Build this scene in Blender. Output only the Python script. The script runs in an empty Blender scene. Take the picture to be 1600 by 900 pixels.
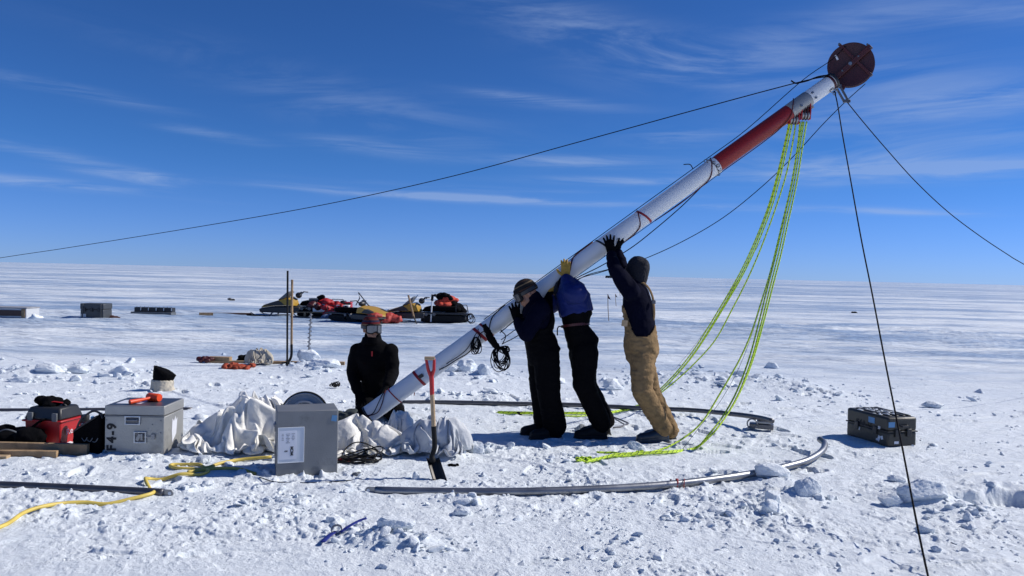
import bpy, bmesh, math, random
import numpy as np
from mathutils import Vector, Matrix, noise as mnoise
R = math.radians
random.seed(7); RNG = np.random.default_rng(7)
scene = bpy.context.scene
COL = scene.collection
# ------------------------------------------------------------------ camera model
FPX = 1200.0; CH = 1.55
PITCH = R(1.08); ROLL = R(1.3)
F0 = Vector((0, math.cos(PITCH), -math.sin(PITCH))); R0 = Vector((1, 0, 0)); U0 = R0.cross(F0)
CR = R0*math.cos(ROLL) + U0*math.sin(ROLL)
CU = U0*math.cos(ROLL) - R0*math.sin(ROLL)
CAM = Vector((0, 0, CH))
def at(px, py, d):
    return CAM + F0*d + CR*((px-800)/FPX*d) + CU*((450-py)/FPX*d)
def ground(px, py, z=0.0):
    r = F0 + CR*((px-800)/FPX) + CU*((450-py)/FPX)
    t = (z-CH)/r.z
    return CAM + r*t
def xat(px, y):            # world x of picture column px at distance y, near the ground
    return (px-800)/FPX*y
# ------------------------------------------------------------------ noise (numpy)
def _hash2(ix, iy, seed):
    h = (ix.astype(np.int64)*374761393 + iy.astype(np.int64)*668265263 + seed*1442695041) & 0xFFFFFFFF
    h = ((h ^ (h >> 13))*1274126177) & 0xFFFFFFFF
    h = (h ^ (h >> 16)) & 0xFFFFFFFF
    return h
def gnoise(x, y, seed=0):
    x = np.asarray(x, dtype=np.float64); y = np.asarray(y, dtype=np.float64)
    ix = np.floor(x); iy = np.floor(y); fx = x-ix; fy = y-iy
    u = fx*fx*fx*(fx*(fx*6-15)+10); v = fy*fy*fy*(fy*(fy*6-15)+10)
    def g(a, b):
        h = _hash2(ix+a, iy+b, seed)/4294967296.0*6.2831853
        return np.cos(h)*(fx-a)+np.sin(h)*(fy-b)
    n0 = g(0, 0)*(1-u)+g(1, 0)*u; n1 = g(0, 1)*(1-u)+g(1, 1)*u
    return (n0*(1-v)+n1*v)*1.5
def fbm(x, y, oct=4, seed=0, gain=.5, lac=2.03):
    s = 0; a = 1.0; t = 0
    for i in range(oct):
        s = s + a*gnoise(x, y, seed+i*17); t += a; a *= gain; x = x*lac+3.1; y = y*lac+1.7
    return s/t
def billow(x, y, oct=3, seed=0, gain=.5):
    s = 0; a = 1.0; t = 0
    for i in range(oct):
        s = s + a*(1-2*np.abs(gnoise(x, y, seed+i*17))); t += a; a *= gain; x = x*2.03+3.1; y = y*2.03+1.7
    return s/t
def sstep(a, b, x):
    t = np.clip((np.asarray(x, dtype=np.float64)-a)/(b-a), 0, 1); return t*t*(3-2*t)
def hash3(ix, iy, iz, seed):
    h = (ix.astype(np.int64)*374761393 + iy.astype(np.int64)*668265263 + iz.astype(np.int64)*2147483647 + seed*1442695041) & 0xFFFFFFFF
    h = ((h ^ (h >> 13))*1274126177) & 0xFFFFFFFF
    h = (h ^ (h >> 16)) & 0xFFFFFFFF
    return h/4294967296.0*2-1
def vnoise3(P, seed=0):
    I = np.floor(P); f = P-I; f = f*f*(3-2*f); s = 0
    for a in (0, 1):
        for b in (0, 1):
            for c in (0, 1):
                w = (f[:, 0] if a else 1-f[:, 0])*(f[:, 1] if b else 1-f[:, 1])*(f[:, 2] if c else 1-f[:, 2])
                s = s + w*hash3(I[:, 0]+a, I[:, 1]+b, I[:, 2]+c, seed)
    return s
# ------------------------------------------------------------------ object properties
def tag(o, label=None, cat=None, group=None, kind=None):
    if label: o['label'] = label
    if cat: o['category'] = cat
    if group: o['group'] = group
    if kind: o['kind'] = kind
    return o
def thing(name, label, cat, loc=(0, 0, 0), rz=0, group=None, tilt=None):
    o = bpy.data.objects.new(name, None); COL.objects.link(o)
    o.empty_display_size = .1
    o.location = loc; o.rotation_euler = (tilt[0] if tilt else 0, tilt[1] if tilt else 0, rz)
    return tag(o, label, cat, group)
def kids(o): return [c for c in bpy.data.objects if c.parent == o]
def copy_tree(o, parent=None):
    c = o.copy(); COL.objects.link(c); c.parent = parent
    for ch in kids(o): copy_tree(ch, c)
    return c
# ------------------------------------------------------------------ mesh builder
class MB:
    def __init__(s): s.v = []; s.f = []; s.al = []
    def add(s, vs, fs, al=None):
        n = len(s.v); s.v.extend([tuple(p) for p in vs]); s.f.extend([tuple(i+n for i in f) for f in fs])
        s.al.extend(al if al is not None else [(0., 0.)]*len(vs)); return s
    def box(s, c, size, M=None):
        x, y, z = size[0]/2, size[1]/2, size[2]/2
        vs = [Vector((a*x, b*y, d*z)) for a in (-1, 1) for b in (-1, 1) for d in (-1, 1)]
        if M is not None: vs = [M @ p for p in vs]
        c = Vector(c); vs = [p+c for p in vs]
        return s.add(vs, [(0, 1, 3, 2), (4, 6, 7, 5), (0, 4, 5, 1), (2, 3, 7, 6), (0, 2, 6, 4), (1, 5, 7, 3)])
    def tube(s, pts, r, n=8, cap=True, closed=False, flat=None):
        pts = [Vector(p) for p in pts]; m = len(pts)
        rs = r if isinstance(r, (list, tuple)) else [r]*m
        T = []
        for i in range(m):
            a = pts[i-1] if (i > 0 or closed) else pts[0]; b = pts[(i+1) % m] if (i < m-1 or closed) else pts[-1]
            t = (b-a); T.append(t.normalized() if t.length > 1e-9 else Vector((0, 0, 1)))
        ref = Vector((0, 0, 1)) if abs(T[0].z) < .9 else Vector((1, 0, 0))
        nrm = T[0].cross(ref).normalized(); vs = []; al = []; L = 0
        for i in range(m):
            nrm = (nrm - T[i]*nrm.dot(T[i]));
            nrm = nrm.normalized() if nrm.length > 1e-6 else T[i].orthogonal().normalized()
            bi = T[i].cross(nrm)
            if i: L += (pts[i]-pts[i-1]).length
            for k in range(n):
                a = 2*math.pi*k/n; fl = flat if flat else 1
                vs.append(pts[i]+nrm*math.cos(a)*rs[i]+bi*math.sin(a)*rs[i]*fl); al.append((L, k/n))
        fs = []
        for i in range(m if closed else m-1):
            j = (i+1) % m
            for k in range(n):
                k2 = (k+1) % n; fs.append((i*n+k, i*n+k2, j*n+k2, j*n+k))
        if cap and not closed:
            fs.append(tuple(reversed(range(n)))); fs.append(tuple((m-1)*n+k for k in range(n)))
        return s.add(vs, fs, al)
    def cyl(s, a, b, r, n=20, r2=None): return s.tube([a, b], [r, r if r2 is None else r2], n)
    def lathe(s, prof, M=None, n=32):      # prof: (radius, z) list, axis z
        vs = []; fs = []
        for (r, z) in prof:
            for k in range(n):
                a = 2*math.pi*k/n; p = Vector((r*math.cos(a), r*math.sin(a), z)); vs.append(M @ p if M is not None else p)
        for i in range(len(prof)-1):
            for k in range(n):
                k2 = (k+1) % n; fs.append((i*n+k, i*n+k2, (i+1)*n+k2, (i+1)*n+k))
        fs.append(tuple(reversed(range(n)))); fs.append(tuple((len(prof)-1)*n+k for k in range(n)))
        return s.add(vs, fs)
    def ball(s, c, rad, M=None, n=14, m=10):
        if not isinstance(rad, (list, tuple)): rad = (rad,)*3
        c = Vector(c); vs = []; fs = []
        for i in range(1, m):
            ph = math.pi*i/m
            for k in range(n):
                a = 2*math.pi*k/n; p = Vector((rad[0]*math.sin(ph)*math.cos(a), rad[1]*math.sin(ph)*math.sin(a), rad[2]*math.cos(ph)))
                vs.append((M @ p if M is not None else p)+c)
        top = Vector((0, 0, rad[2])); bot = -top
        vs.append((M @ top if M is not None else top)+c); vs.append((M @ bot if M is not None else bot)+c)
        q = (m-1)*n
        for i in range(m-2):
            for k in range(n):
                k2 = (k+1) % n; fs.append((i*n+k, (i+1)*n+k, (i+1)*n+k2, i*n+k2))
        for k in range(n):
            k2 = (k+1) % n; fs.append((q, k, k2)); fs.append((q+1, (m-2)*n+k2, (m-2)*n+k))
        return s.add(vs, fs)
    def prism(s, out, w, M=None, c=(0, 0, 0), taper=1.0):     # outline in x-z, extruded along y by w; mid bulge
        n = len(out); c = Vector(c); vs = []
        cx = sum(p[0] for p in out)/n; cz = sum(p[1] for p in out)/n
        for y, t in ((-w/2, taper), (0, 1.0), (w/2, taper)) if taper != 1.0 else ((-w/2, 1), (w/2, 1)):
            for (x, z) in out:
                p = Vector((cx+(x-cx)*t, y, cz+(z-cz)*t)); vs.append((M @ p if M is not None else p)+c)
        L = len(vs)//n; fs = [tuple(range(n)), tuple(reversed(range((L-1)*n, L*n)))]
        for j in range(L-1):
            for k in range(n):
                k2 = (k+1) % n; fs.append((j*n+k, (j+1)*n+k, (j+1)*n+k2, j*n+k2))
        return s.add(vs, fs)
    def loft(s, rings, n=20):             # rings: (centre, side vec*a, front vec*b), closed caps
        vs = []; fs = []; m = len(rings)
        for (c, A, B) in rings:
            c = Vector(c); A = Vector(A); B = Vector(B)
            for k in range(n):
                a = 2*math.pi*k/n; vs.append(c+A*math.cos(a)+B*math.sin(a))
        for i in range(m-1):
            for k in range(n):
                k2 = (k+1) % n; fs.append((i*n+k, i*n+k2, (i+1)*n+k2, (i+1)*n+k))
        fs.append(tuple(reversed(range(n)))); fs.append(tuple((m-1)*n+k for k in range(n)))
        return s.add(vs, fs)
    def chain(s, pts, rs, n=12):          # round-ended tapered limb
        pts = [Vector(p) for p in pts]
        for i in range(len(pts)):
            s.ball(pts[i], rs[i], n=n, m=8)
            if i: s.tube([pts[i-1], pts[i]], [rs[i-1], rs[i]], n)
        return s
    def build(s, name, mat, parent=None, world=False, smooth=True, bevel=0, origin=None, attr=False, fixn=True):
        return finish(name, np.array(s.v, dtype=np.float64).reshape(-1, 3), s.f, mat, parent, world, smooth, bevel, origin, s.al if attr else None, fixn)
def root_loc(o):
    while o.parent: o = o.parent
    return o
def finish(name, V, F, mat, parent=None, world=False, smooth=True, bevel=0, origin=None, al=None, fixn=True):
    V = np.array(V, dtype=np.float64)
    loc = Vector((0, 0, 0))
    if world:
        if parent is not None: V = V-np.array(root_loc(parent).location)
        else:
            loc = Vector(origin) if origin is not None else Vector(((V[:, 0].min()+V[:, 0].max())/2, (V[:, 1].min()+V[:, 1].max())/2, V[:, 2].min()))
            V = V-np.array(loc)
    me = bpy.data.meshes.new(name); me.from_pydata(V.tolist(), [], F if isinstance(F, list) else F.tolist()); me.update()
    if fixn:
        bm = bmesh.new(); bm.from_mesh(me); bmesh.ops.recalc_face_normals(bm, faces=bm.faces); bm.to_mesh(me); bm.free()
    o = bpy.data.objects.new(name, me); COL.objects.link(o); o.location = loc
    if parent is not None: o.parent = parent
    mats = mat if isinstance(mat, (list, tuple)) else [mat]
    for m_ in mats: me.materials.append(m_)
    if al is not None:
        at_ = me.attributes.new('rope', 'FLOAT_VECTOR', 'POINT')
        arr = np.zeros((len(V), 3)); arr[:, :2] = np.array(al); at_.data.foreach_set('vector', arr.ravel())
    if smooth:
        me.polygons.foreach_set('use_smooth', [True]*len(me.polygons))
        if smooth != 'all':
            try: me.set_sharp_from_angle(angle=R(38))
            except Exception: pass
    if bevel:
        b = o.modifiers.new('bevel', 'BEVEL'); b.width = bevel; b.segments = 2; b.limit_method = 'ANGLE'; b.angle_limit = R(35)
    return o
def fuse(mb, voxel=.01, smooth=4, factor=.5):
    me = bpy.data.meshes.new('tmp'); me.from_pydata([tuple(p) for p in mb.v], [], mb.f); me.update()
    bm = bmesh.new(); bm.from_mesh(me); bmesh.ops.recalc_face_normals(bm, faces=bm.faces); bm.to_mesh(me); bm.free()
    o = bpy.data.objects.new('tmp', me); COL.objects.link(o)
    m = o.modifiers.new('r', 'REMESH'); m.mode = 'VOXEL'; m.voxel_size = voxel
    if smooth:
        q = o.modifiers.new('s', 'SMOOTH'); q.iterations = smooth; q.factor = factor
    dg = bpy.context.evaluated_depsgraph_get(); ev = o.evaluated_get(dg); m2 = ev.to_mesh()
    V = np.zeros(len(m2.vertices)*3); m2.vertices.foreach_get('co', V); V = V.reshape(-1, 3)
    N = np.zeros(len(m2.vertices)*3); m2.vertex_normals.foreach_get('vector', N); N = N.reshape(-1, 3)
    Fl = [tuple(p.vertices) for p in m2.polygons]
    ev.to_mesh_clear(); bpy.data.objects.remove(o); bpy.data.meshes.remove(me)
    return V, N, Fl
def catmull(P, k=8):
    P = [Vector(p) for p in P]; out = []
    Q = [P[0]*2-P[1]]+P+[P[-1]*2-P[-2]]
    for i in range(1, len(Q)-2):
        a, b, c, d = Q[i-1], Q[i], Q[i+1], Q[i+2]
        for j in range(k):
            t = j/k; out.append(.5*((2*b)+(c-a)*t+(2*a-5*b+4*c-d)*t*t+(3*b-a-3*c+d)*t*t*t))
    out.append(P[-1]); return out
# ------------------------------------------------------------------ materials
_M = {}
def mat(name, col, rough=.6, metal=0., var=.15, vscale=8., bump=.0, bscale=60., spec=.5, sheen=0, coat=0, dirt=None, dscale=5., rvar=.1):
    m = bpy.data.materials.new(name); m.use_nodes = True; nt = m.node_tree; b = nt.nodes['Principled BSDF']
    b.inputs['Roughness'].default_value = rough; b.inputs['Metallic'].default_value = metal
    b.inputs['Specular IOR Level'].default_value = spec
    if sheen: b.inputs['Sheen Weight'].default_value = sheen
    if coat: b.inputs['Coat Weight'].default_value = coat
    tc = nt.nodes.new('ShaderNodeTexCoord'); n = nt.nodes.new('ShaderNodeTexNoise'); n.inputs['Scale'].default_value = vscale; n.inputs['Detail'].default_value = 5
    nt.links.new(tc.outputs['Object'], n.inputs['Vector'])
    r = nt.nodes.new('ShaderNodeValToRGB'); c = Vector(col)
    lo = [max(0, x*(1-var)) for x in col]; hi = [min(1, x*(1+var)) for x in col]
    r.color_ramp.elements[0].position = .3; r.color_ramp.elements[0].color = (*lo, 1)
    r.color_ramp.elements[1].position = .7; r.color_ramp.elements[1].color = (*hi, 1)
    nt.links.new(n.outputs['Fac'], r.inputs['Fac']); out = r.outputs['Color']
    if dirt:
        n2 = nt.nodes.new('ShaderNodeTexNoise'); n2.inputs['Scale'].default_value = dscale; n2.inputs['Detail'].default_value = 8; n2.inputs['Roughness'].default_value = .7
        nt.links.new(tc.outputs['Object'], n2.inputs['Vector'])
        r2 = nt.nodes.new('ShaderNodeValToRGB'); r2.color_ramp.elements[0].position = .55; r2.color_ramp.elements[1].position = .68
        nt.links.new(n2.outputs['Fac'], r2.inputs['Fac'])
        mx = nt.nodes.new('ShaderNodeMix'); mx.data_type = 'RGBA'; nt.links.new(r2.outputs['Color'], mx.inputs[0]); nt.links.new(out, mx.inputs[6]); mx.inputs[7].default_value = (*dirt, 1); out = mx.outputs[2]
    nt.links.new(out, b.inputs['Base Color'])
    if rvar:
        mr = nt.nodes.new('ShaderNodeMapRange'); mr.inputs['To Min'].default_value = max(.02, rough-rvar); mr.inputs['To Max'].default_value = min(1, rough+rvar)
        nt.links.new(n.outputs['Fac'], mr.inputs['Value']); nt.links.new(mr.outputs[0], b.inputs['Roughness'])
    if bump:
        nb = nt.nodes.new('ShaderNodeTexNoise'); nb.inputs['Scale'].default_value = bscale; nb.inputs['Detail'].default_value = 6
        nt.links.new(tc.outputs['Object'], nb.inputs['Vector'])
        bp = nt.nodes.new('ShaderNodeBump'); bp.inputs['Strength'].default_value = bump; bp.inputs['Distance'].default_value = .02
        nt.links.new(nb.outputs['Fac'], bp.inputs['Height']); nt.links.new(bp.outputs[0], b.inputs['Normal'])
    _M[name] = m; return m
black_fab = mat('black_fabric', (.0035, .0035, .0045), .9, bump=.3, bscale=30, spec=.06)
navy_fab = mat('navy_fabric', (.0030, .0036, .0125), .9, bump=.3, bscale=30, spec=.05)
blue_fab = mat('blue_nylon', (.004, .014, .115), .68, bump=.4, bscale=25, spec=.3)
tan_fab = mat('tan_canvas', (.235, .155, .078), .9, var=.18, vscale=14, bump=.4, bscale=60, spec=.12, dirt=(.165, .105, .055), dscale=16)
black_rub = mat('black_rubber', (.008, .008, .009), .7, bump=.1, spec=.25)
blk_plas = mat('black_plastic', (.018, .019, .022), .45, bump=.05)
skin = mat('skin', (.30, .155, .105), .5, var=.08)
yel_leather = mat('yellow_leather', (.45, .27, .04), .75, bump=.3, var=.3)
red_fab = mat('red_fabric', (.30, .008, .012), .6, bump=.3, bscale=20)
dkred = mat('dark_red_paint', (.055, .006, .008), .5, bump=.05)
red_paint = mat('red_mast_paint', (.26, .014, .012), .4, bump=.0, var=.12, vscale=3)
red_plas = mat('red_plastic', (.42, .012, .014), .4, var=.1)
org_plas = mat('orange_plastic', (.75, .07, .015), .45, var=.08)
org_fab = mat('orange_fabric', (.30, .045, .015), .75, bump=.4, bscale=20)
maroon = mat('maroon_paint', (.040, .005, .010), .5, bump=.05)
white_mast = mat('white_mast_paint', (.72, .74, .76), .42, var=.03, vscale=2, bump=0)
alu = mat('aluminium', (.36, .36, .345), .5, metal=.45, var=.12, vscale=5, bump=.12, bscale=70, dirt=(.28, .28, .27), dscale=4)
alu2 = mat('grey_aluminium', (.20, .21, .22), .58, metal=.4, var=.12, vscale=4, bump=.08, bscale=90, dirt=(.11, .12, .13), dscale=3)
steel = mat('steel', (.26, .27, .29), .42, metal=.9, var=.15, vscale=6, bump=.05)
dk_steel = mat('dark_steel', (.13, .13, .14), .45, metal=.8, bump=.1)
wood = mat('weathered_wood', (.30, .20, .11), .8, var=.35, vscale=10, bump=.3, bscale=40)
woodp = mat('pale_wood', (.42, .30, .18), .7, var=.25, vscale=9, bump=.2)
white_cloth = mat('white_cloth', (.78, .77, .73), .75, var=.04, vscale=5, bump=.7, bscale=14, dirt=(.66, .65, .58), dscale=3)
grey_cloth = mat('dull_cloth', (.50, .52, .54), .75, var=.07, bump=.7, bscale=14)
white_p = mat('white_plastic', (.72, .74, .76), .4, var=.05)
yel_hose = mat('yellow_hose', (.62, .47, .10), .5, var=.15)
olive = mat('olive_plastic', (.034, .033, .027), .5, var=.2, bump=.1, bscale=80)
line_m = mat('dark_cord', (.005, .005, .008), .85, spec=.1)
redline = mat('maroon_cord', (.09, .012, .016), .7)
yel_paint = mat('yellow_cowl', (.38, .22, .02), .4, var=.1)
paper = mat('paper', (.66, .68, .74), .6, var=.04)
ink = mat('ink', (.01, .01, .012), .7, var=0, rvar=0)
bluetape = mat('blue_tape', (.10, .25, .45), .6)
canvas = mat('canvas_sack', (.50, .45, .36), .9, bump=.4, bscale=25)
blue_web = mat('blue_webbing', (.008, .02, .20), .6, bump=.3)
grey_plas = mat('grey_plastic', (.12, .13, .14), .5)
def plastic_clear():
    m = mat('clear_pouch', (.55, .60, .66), .15, var=.03); return m
pouch_m = plastic_clear()
def rope_mat(name, base, stripe, freq=55., duty=.62, twist=1.0):
    m = bpy.data.materials.new(name); m.use_nodes = True; nt = m.node_tree; b = nt.nodes['Principled BSDF']
    a = nt.nodes.new('ShaderNodeAttribute'); a.attribute_name = 'rope'
    sp = nt.nodes.new('ShaderNodeSeparateXYZ'); nt.links.new(a.outputs['Vector'], sp.inputs[0])
    def M_(op, x, y=None):
        n = nt.nodes.new('ShaderNodeMath'); n.operation = op
        for i, q in enumerate((x, y)):
            if q is None: continue
            if isinstance(q, (int, float)): n.inputs[i].default_value = q
            else: nt.links.new(q, n.inputs[i])
        return n.outputs[0]
    s = M_('FRACT', M_('ADD', M_('MULTIPLY', sp.outputs[0], freq), M_('MULTIPLY', sp.outputs[1], twist)))
    g = M_('GREATER_THAN', s, duty)
    mx = nt.nodes.new('ShaderNodeMix'); mx.data_type = 'RGBA'; nt.links.new(g, mx.inputs[0]); mx.inputs[6].default_value = (*base, 1); mx.inputs[7].default_value = (*stripe, 1)
    nt.links.new(mx.outputs[2], b.inputs['Base Color']); b.inputs['Roughness'].default_value = .7
    bp = nt.nodes.new('ShaderNodeBump'); bp.inputs['Strength'].default_value = .5; bp.inputs['Distance'].default_value = .01
    nt.links.new(M_('ABSOLUTE', M_('SUBTRACT', s, .5)), bp.inputs['Height']); nt.links.new(bp.outputs[0], b.inputs['Normal'])
    return m
green_rope = rope_mat('yellow_green_rope', (.62, .85, .04), (.05, .11, .03), 17., .80)
stripe_hat = rope_mat('dummy', (.1, .1, .1), (.1, .1, .1))
def band_mat(name, cols, axis=2, scale=40., rough=.9, rot=(0, 0, 0)):
    m = bpy.data.materials.new(name); m.use_nodes = True; nt = m.node_tree; b = nt.nodes['Principled BSDF']; b.inputs['Roughness'].default_value = rough; b.inputs['Specular IOR Level'].default_value = .2
    tc = nt.nodes.new('ShaderNodeTexCoord'); mp = nt.nodes.new('ShaderNodeMapping'); mp.inputs['Rotation'].default_value = rot
    nt.links.new(tc.outputs['Object'], mp.inputs[0]); sp = nt.nodes.new('ShaderNodeSeparateXYZ'); nt.links.new(mp.outputs[0], sp.inputs[0])
    mu = nt.nodes.new('ShaderNodeMath'); mu.operation = 'MULTIPLY'; mu.inputs[1].default_value = scale; nt.links.new(sp.outputs[axis], mu.inputs[0])
    fr = nt.nodes.new('ShaderNodeMath'); fr.operation = 'FRACT'; nt.links.new(mu.outputs[0], fr.inputs[0])
    r = nt.nodes.new('ShaderNodeValToRGB'); r.color_ramp.interpolation = 'CONSTANT'; cr = r.color_ramp
    for i, c in enumerate(cols):
        e = cr.elements[i] if i < 2 else cr.elements.new(i/len(cols))
        e.position = i/len(cols); e.color = (*c, 1)
    nt.links.new(fr.outputs[0], r.inputs[0]); nt.links.new(r.outputs[0], b.inputs['Base Color'])
    return m
# ------------------------------------------------------------------ camera
cam_d = bpy.data.cameras.new('camera'); cam_d.sensor_width = 36; cam_d.lens = FPX/1600*36; cam_d.clip_end = 40000; cam_d.clip_start = .05
cam = bpy.data.objects.new('camera', cam_d); COL.objects.link(cam)
Mx = Matrix((( CR.x, CU.x, -F0.x, CAM.x), (CR.y, CU.y, -F0.y, CAM.y), (CR.z, CU.z, -F0.z, CAM.z), (0, 0, 0, 1)))
cam.matrix_world = Mx; scene.camera = cam
scene.cycles.use_denoising = True; scene.cycles.caustics_reflective = False; scene.cycles.caustics_refractive = False; scene.cycles.sample_clamp_indirect = 3.0; scene.view_settings.view_transform = 'Standard'; scene.view_settings.look = 'None'
scene.view_settings.exposure = 0.08; scene.view_settings.gamma = 1; scene.view_settings.use_curve_mapping = False
# ------------------------------------------------------------------ sun and sky
SUN_EL = R(37.5); SUN_AZ = R(14)          # azimuth from +X towards +Y
sd = Vector((math.cos(SUN_AZ)*math.cos(SUN_EL), math.sin(SUN_AZ)*math.cos(SUN_EL), math.sin(SUN_EL)))
sl = bpy.data.lights.new('sun', 'SUN'); sl.energy = 4.5; sl.angle = R(.5); sl.color = (1, .955, .89)
so = bpy.data.objects.new('sun', sl); COL.objects.link(so); so.rotation_euler = (-sd).to_track_quat('-Z', 'Y').to_euler(); so.location = sd*30
w = bpy.data.worlds.new('World'); scene.world = w; w.cycles.sampling_method = 'NONE'; w.use_nodes = True; nt = w.node_tree
bg = nt.nodes['Background']; bg.inputs['Strength'].default_value = .079
sky = nt.nodes.new('ShaderNodeTexSky'); sky.sky_type = 'NISHITA'; sky.sun_disc = False; sky.sun_elevation = SUN_EL; sky.sun_rotation = math.pi/2-SUN_AZ
sky.altitude = 2800; sky.air_density = 1.0; sky.dust_density = .1; sky.ozone_density = 1.2
# cirrus: noise on the plane of a high cloud layer (direction / z), so it keeps its place in the sky
tc = nt.nodes.new('ShaderNodeTexCoord'); sp = nt.nodes.new('ShaderNodeSeparateXYZ'); nt.links.new(tc.outputs['Generated'], sp.inputs[0])
def WM(op, a, b=None, c=None):
    n = nt.nodes.new('ShaderNodeMath'); n.operation = op
    for i, q in enumerate((a, b, c)):
        if q is None: continue
        if isinstance(q, (int, float)): n.inputs[i].default_value = q
        else: nt.links.new(q, n.inputs[i])
    return n.outputs[0]
zz = WM('MAXIMUM', sp.outputs[2], .02); den = WM('ADD', zz, .06)
cx = WM('DIVIDE', sp.outputs[0], den); cy = WM('DIVIDE', sp.outputs[1], den)
cb = nt.nodes.new('ShaderNodeCombineXYZ'); nt.links.new(cx, cb.inputs[0]); nt.links.new(cy, cb.inputs[1])
def cirrus(rot, sc, loc, scale, detail, lo, hi, dist=.6, rough=.6):
    mp = nt.nodes.new('ShaderNodeMapping'); mp.inputs['Rotation'].default_value = (0, 0, rot); mp.inputs['Scale'].default_value = sc; mp.inputs['Location'].default_value = loc
    nt.links.new(cb.outputs[0], mp.inputs[0])
    n = nt.nodes.new('ShaderNodeTexNoise'); n.inputs['Scale'].default_value = scale; n.inputs['Detail'].default_value = detail; n.inputs['Distortion'].default_value = dist; n.inputs['Roughness'].default_value = rough
    nt.links.new(mp.outputs[0], n.inputs['Vector'])
    mr = nt.nodes.new('ShaderNodeMapRange'); mr.interpolation_type = 'SMOOTHSTEP'; mr.inputs['From Min'].default_value = lo; mr.inputs['From Max'].default_value = hi
    nt.links.new(n.outputs['Fac'], mr.inputs['Value']); return mr.outputs[0]
c1 = None and cirrus(R(8), (.30, 1.0, 1), (7.3, 1.2, 0), 1.1, 9, .48, .78, 1.2, .62)
c2 = None and cirrus(R(-5), (.14, 1.2, 1), (4.2, 0.4, 0), 1.4, 8, .52, .78, .5, .6)
# banks of cirrus, each with its own place, length and slant in the sky, broken up by streaky noise
az_ = WM('ARCTAN2', sp.outputs[0], sp.outputs[1]); el_ = WM('ARCSINE', sp.outputs[2])
uv = nt.nodes.new('ShaderNodeCombineXYZ'); nt.links.new(az_, uv.inputs[0]); nt.links.new(el_, uv.inputs[1])
def streak(scu, scv, rot, lo, hi, loc, dist=.8, det=9, rough=.62):
    mp = nt.nodes.new('ShaderNodeMapping'); mp.inputs['Rotation'].default_value = (0, 0, rot); mp.inputs['Scale'].default_value = (scu, scv, 1); mp.inputs['Location'].default_value = (loc, loc*.7, 0)
    nt.links.new(uv.outputs[0], mp.inputs[0]); n = nt.nodes.new('ShaderNodeTexNoise'); n.inputs['Scale'].default_value = 1; n.inputs['Detail'].default_value = det; n.inputs['Distortion'].default_value = dist; n.inputs['Roughness'].default_value = rough
    nt.links.new(mp.outputs[0], n.inputs[0]); mr = nt.nodes.new('ShaderNodeMapRange'); mr.interpolation_type = 'SMOOTHSTEP'; mr.inputs[1].default_value = lo; mr.inputs[2].default_value = hi; nt.links.new(n.outputs['Fac'], mr.inputs[0]); return mr.outputs[0]
sA = streak(5, 60, R(-4), .34, .70, 3.0); sB = streak(2.6, 16, R(6), .36, .72, 9.0, 1.6)
def bank(px, py, w, h, k, tilt, soft=False):
    d = (at(px, py, 1)-CAM).normalized(); ua, va = math.atan2(d.x, d.y), math.asin(d.z); t = R(tilt)-ROLL
    du = WM('SUBTRACT', az_, ua); dv = WM('SUBTRACT', el_, va)
    p = WM('DIVIDE', WM('ADD', WM('MULTIPLY', du, math.cos(t)), WM('MULTIPLY', dv, math.sin(t))), w/FPX)
    q = WM('DIVIDE', WM('SUBTRACT', WM('MULTIPLY', dv, math.cos(t)), WM('MULTIPLY', du, math.sin(t))), h/FPX)
    return WM('MULTIPLY', WM('MULTIPLY', WM('EXPONENT', WM('MULTIPLY', WM('ADD', WM('MULTIPLY', p, p), WM('MULTIPLY', q, q)), -1)), k), sB if soft else sA)
tot = None
for a_ in ((70, 286, 95, 6, .75, 0), (150, 262, 110, 10, .60, -9), (260, 278, 40, 5, .5, -6), (90, 136, 120, 8, .28, -5), (640, 305, 190, 6, .62, 0), (800, 312, 130, 5, .62, 0), (590, 232, 85, 10, .50, -3), (330, 210, 70, 6, .28, -4), (620, 195, 170, 28, .28, -8, True),
           (780, 146, 70, 6, .30, -3), (860, 160, 120, 9, .24, -3), (1000, 85, 210, 30, .40, -12, True), (1250, 60, 230, 28, .36, 10, True), (930, 40, 160, 26, .20, -14, True), (900, 252, 130, 9, .45, 2), (980, 283, 150, 6, .48, 1), (1060, 215, 70, 12, .35, 4),
           (1500, 262, 180, 10, .85, 0), (1330, 255, 160, 22, .50, 0, True), (1250, 278, 170, 10, .45, 0), (1480, 165, 170, 18, .45, 2), (1400, 130, 240, 34, .30, -4, True), (1400, 215, 240, 18, .30, -2, True), (1420, 332, 75, 4, .45, -1), (1180, 325, 220, 5, .32, 0), (860, 300, 260, 4, .22, 0), (1560, 20, 140, 14, .28, -6, True), (450, 120, 260, 26, .12, -6, True)):
    o_ = bank(*a_); tot = o_ if tot is None else WM('ADD', tot, o_)
fac = tot
fac = WM('MINIMUM', fac, .42)
tint = nt.nodes.new('ShaderNodeMix'); tint.data_type = 'RGBA'; tint.blend_type = 'MULTIPLY'; tint.inputs[0].default_value = 1
lowc = nt.nodes.new('ShaderNodeMix'); lowc.data_type = 'RGBA'; lr = nt.nodes.new('ShaderNodeMapRange'); lr.interpolation_type = 'SMOOTHSTEP'; lr.inputs[1].default_value = 0; lr.inputs[2].default_value = .16
nt.links.new(sp.outputs[2], lr.inputs[0]); nt.links.new(lr.outputs[0], lowc.inputs[0]); lowc.inputs[6].default_value = (.37, .60, 1.32, 1); lowc.inputs[7].default_value = (.27, .62, 1.18, 1)
nt.links.new(sky.outputs[0], tint.inputs[6]); nt.links.new(lowc.outputs[2], tint.inputs[7])     # the camera's cold white balance
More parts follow.
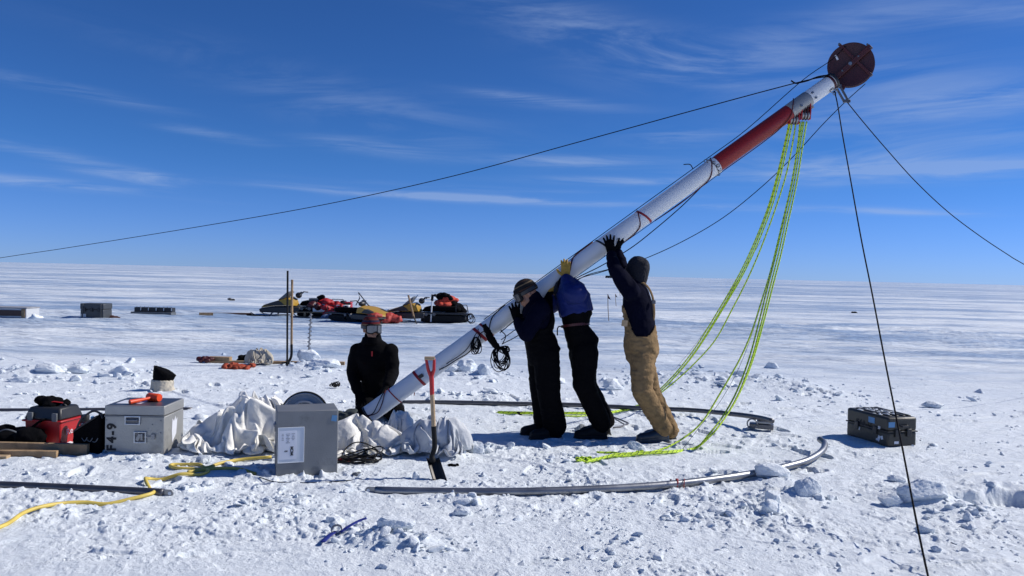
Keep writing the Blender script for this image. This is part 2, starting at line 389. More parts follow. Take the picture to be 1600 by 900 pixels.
mx = nt.nodes.new('ShaderNodeMix'); mx.data_type = 'RGBA'; nt.links.new(fac, mx.inputs[0]); nt.links.new(tint.outputs[2], mx.inputs[6]); mx.inputs[7].default_value = (4.6, 6.0, 9.0, 1)
nt.links.new(mx.outputs[2], bg.inputs['Color'])
# ------------------------------------------------------------------ snow surface
MOUNDS = []      # (x, y, sx, sy, h)
def mound(px, py, wpx, dy, h):
    p = ground(px, py); MOUNDS.append((p.x, p.y, wpx/FPX*p.y/2, dy, h))
for a in ((60, 585, 110, .45, .10), (150, 575, 90, .35, .06), (200, 590, 90, .4, .05), (480, 575, 50, .35, .10), (500, 583, 90, .3, .05), (715, 575, 70, .3, .10), (750, 590, 90, .35, .07),
          (960, 600, 60, .3, .09), (1100, 590, 220, .8, .07), (1190, 600, 150, .7, .07), (1050, 600, 80, .4, .04), (690, 620, 70, .25, .06), (770, 620, 60, .3, .06), (1265, 610, 90, .7, .05),
          (1440, 780, 80, .18, .11), (1240, 775, 70, .14, .07), (600, 850, 110, .13, .065), (650, 862, 80, .1, .035), (530, 770, 60, .1, .03), (700, 712, 70, .12, .06), (760, 700, 60, .12, .05), (1210, 752, 60, .09, .04),
          (720, 785, 90, .12, .03), (880, 715, 60, .12, .02), (1150, 800, 110, .14, .02), (1080, 815, 90, .12, .02), (80, 745, 60, .1, .03), (450, 790, 80, .1, .02), (1500, 800, 110, .2, .03), (300, 765, 60, .1, .02), (230, 725, 90, .1, .03), (320, 722, 50, .08, .03)): mound(*a)
PITS = []
for a in ((1545, 780, 130, .16, -.13), (1600, 777, 120, .2, -.12), (745, 690, 90, .15, -.02)): 
    p = ground(a[0], a[1]); PITS.append((p.x, p.y, a[2]/FPX*p.y/2, a[3], a[4]))
FOOT = []
rf = random.Random(5)
for i in range(110):
    y = 5.2+rf.random()*5.5; x = rf.uniform(-.62, .45)*y; FOOT.append((x, y, rf.uniform(0, math.pi), rf.uniform(.014, .030)))
def disturbed(x, y):
    # trampled camp area against wind-packed plain
    n = fbm(x*.35, y*.35, 3, 91)*1.8
    a = sstep(14.5, 10.2, y+n+np.maximum(0, x-1)*.10)
    a = a*(.35+.65*sstep(3.4, 4.7, y+n*.5-sstep(.3, 1.5, x)*.35))
    return np.clip(a, 0, 1)*np.clip(1.05-.55*sstep(2.6, 4.8, x+n*.6), 0, 1)
def height(x, y, r=None):
    x = np.asarray(x, dtype=np.float64); y = np.asarray(y, dtype=np.float64); shp = x.shape
    x = x.ravel(); y = y.ravel(); r = np.sqrt(x*x+y*y)
    def lod(wl): return np.clip(1.6-(r*r/1070.0)/wl, 0, 1)      # fade detail finer than the sheet's own spacing
    far = sstep(30, 200, r)
    h = .05*fbm(x*.12, y*.2, 2, 3)*(1-far) + .10*fbm(x*.02, y*.06, 2, 5)*sstep(12, 60, r)*sstep(4000, 500, r)
    m = (r > 1.5) & (r < 30)
    if m.any(): h[m] += near_height(x[m], y[m], r[m])
    m = r >= 30
    if m.any():
        ca, sa = math.cos(R(14)), math.sin(R(14)); u = x[m]*ca+y[m]*sa; v = -x[m]*sa+y[m]*ca
        h[m] += .10*fbm(u*.45, (v+.25*fbm(u*.5, v*.5, 2, 21))*1.9, 3, 31)*lod(.35)[m]
    return h.reshape(shp)
def near_height(x, y, r):
    def lod(wl): return np.clip(1.6-(r*r/1070.0)/wl, 0, 1)
    D = disturbed(x, y); U = 1-D; h = 0
    ca, sa = math.cos(R(14)), math.sin(R(14)); u = x*ca+y*sa; v = -x*sa+y*ca
    wv = v+.25*fbm(u*.5, v*.5, 2, 21)
    s1 = fbm(u*.45, wv*1.9, 3, 31); s2 = fbm(u*1.5, wv*6.0, 3, 41)
    h = h + (.030+.07*sstep(9, 30, r))*s1*(.35+.65*U) + .036*np.maximum(s2, -.1)*lod(.10)*(.15+.85*U)
    st = sstep(-.02, .03, fbm(u*.8+5, wv*2.6, 3, 51))          # knife edges of wind-cut crust
    h = h + .042*st*lod(.12)*U*sstep(-.25, .15, fbm(x*.2, y*.3, 2, 61))
    h = h + .0022*fbm(x*22, y*30, 3, 71)*lod(.02)
    b1 = billow(x*2.1, y*2.3, 3, 101); b2 = fbm(x*8, y*8, 4, 111); b3 = fbm(x*26, y*26, 3, 121, .6)
    patch = sstep(-.15, .35, fbm(x*.8, y*1.0, 3, 131))
    h = h + D*(.014*b1*lod(.3) + (.008+.018*patch)*b2*lod(.06) + (.004+.012*patch)*b3*lod(.02))
    cl = fbm(x*5.5, y*5.5, 2, 141); h = h + D*patch*.014*sstep(.2, .3, cl)*lod(.1)
    cl2 = fbm(x*14, y*14, 2, 151); h = h + D*(.3+.7*patch)*.014*sstep(.2, .3, cl2)*lod(.04)
    for (mx_, my_, sx, sy, hh) in MOUNDS:
        q = np.exp(-(((x-mx_)/sx)**2+((y-my_)/sy)**2)); h = h + hh*.75*q*(1+.4*b2+.3*b1)
    for (mx_, my_, sx, sy, hh) in PITS:
        q = sstep(1.25, .75, ((x-mx_)/sx)**2+((y-my_)/sy)**2+.3*b2); h = h + hh*q
    for (fx, fy, a, d) in FOOT:
        ix = np.nonzero((np.abs(x-fx) < .3) & (np.abs(y-fy) < .3))[0]
        if not len(ix): continue
        dx = x[ix]-fx; dy = y[ix]-fy; p_ = dx*math.cos(a)+dy*math.sin(a); q_ = -dx*math.sin(a)+dy*math.cos(a)
        e = (p_/.15)**4+(q_/.058)**2; e2 = (p_/.2)**4+(q_/.09)**2
        h[ix] -= d*sstep(1.15, .8, e)-.3*d*sstep(1.2, .7, e2)*sstep(.9, 1.2, e)
    fb = sstep(5.2, 4.2, y)*sstep(-.4, 1.6, x)
    h = h + .006*fbm(x*1.6, y*3.5, 3, 171)*fb
    return h
FLAT = []        # (x, y, r) gentle levelling under things
def H(x, y):
    return float(height(np.array([x]), np.array([y]))[0])
def gz(px, py):                # point on the real snow surface near the picture position
    p = ground(px, py)
    z = H(p.x, p.y); 
    return Vector((p.x, p.y, z))
def snow_mat():
    m = bpy.data.materials.new('snow'); m.use_nodes = True; nt = m.node_tree; b = nt.nodes['Principled BSDF']
    b.inputs['Roughness'].default_value = .62; b.inputs['Specular IOR Level'].default_value = .35
    tc = nt.nodes.new('ShaderNodeTexCoord')
    def nz(scale, mapsc=(1, 1, 1), rot=0, detail=5, rough=.6, dist=0):
        mp = nt.nodes.new('ShaderNodeMapping'); mp.inputs['Scale'].default_value = mapsc; mp.inputs['Rotation'].default_value = (0, 0, rot)
        nt.links.new(tc.outputs['Object'], mp.inputs[0])
        n = nt.nodes.new('ShaderNodeTexNoise'); n.inputs['Scale'].default_value = scale; n.inputs['Detail'].default_value = detail; n.inputs['Roughness'].default_value = rough; n.inputs['Distortion'].default_value = dist
        nt.links.new(mp.outputs[0], n.inputs[0]); return n.outputs['Fac']
    def rng(v, a, b_, c, d, sm=True):
        r = nt.nodes.new('ShaderNodeMapRange'); r.inputs[1].default_value = a; r.inputs[2].default_value = b_; r.inputs[3].default_value = c; r.inputs[4].default_value = d
        if sm: r.interpolation_type = 'SMOOTHSTEP'
        nt.links.new(v, r.inputs[0]); return r.outputs[0]
    def mth(op, a, b_):
        n = nt.nodes.new('ShaderNodeMath'); n.operation = op
        for i, q in enumerate((a, b_)):
            if isinstance(q, (int, float)): n.inputs[i].default_value = q
            else: nt.links.new(q, n.inputs[i])
        return n.outputs[0]
    # glazed, harder, greyer wind crust lies in long patches on the open plain
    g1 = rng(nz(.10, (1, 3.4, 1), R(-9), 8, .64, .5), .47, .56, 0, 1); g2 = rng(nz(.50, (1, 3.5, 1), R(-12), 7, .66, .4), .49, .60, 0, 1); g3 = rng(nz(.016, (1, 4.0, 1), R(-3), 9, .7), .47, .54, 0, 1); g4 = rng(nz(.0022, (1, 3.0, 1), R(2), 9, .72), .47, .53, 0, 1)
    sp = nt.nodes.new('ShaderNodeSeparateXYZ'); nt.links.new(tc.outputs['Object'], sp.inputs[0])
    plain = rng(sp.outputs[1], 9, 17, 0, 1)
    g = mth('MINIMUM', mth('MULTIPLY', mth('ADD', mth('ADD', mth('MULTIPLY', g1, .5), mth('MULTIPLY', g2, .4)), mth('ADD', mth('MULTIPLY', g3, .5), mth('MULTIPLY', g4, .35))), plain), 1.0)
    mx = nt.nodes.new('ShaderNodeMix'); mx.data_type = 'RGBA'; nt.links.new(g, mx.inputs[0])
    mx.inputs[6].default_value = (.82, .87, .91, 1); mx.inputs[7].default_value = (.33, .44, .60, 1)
    f = nz(9, (1, 1, 1), 0, 6, .7); mx2 = nt.nodes.new('ShaderNodeMix'); mx2.data_type = 'RGBA'; mx2.blend_type = 'MULTIPLY'; mx2.inputs[0].default_value = 1
    cr = nt.nodes.new('ShaderNodeValToRGB'); cr.color_ramp.elements[0].color = (.90, .915, .93, 1); cr.color_ramp.elements[0].position = .3; cr.color_ramp.elements[1].position = .6
    nt.links.new(f, cr.inputs[0]); nt.links.new(mx.outputs[2], mx2.inputs[6]); nt.links.new(cr.outputs[0], mx2.inputs[7])
    nt.links.new(mx2.outputs[2], b.inputs['Base Color'])
    nt.links.new(rng(g, 0, 1, .62, .38, False), b.inputs['Roughness'])
    hh = mth('ADD', mth('ADD', mth('MULTIPLY', nz(55, detail=6, rough=.75), .015), mth('MULTIPLY', nz(190, detail=3), .004)), mth('MULTIPLY', nz(9, detail=5), .022))
    farb = mth('MULTIPLY', mth('ADD', mth('MULTIPLY', nz(.6, (1, 4, 1), R(-12), 6, .6), .30), mth('MULTIPLY', nz(.10, (1, 4.5, 1), R(-8), 6, .6), 1.1)), plain)
    hh = mth('ADD', hh, farb)
    bp = nt.nodes.new('ShaderNodeBump'); bp.inputs['Strength'].default_value = .9; bp.inputs['Distance'].default_value = 1.0
    nt.links.new(hh, bp.inputs['Height']); nt.links.new(bp.outputs[0], b.inputs['Normal'])
    return m
snow = snow_mat()
def make_ground():
    ND = 1500; th = list(np.linspace(-43, 43, ND))          # degrees from +Y, dense where the photo looks
    th += list(43+np.cumsum(np.linspace(.4, 7, 74))*((360-86)/np.cumsum(np.linspace(.4, 7, 74))[-1]))[:-1]
    th = np.radians(np.array(th)); NT = len(th)
    rr = [.02, .4, .9, 1.4, 1.8, 2.2]
    inv = np.linspace(1/2.5, 1/9000., 1150); rr += list(1/inv); rr = np.array(rr); NR = len(rr)
    T, RR = np.meshgrid(th, rr); X = RR*np.sin(T); Y = RR*np.cos(T)
    Z = height(X, Y, RR)
    V = np.stack([X, Y, Z], -1).reshape(-1, 3)
    i = np.arange(NR-1)[:, None]; k = np.arange(NT)[None, :]; k2 = (k+1) % NT
    F = np.stack([i*NT+k, i*NT+k2, (i+1)*NT+k2, (i+1)*NT+k], -1).reshape(-1, 4)[:, ::-1]
    me = bpy.data.meshes.new('snow_ground'); me.vertices.add(len(V)); me.vertices.foreach_set('co', V.ravel())
    me.loops.add(F.size); me.loops.foreach_set('vertex_index', F.ravel().astype(np.int32))
    me.polygons.add(len(F)); me.polygons.foreach_set('loop_start', np.arange(0, F.size, 4, dtype=np.int32)); me.polygons.foreach_set('loop_total', np.full(len(F), 4, dtype=np.int32))
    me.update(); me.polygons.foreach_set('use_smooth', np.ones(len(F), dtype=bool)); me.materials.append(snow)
    o = bpy.data.objects.new('snow_ground', me); COL.objects.link(o); o['kind'] = 'structure'
    return o
make_ground()
# ================================================================== helpers for placed objects
def frame_from(o, xdir, z=0):        # thing-local frame: x along xdir on the ground
    a = math.atan2(xdir.y, xdir.x); return a
def to_local(pts, root):              # world points -> root-local (root unrotated)
    l = Vector(root.location); return [Vector(p)-l for p in pts]
def rope(name, label, cat, pts, r, m, group=None, n=6, k=8, smoothit=True):
    P = catmull(pts, k) if smoothit else [Vector(p) for p in pts]
    o = MB().tube(P, r, n).build(name, m, None, world=True, smooth='all', attr=True, fixn=False, origin=P[-1])
    return tag(o, label, cat, group)
def text_mesh(txt, size, m, name, parent, M, ext=.0008, space=1.0, bold=0.0):
    c = bpy.data.curves.new('t', 'FONT'); c.body = txt; c.size = size; c.extrude = ext; c.align_x = 'CENTER'; c.align_y = 'CENTER'; c.space_character = space; c.offset = bold
    o = bpy.data.objects.new('t', c); COL.objects.link(o)
    dg = bpy.context.evaluated_depsgraph_get(); me = bpy.data.meshes.new_from_object(o.evaluated_get(dg)); bpy.data.objects.remove(o)
    me.transform(M); me.materials.clear(); me.materials.append(m); me.name = name
    q = bpy.data.objects.new(name, me); COL.objects.link(q)
    if parent: q.parent = parent
    return q
def faceM(origin, xdir, normal):      # text frame: +x = xdir, +z = normal
    x = Vector(xdir).normalized(); z = Vector(normal).normalized(); y = z.cross(x)
    return Matrix(((x.x, y.x, z.x, origin[0]), (x.y, y.y, z.y, origin[1]), (x.z, y.z, z.z, origin[2]), (0, 0, 0, 1)))
XZ = Matrix(((1, 0, 0), (0, 1, 0), (0, 0, 1)))
# ================================================================== the mast
MB0, MT0 = at(574, 649, 7.45), at(1302, 126, 8.0)
MA = (MT0-MB0); ML = MA.length; MD = MA.normalized()
def mast_pt(px, ang=0, off=0):       # centre of the tube at picture column px
    t = (px-574)/(1302-574)
    lo, hi = 0, 1
    for _ in range(30):
        t = (lo+hi)/2; p = MB0+MA*t; v = p-CAM; X = v.dot(CR)/v.dot(F0)*FPX+800
        if X < px: lo = t
        else: hi = t
    return MB0+MA*t
mast_front = (-(F0-MD*F0.dot(MD))).normalized(); mast_up = MD.cross(mast_front); mast_up = mast_up if mast_up.z > 0 else -mast_up
MR = .0875
def mast_surf(px, a, extra=0.0, r=MR):   # a: angle from the side facing the camera, towards the top edge
    a = R(a); return mast_pt(px)+(mast_front*math.cos(a)+mast_up*math.sin(a))*(r+extra)
mast = thing('mast', 'long white mast tube with a red band being pushed upright', 'mast', MB0)
def mseg(a, b, r, m, name, parent=mast, n=40):
    pa, pb = mast_pt(a), mast_pt(b); d = (pb-pa).normalized()
    return MB().tube([pa, pa+d*.006, pb-d*.006, pb], [r*.985, r, r, r*.985], n).build(name, m, parent, world=True)
def tube_open(a, b, r, m, name):
    pa, pb = mast_pt(a), mast_pt(b)
    return mseg(a, b, r, m, name)
low = mseg(576, 1117, MR, white_mast, 'tube_section'); red_s = mseg(1117.5, 1232, MR*.97, red_paint, 'tube_section'); red_s['label'] = 'red painted tube section near the top'
up1 = mseg(1232.5, 1262, MR*.97, alu, 'tube_section'); up1['label'] = 'bare metal sleeve between red and white sections'
up2 = mseg(1262.5, 1300, MR*.93, white_mast, 'tube_section'); up2['label'] = 'short white tube section below the pulley wheel'
mseg(1110, 1119, MR+.004, white_mast, 'collar'); mseg(1299, 1304, MR+.003, blk_plas, 'end_cap'); mseg(566, 576.4, MR+.004, blk_plas, 'end_cap'); mseg(1295, 1298, MR*.96+.002, dkred, 'painted_ring')
def band(px, m, w=.022, name='strap', th=.003, skew=0.0, r=MR):
    c = mast_pt(px); rings = []
    mb = MB(); n = 40; vs = []; fs = []
    for i in range(n):
        a = 2*math.pi*i/n; d = mast_front*math.cos(a)+mast_up*math.sin(a); sh = MD*(skew*math.sin(a))
        for (rr, dd) in ((r+.0005, -w/2), (r+th, -w/2), (r+th, w/2), (r+.0005, w/2)): vs.append(c+d*rr+MD*dd+sh)
    for i in range(n):
        j = (i+1) % n
        for k in range(4): fs.append((i*4+k, i*4+(k+1) % 4, j*4+(k+1) % 4, j*4+k))
    return MB().add(vs, fs).build(name, m, mast, world=True)
band(617, red_fab, .012, skew=-.015); band(655, red_fab, .028, skew=-.01); band(750, red_fab, .03, skew=-.02); band(760, red_fab, .022, skew=-.02); band(1005, red_fab, .022, skew=-.03); band(942, blk_plas, .02, skew=-.03)
band(1113, dk_steel, .008, 'clamp', .006)
# buckle and loose tail on the strap by the shovel
mb = MB(); p = mast_surf(659, 5, .008); mb.box(p, (.05, .02, .035), Matrix.Rotation(-.6, 3, 'Y')); mb.build('buckle', blk_plas, mast, world=True, bevel=.003)
pts = [mast_surf(657, -75, .004), at(651, 595, 7.52), at(649, 605, 7.52), at(647, 618, 7.5)]
mb = MB(); mb.tube(catmull(pts, 5), .011, 6, flat=.2); mb.build('strap_tail', red_fab, mast, world=True)
# grommet chain at the joint
for i, a in enumerate((-70, -40, -10, 20, 55, 80)):
    mb = MB(); p = mast_surf(1113+3*math.sin(i), a, .008); mb.tube([p+(MD*math.cos(t)+mast_up*math.sin(t))*.016 for t in np.linspace(0, 5.8, 9)], .004, 6); mb.build('shackle', dk_steel, mast, world=True)
for px, a in ((1245, -10), (1266, -25), (1266, 20)):
    mb = MB(); p = mast_surf(px, a, -.004); mb.cyl(p, p+mast_front*.014, .012, 8); mb.build('bolt', steel, mast, world=True)
# eye plate that carries the tackle
mb = MB(); p = mast_surf(1257, -88, -.01); mb.box(p, (.09, .02, .06), Matrix.Rotation(-.57, 3, 'Y')); mb.build('eye_plate', alu, mast, world=True, bevel=.004)
# pulley wheel at the tip
WC = at(1329.5, 102, 8.02); WR = .228
wz = (-F0*.88-CR*.46-CU*.02).normalized(); wx = (MD-wz*MD.dot(wz)).normalized(); wy = wz.cross(wx)
WM3 = Matrix((( wx.x, wy.x, wz.x), (wx.y, wy.y, wz.y), (wx.z, wy.z, wz.z)))
def wl(x, y, z): return WC+wx*x+wy*y+wz*z
WM4 = Matrix.Translation(WC) @ WM3.to_4x4()
wheel = MB().lathe([(.02, .022), (.17, .026), (.212, .034), (WR, .034), (WR, .028), (.20, .012), (.20, -.012), (WR, -.028), (WR, -.034), (.02, -.034)], WM4, 48).build('pulley_wheel', maroon, mast, world=True)
mb = MB(); mb.box(wl(.0, -.004, .052), (.50, .055, .03), WM3); mb.build('cross_bar', dkred, wheel, world=True, bevel=.004)
mb = MB(); mb.box(wl(.06, 0, .046), (.028, .485, .022), WM3); mb.build('cross_bar', dkred, wheel, world=True, bevel=.003)
mb = MB(); mb.cyl(wl(.0, 0, .04), wl(.0, 0, .085), .018, 12); mb.build('axle', steel, wheel, world=True)
for (x, y) in ((.235, -.02), (.235, .03), (-.235, .03), (.06, .235), (.06, -.235), (.10, .0), (-.1, 0)):
    mb = MB(); mb.cyl(wl(x, y, .05), wl(x, y, .078), .011, 8); mb.build('bolt', dk_steel, wheel, world=True)
mb = MB(); mb.box(wl(-.045, .155, .037), (.055, .018, .004), WM3 @ Matrix.Rotation(1.3, 3, 'Z')); mb.build('paper_tag', paper, wheel, world=True)
mb = MB(); mb.box(wl(-.245, -.0, -.0), (.10, .10, .05), WM3); mb.box(wl(-.21, -.10, .03), (.05, .10, .02), WM3 @ Matrix.Rotation(.4, 3, 'Z')); mb.build('mounting_bracket', dkred, mast, world=True, bevel=.006)
# toggle plates hanging below the tip
mb = MB()
for dx, dz in ((-.03, 0), (.03, .0)):
    a, b = at(1308+dx*120, 133, 7.97), at(1322+dx*120, 158, 7.95); mb.box((a+b)/2, (.025, .02, (b-a).length), (b-a).to_track_quat('Z', 'Y').to_matrix())
mb.box(at(1323, 158, 7.95), (.07, .03, .03)); mb.box(at(1309, 134, 7.97), (.07, .03, .03)); mb.build('link_plate', dk_steel, mast, world=True, bevel=.003)
for (x, y, q) in ((1301, 128, .02), (1300, 141, .022), (1304, 146, .016), (1298, 138, .018), (1307, 140, .014)):
    c = at(x, y, 7.93); mb = MB(); mb.tube([c+CR*math.cos(t)*q+CU*math.sin(t)*q for t in np.linspace(0, 5.9, 10)], .005, 6); mb.build('shackle', steel, mast, world=True)
# ================================================================== cords wound round the mast
def wound(samples): return [mast_surf(px, a, e) for (px, a, e) in samples]
rope('cord', 'dark red cord crossing the foot of the mast beside the kneeling man', 'cord', [at(566, 664, 7.33), at(572, 652, 7.34)]+wound([(588, -20, .006), (600, 10, .006), (608, 50, .006), (612, 85, .006)]), .0045, redline)
rope('cord', 'second dark cord draped over the mast foot above the cloth', 'cord', [at(560, 657, 7.34), at(570, 650, 7.34)]+wound([(583, -8, .006), (598, 30, .006), (606, 60, .006), (614, 92, .006)]), .004, line_m)
rope('cord', 'long dark cord lying along the top edge of the mast', 'cord', [at(1321, 72, 8.0), at(1300, 93, 8.0), at(1252, 127, 8.0)]+wound([(1180, 105, .03), (1118, 100, .02), (1000, 95, .016), (900, 96, .012), (840, 94, .01), (765, 92, .01)]), .0045, line_m, k=5)
rope('cord', 'maroon cord spiralling over the mast beside the yellow gloves', 'cord', wound([(935, 100, .005), (905, 70, .005), (895, 30, .006), (886, -10, .006), (872, -45, .006), (852, -75, .006), (846, -95, .006)]), .007, redline)
rope('cord', 'dark cord running slantwise along the mast above the thin strap', 'cord', wound([(798, 93, .006), (778, 55, .006), (768, 20, .006), (760, -20, .006)])+[at(752, 520, 7.4), at(735, 548, 7.4), at(712, 563, 7.42), at(688, 577, 7.45), at(650, 590, 7.6)], .005, line_m)
rope('cord', 'dark cord swinging below the mast to the cloth', 'cord', wound([(752, 40, .006), (748, -20, .006)])+[at(745, 520, 7.42), at(728, 547, 7.42), at(700, 567, 7.45), at(672, 583, 7.6)], .004, line_m)
rope('cord', 'maroon cord crossing the mast below the thin red band', 'cord', wound([(1003, 80, .006), (999, 30, .006), (993, -30, .006), (985, -60, .006), (972, -80, .006), (955, -95, .008)]), .006, redline)
rope('cord', 'maroon cord slanting across the mast below the red section', 'cord', wound([(1117, 80, .006), (1112, 30, .006), (1104, -25, .006), (1096, -60, .008), (1075, -85, .012), (1050, -95, .02), (1015, -98, .012)]), .006, redline)
rope('cord', 'dark maroon cord slanting over the red section of the mast', 'cord', wound([(1247, 85, .005), (1238, 30, .005), (1226, -25, .005), (1208, -60, .005), (1188, -85, .005), (1165, -95, .008), (1125, -98, .006)]), .005, redline)
rope('cord', 'dark cord tight along the underside of the mast', 'cord', wound([(1125, -95, .006), (1060, -93, .012), (1000, -92, .01), (960, -92, .008), (900, -95, .006), (840, -93, .006), (800, -95, .008)]), .0035, line_m)
# ================================================================== guy lines
GL = 'guy lines from the mast'
rope('guy_line', 'dark guy line running far left across the sky from the mast tip', 'guy line', [at(1296, 119, 7.95), at(1250, 128, 8.0), at(1100, 168, 8.5), at(900, 223, 9.4), at(700, 277, 10.4), at(500, 321, 11.7), at(300, 356, 13.2), at(100, 388, 15), at(0, 403, 16), at(-220, 438, 18.5), gz(-480, 484)], .0058, line_m, GL)
mb = MB(); 
rope('splice_loop', 'knotted cord tail where the left guy line meets the mast', 'knot', [at(1296, 117, 7.93), at(1278, 120, 7.94), at(1262, 126, 7.95), at(1250, 129, 7.98), at(1243, 130, 7.98), at(1236, 126, 7.98)], .008, line_m)
rope('guy_line', 'guy line dropping steeply from the mast tip past the hard case', 'guy line', [at(1304, 142, 7.93), at(1309, 165, 7.85), at(1316, 208, 7.6), at(1328, 275, 7.2), at(1345, 370, 6.6), at(1362, 455, 6.1), at(1385, 575, 5.5), at(1410, 700, 4.9), at(1432, 815, 4.4), at(1450, 900, 4.05), gz(1466, 985)], .0058, line_m, GL)
rope('guy_line', 'guy line curving down to the right edge from the mast tip', 'guy line', [at(1324, 160, 7.95), at(1350, 192, 8.1), at(1385, 233, 8.3), at(1430, 283, 8.6), at(1480, 330, 8.9), at(1530, 368, 9.2), at(1575, 398, 9.5), at(1600, 413, 9.7), at(1720, 480, 10.6), gz(1900, 570)], .0052, line_m, GL)
rope('guy_line', 'sagging guy line behind the green ropes ending near the blue jacket', 'guy line', [at(1352, 131, 8.1), at(1322, 158, 8.1), at(1285, 195, 8.1), at(1240, 244, 8.05), at(1190, 292, 8.0), at(1130, 340, 7.95), at(1065, 378, 7.9), at(1000, 407, 7.85), at(940, 425, 7.8), at(896, 440, 7.75), at(850, 480, 7.65), at(812, 510, 7.55), at(783, 531, 7.48)], .0045, line_m, GL)
rope('guy_line', 'guy line from the joint below the red section down behind the pushers', 'guy line', [at(1127, 255, 7.85), at(1110, 277, 7.85), at(1085, 303, 7.85), at(1060, 327, 7.85), at(1020, 361, 7.8), at(985, 388, 7.78), at(940, 415, 7.75), at(898, 436, 7.7), at(850, 465, 7.6), at(815, 492, 7.55), at(781, 520, 7.48)], .0055, line_m, GL)
rope('guy_line', 'short slack guy line below the others by the tan overalls', 'guy line', [at(995, 410, 7.9), at(950, 421, 7.85), at(905, 436, 7.75), at(860, 478, 7.65), at(815, 520, 7.55), at(784, 538, 7.5)], .0045, line_m, GL)
rope('guy_line', 'thin guy line looping under the mast left of the tan overalls', 'guy line', [mast_surf(938, -95, .01), at(925, 402, 7.72), at(910, 420, 7.72), at(897, 434, 7.7)], .005, line_m, GL)
rope('lashing', 'chain of small shackles hanging at the joint below the red section', 'lashing', [at(1118, 248, 7.83), at(1127, 250, 7.82), at(1127, 258, 7.82), at(1120, 262, 7.83), at(1114, 270, 7.83), at(1107, 277, 7.84), at(1101, 281, 7.84)], .007, line_m)
rope('lashing', 'short stub of cord sticking out left of the mast joint', 'lashing', [mast_surf(1093, 100, .02), at(1078, 257, 7.85), at(1068, 257, 7.85)], .005, line_m)
rope('thin_wire', 'faint thin wire hanging left of the yellow green ropes', 'wire', [at(1190, 375, 8.8), at(1160, 425, 9.0), at(1120, 490, 9.4), at(1085, 540, 9.9), gz(1055, 578)], .0022, grey_plas)
rope('thin_wire', 'faint thin wire between the two strands of the nearer green rope', 'wire', [at(1230, 330, 7.9), at(1200, 440, 7.6), at(1165, 550, 7.3), at(1130, 620, 7.1), at(1095, 665, 6.95), gz(1065, 698)], .0022, grey_plas)
# ================================================================== tackle: two falls of yellow green rope
def tackle(name, label, blabel, block_px, strands, dtop, group):
    x, y = block_px; c = at(x, y, dtop)
    b = thing('pulley_block', blabel, 'pulley block', at(x, y-20, dtop), 0, 'pulley blocks under the mast'); K = 1.45
    for dx in (-.045, -.015, .015, .045):
        mb = MB(); q = c+CR*dx; mb.prism([(-.03, -.095), (.03, -.095), (.042, 0), (.025, .10), (-.025, .10), (-.042, 0)], .009, Matrix.Rotation(math.pi/2, 3, 'Z'), q); mb.build('cheek_plate', red_plas if abs(dx) > .02 else dkred, b, world=True)
    for dx in (-.030, 0, .030):
        mb = MB(); q = c+CR*dx-CU*.05; mb.cyl(q-CR*.009, q+CR*.009, .036, 16); mb.build('sheave', alu, b, world=True)
    mb = MB(); mb.cyl(c-CR*.055-CU*.05, c+CR*.055-CU*.05, .010, 8); mb.build('axle', steel, b, world=True)
    mb = MB(); mb.tube([c+CU*.095, c+CU*.12+CR*.015, c+CU*.15, c+CU*.12-CR*.015, c+CU*.095], .007, 6); mb.build('hook', dk_steel, b, world=True)
    t = thing(name, label, 'rope', strands[0][-1], 0, group)
    for s in strands:
        P = catmull(s, 10); MB().tube(P, .0080, 8).build('rope_strand', green_rope, t, world=True, smooth='all', attr=True, fixn=False)
    return t
def spread(base, offs, start, wob=.004):
    out = []
    for i, (ox, oy, ob) in enumerate(offs):
        s = []; n = len(base)
        for j, (px, py, d) in enumerate(base):
            f = j/(n-1); w_ = (1-f)
            if d == 'g': p = gz(px, py)+Vector((ob*.4, ob, .012+.006*i))
            else: p = at(px+ox*(.65+.5*math.sin(3*f+i))+1.3*math.sin(11*f+2.3*i+ob*50)*f, py+oy*f*6, d+ob*f)
            s.append(p)
        out.append(s)
    return out
A = [(1237, 186, 7.93), (1231, 215, 7.95), (1219, 268, 8.0), (1205, 320, 8.1), (1184, 376, 8.2), (1160, 428, 8.4), (1128, 484, 8.6), (1090, 545, 8.9), (1060, 583, 9.1), (1032, 611, 9.2), (1010, 627, 9.15), (985, 638, 'g'), (945, 647, 'g'), (895, 649, 'g'), (860, 649, 'g'), (815, 648, 'g'), (776, 645, 'g')]
B = [(1256, 190, 7.93), (1250, 228, 7.9), (1241, 285, 7.85), (1228, 345, 7.78), (1216, 400, 7.7), (1203, 452, 7.6), (1190, 505, 7.5), (1175, 560, 7.35), (1156, 610, 7.2), (1135, 648, 7.05), (1112, 678, 6.9), (1085, 698, 'g'), (1050, 708, 'g'), (1005, 711, 'g'), (960, 714, 'g'), (925, 719, 'g'), (902, 722, 'g')]
SA = spread(A, [(-4, 0, .02), (-1, .05, -.02), (2, -.12, .03)], 0)
SA.append([at(1244, 188, 7.93), at(1240, 215, 7.9), at(1229, 270, 7.95), at(1212, 325, 8.0), at(1190, 385, 8.1), at(1168, 436, 8.2), at(1142, 487, 8.4), at(1117, 532, 8.6), at(1085, 568, 8.8), at(1050, 600, 9.0), at(1015, 626, 9.1), gz(985, 641)+Vector((0, 0, .01)), gz(920, 650)+Vector((0, 0, .01)), gz(880, 652)+Vector((0, 0, .01))])
SB = spread(B, [(-4, 0, .03), (0, .05, -.02), (4, .08, .01)], 0)
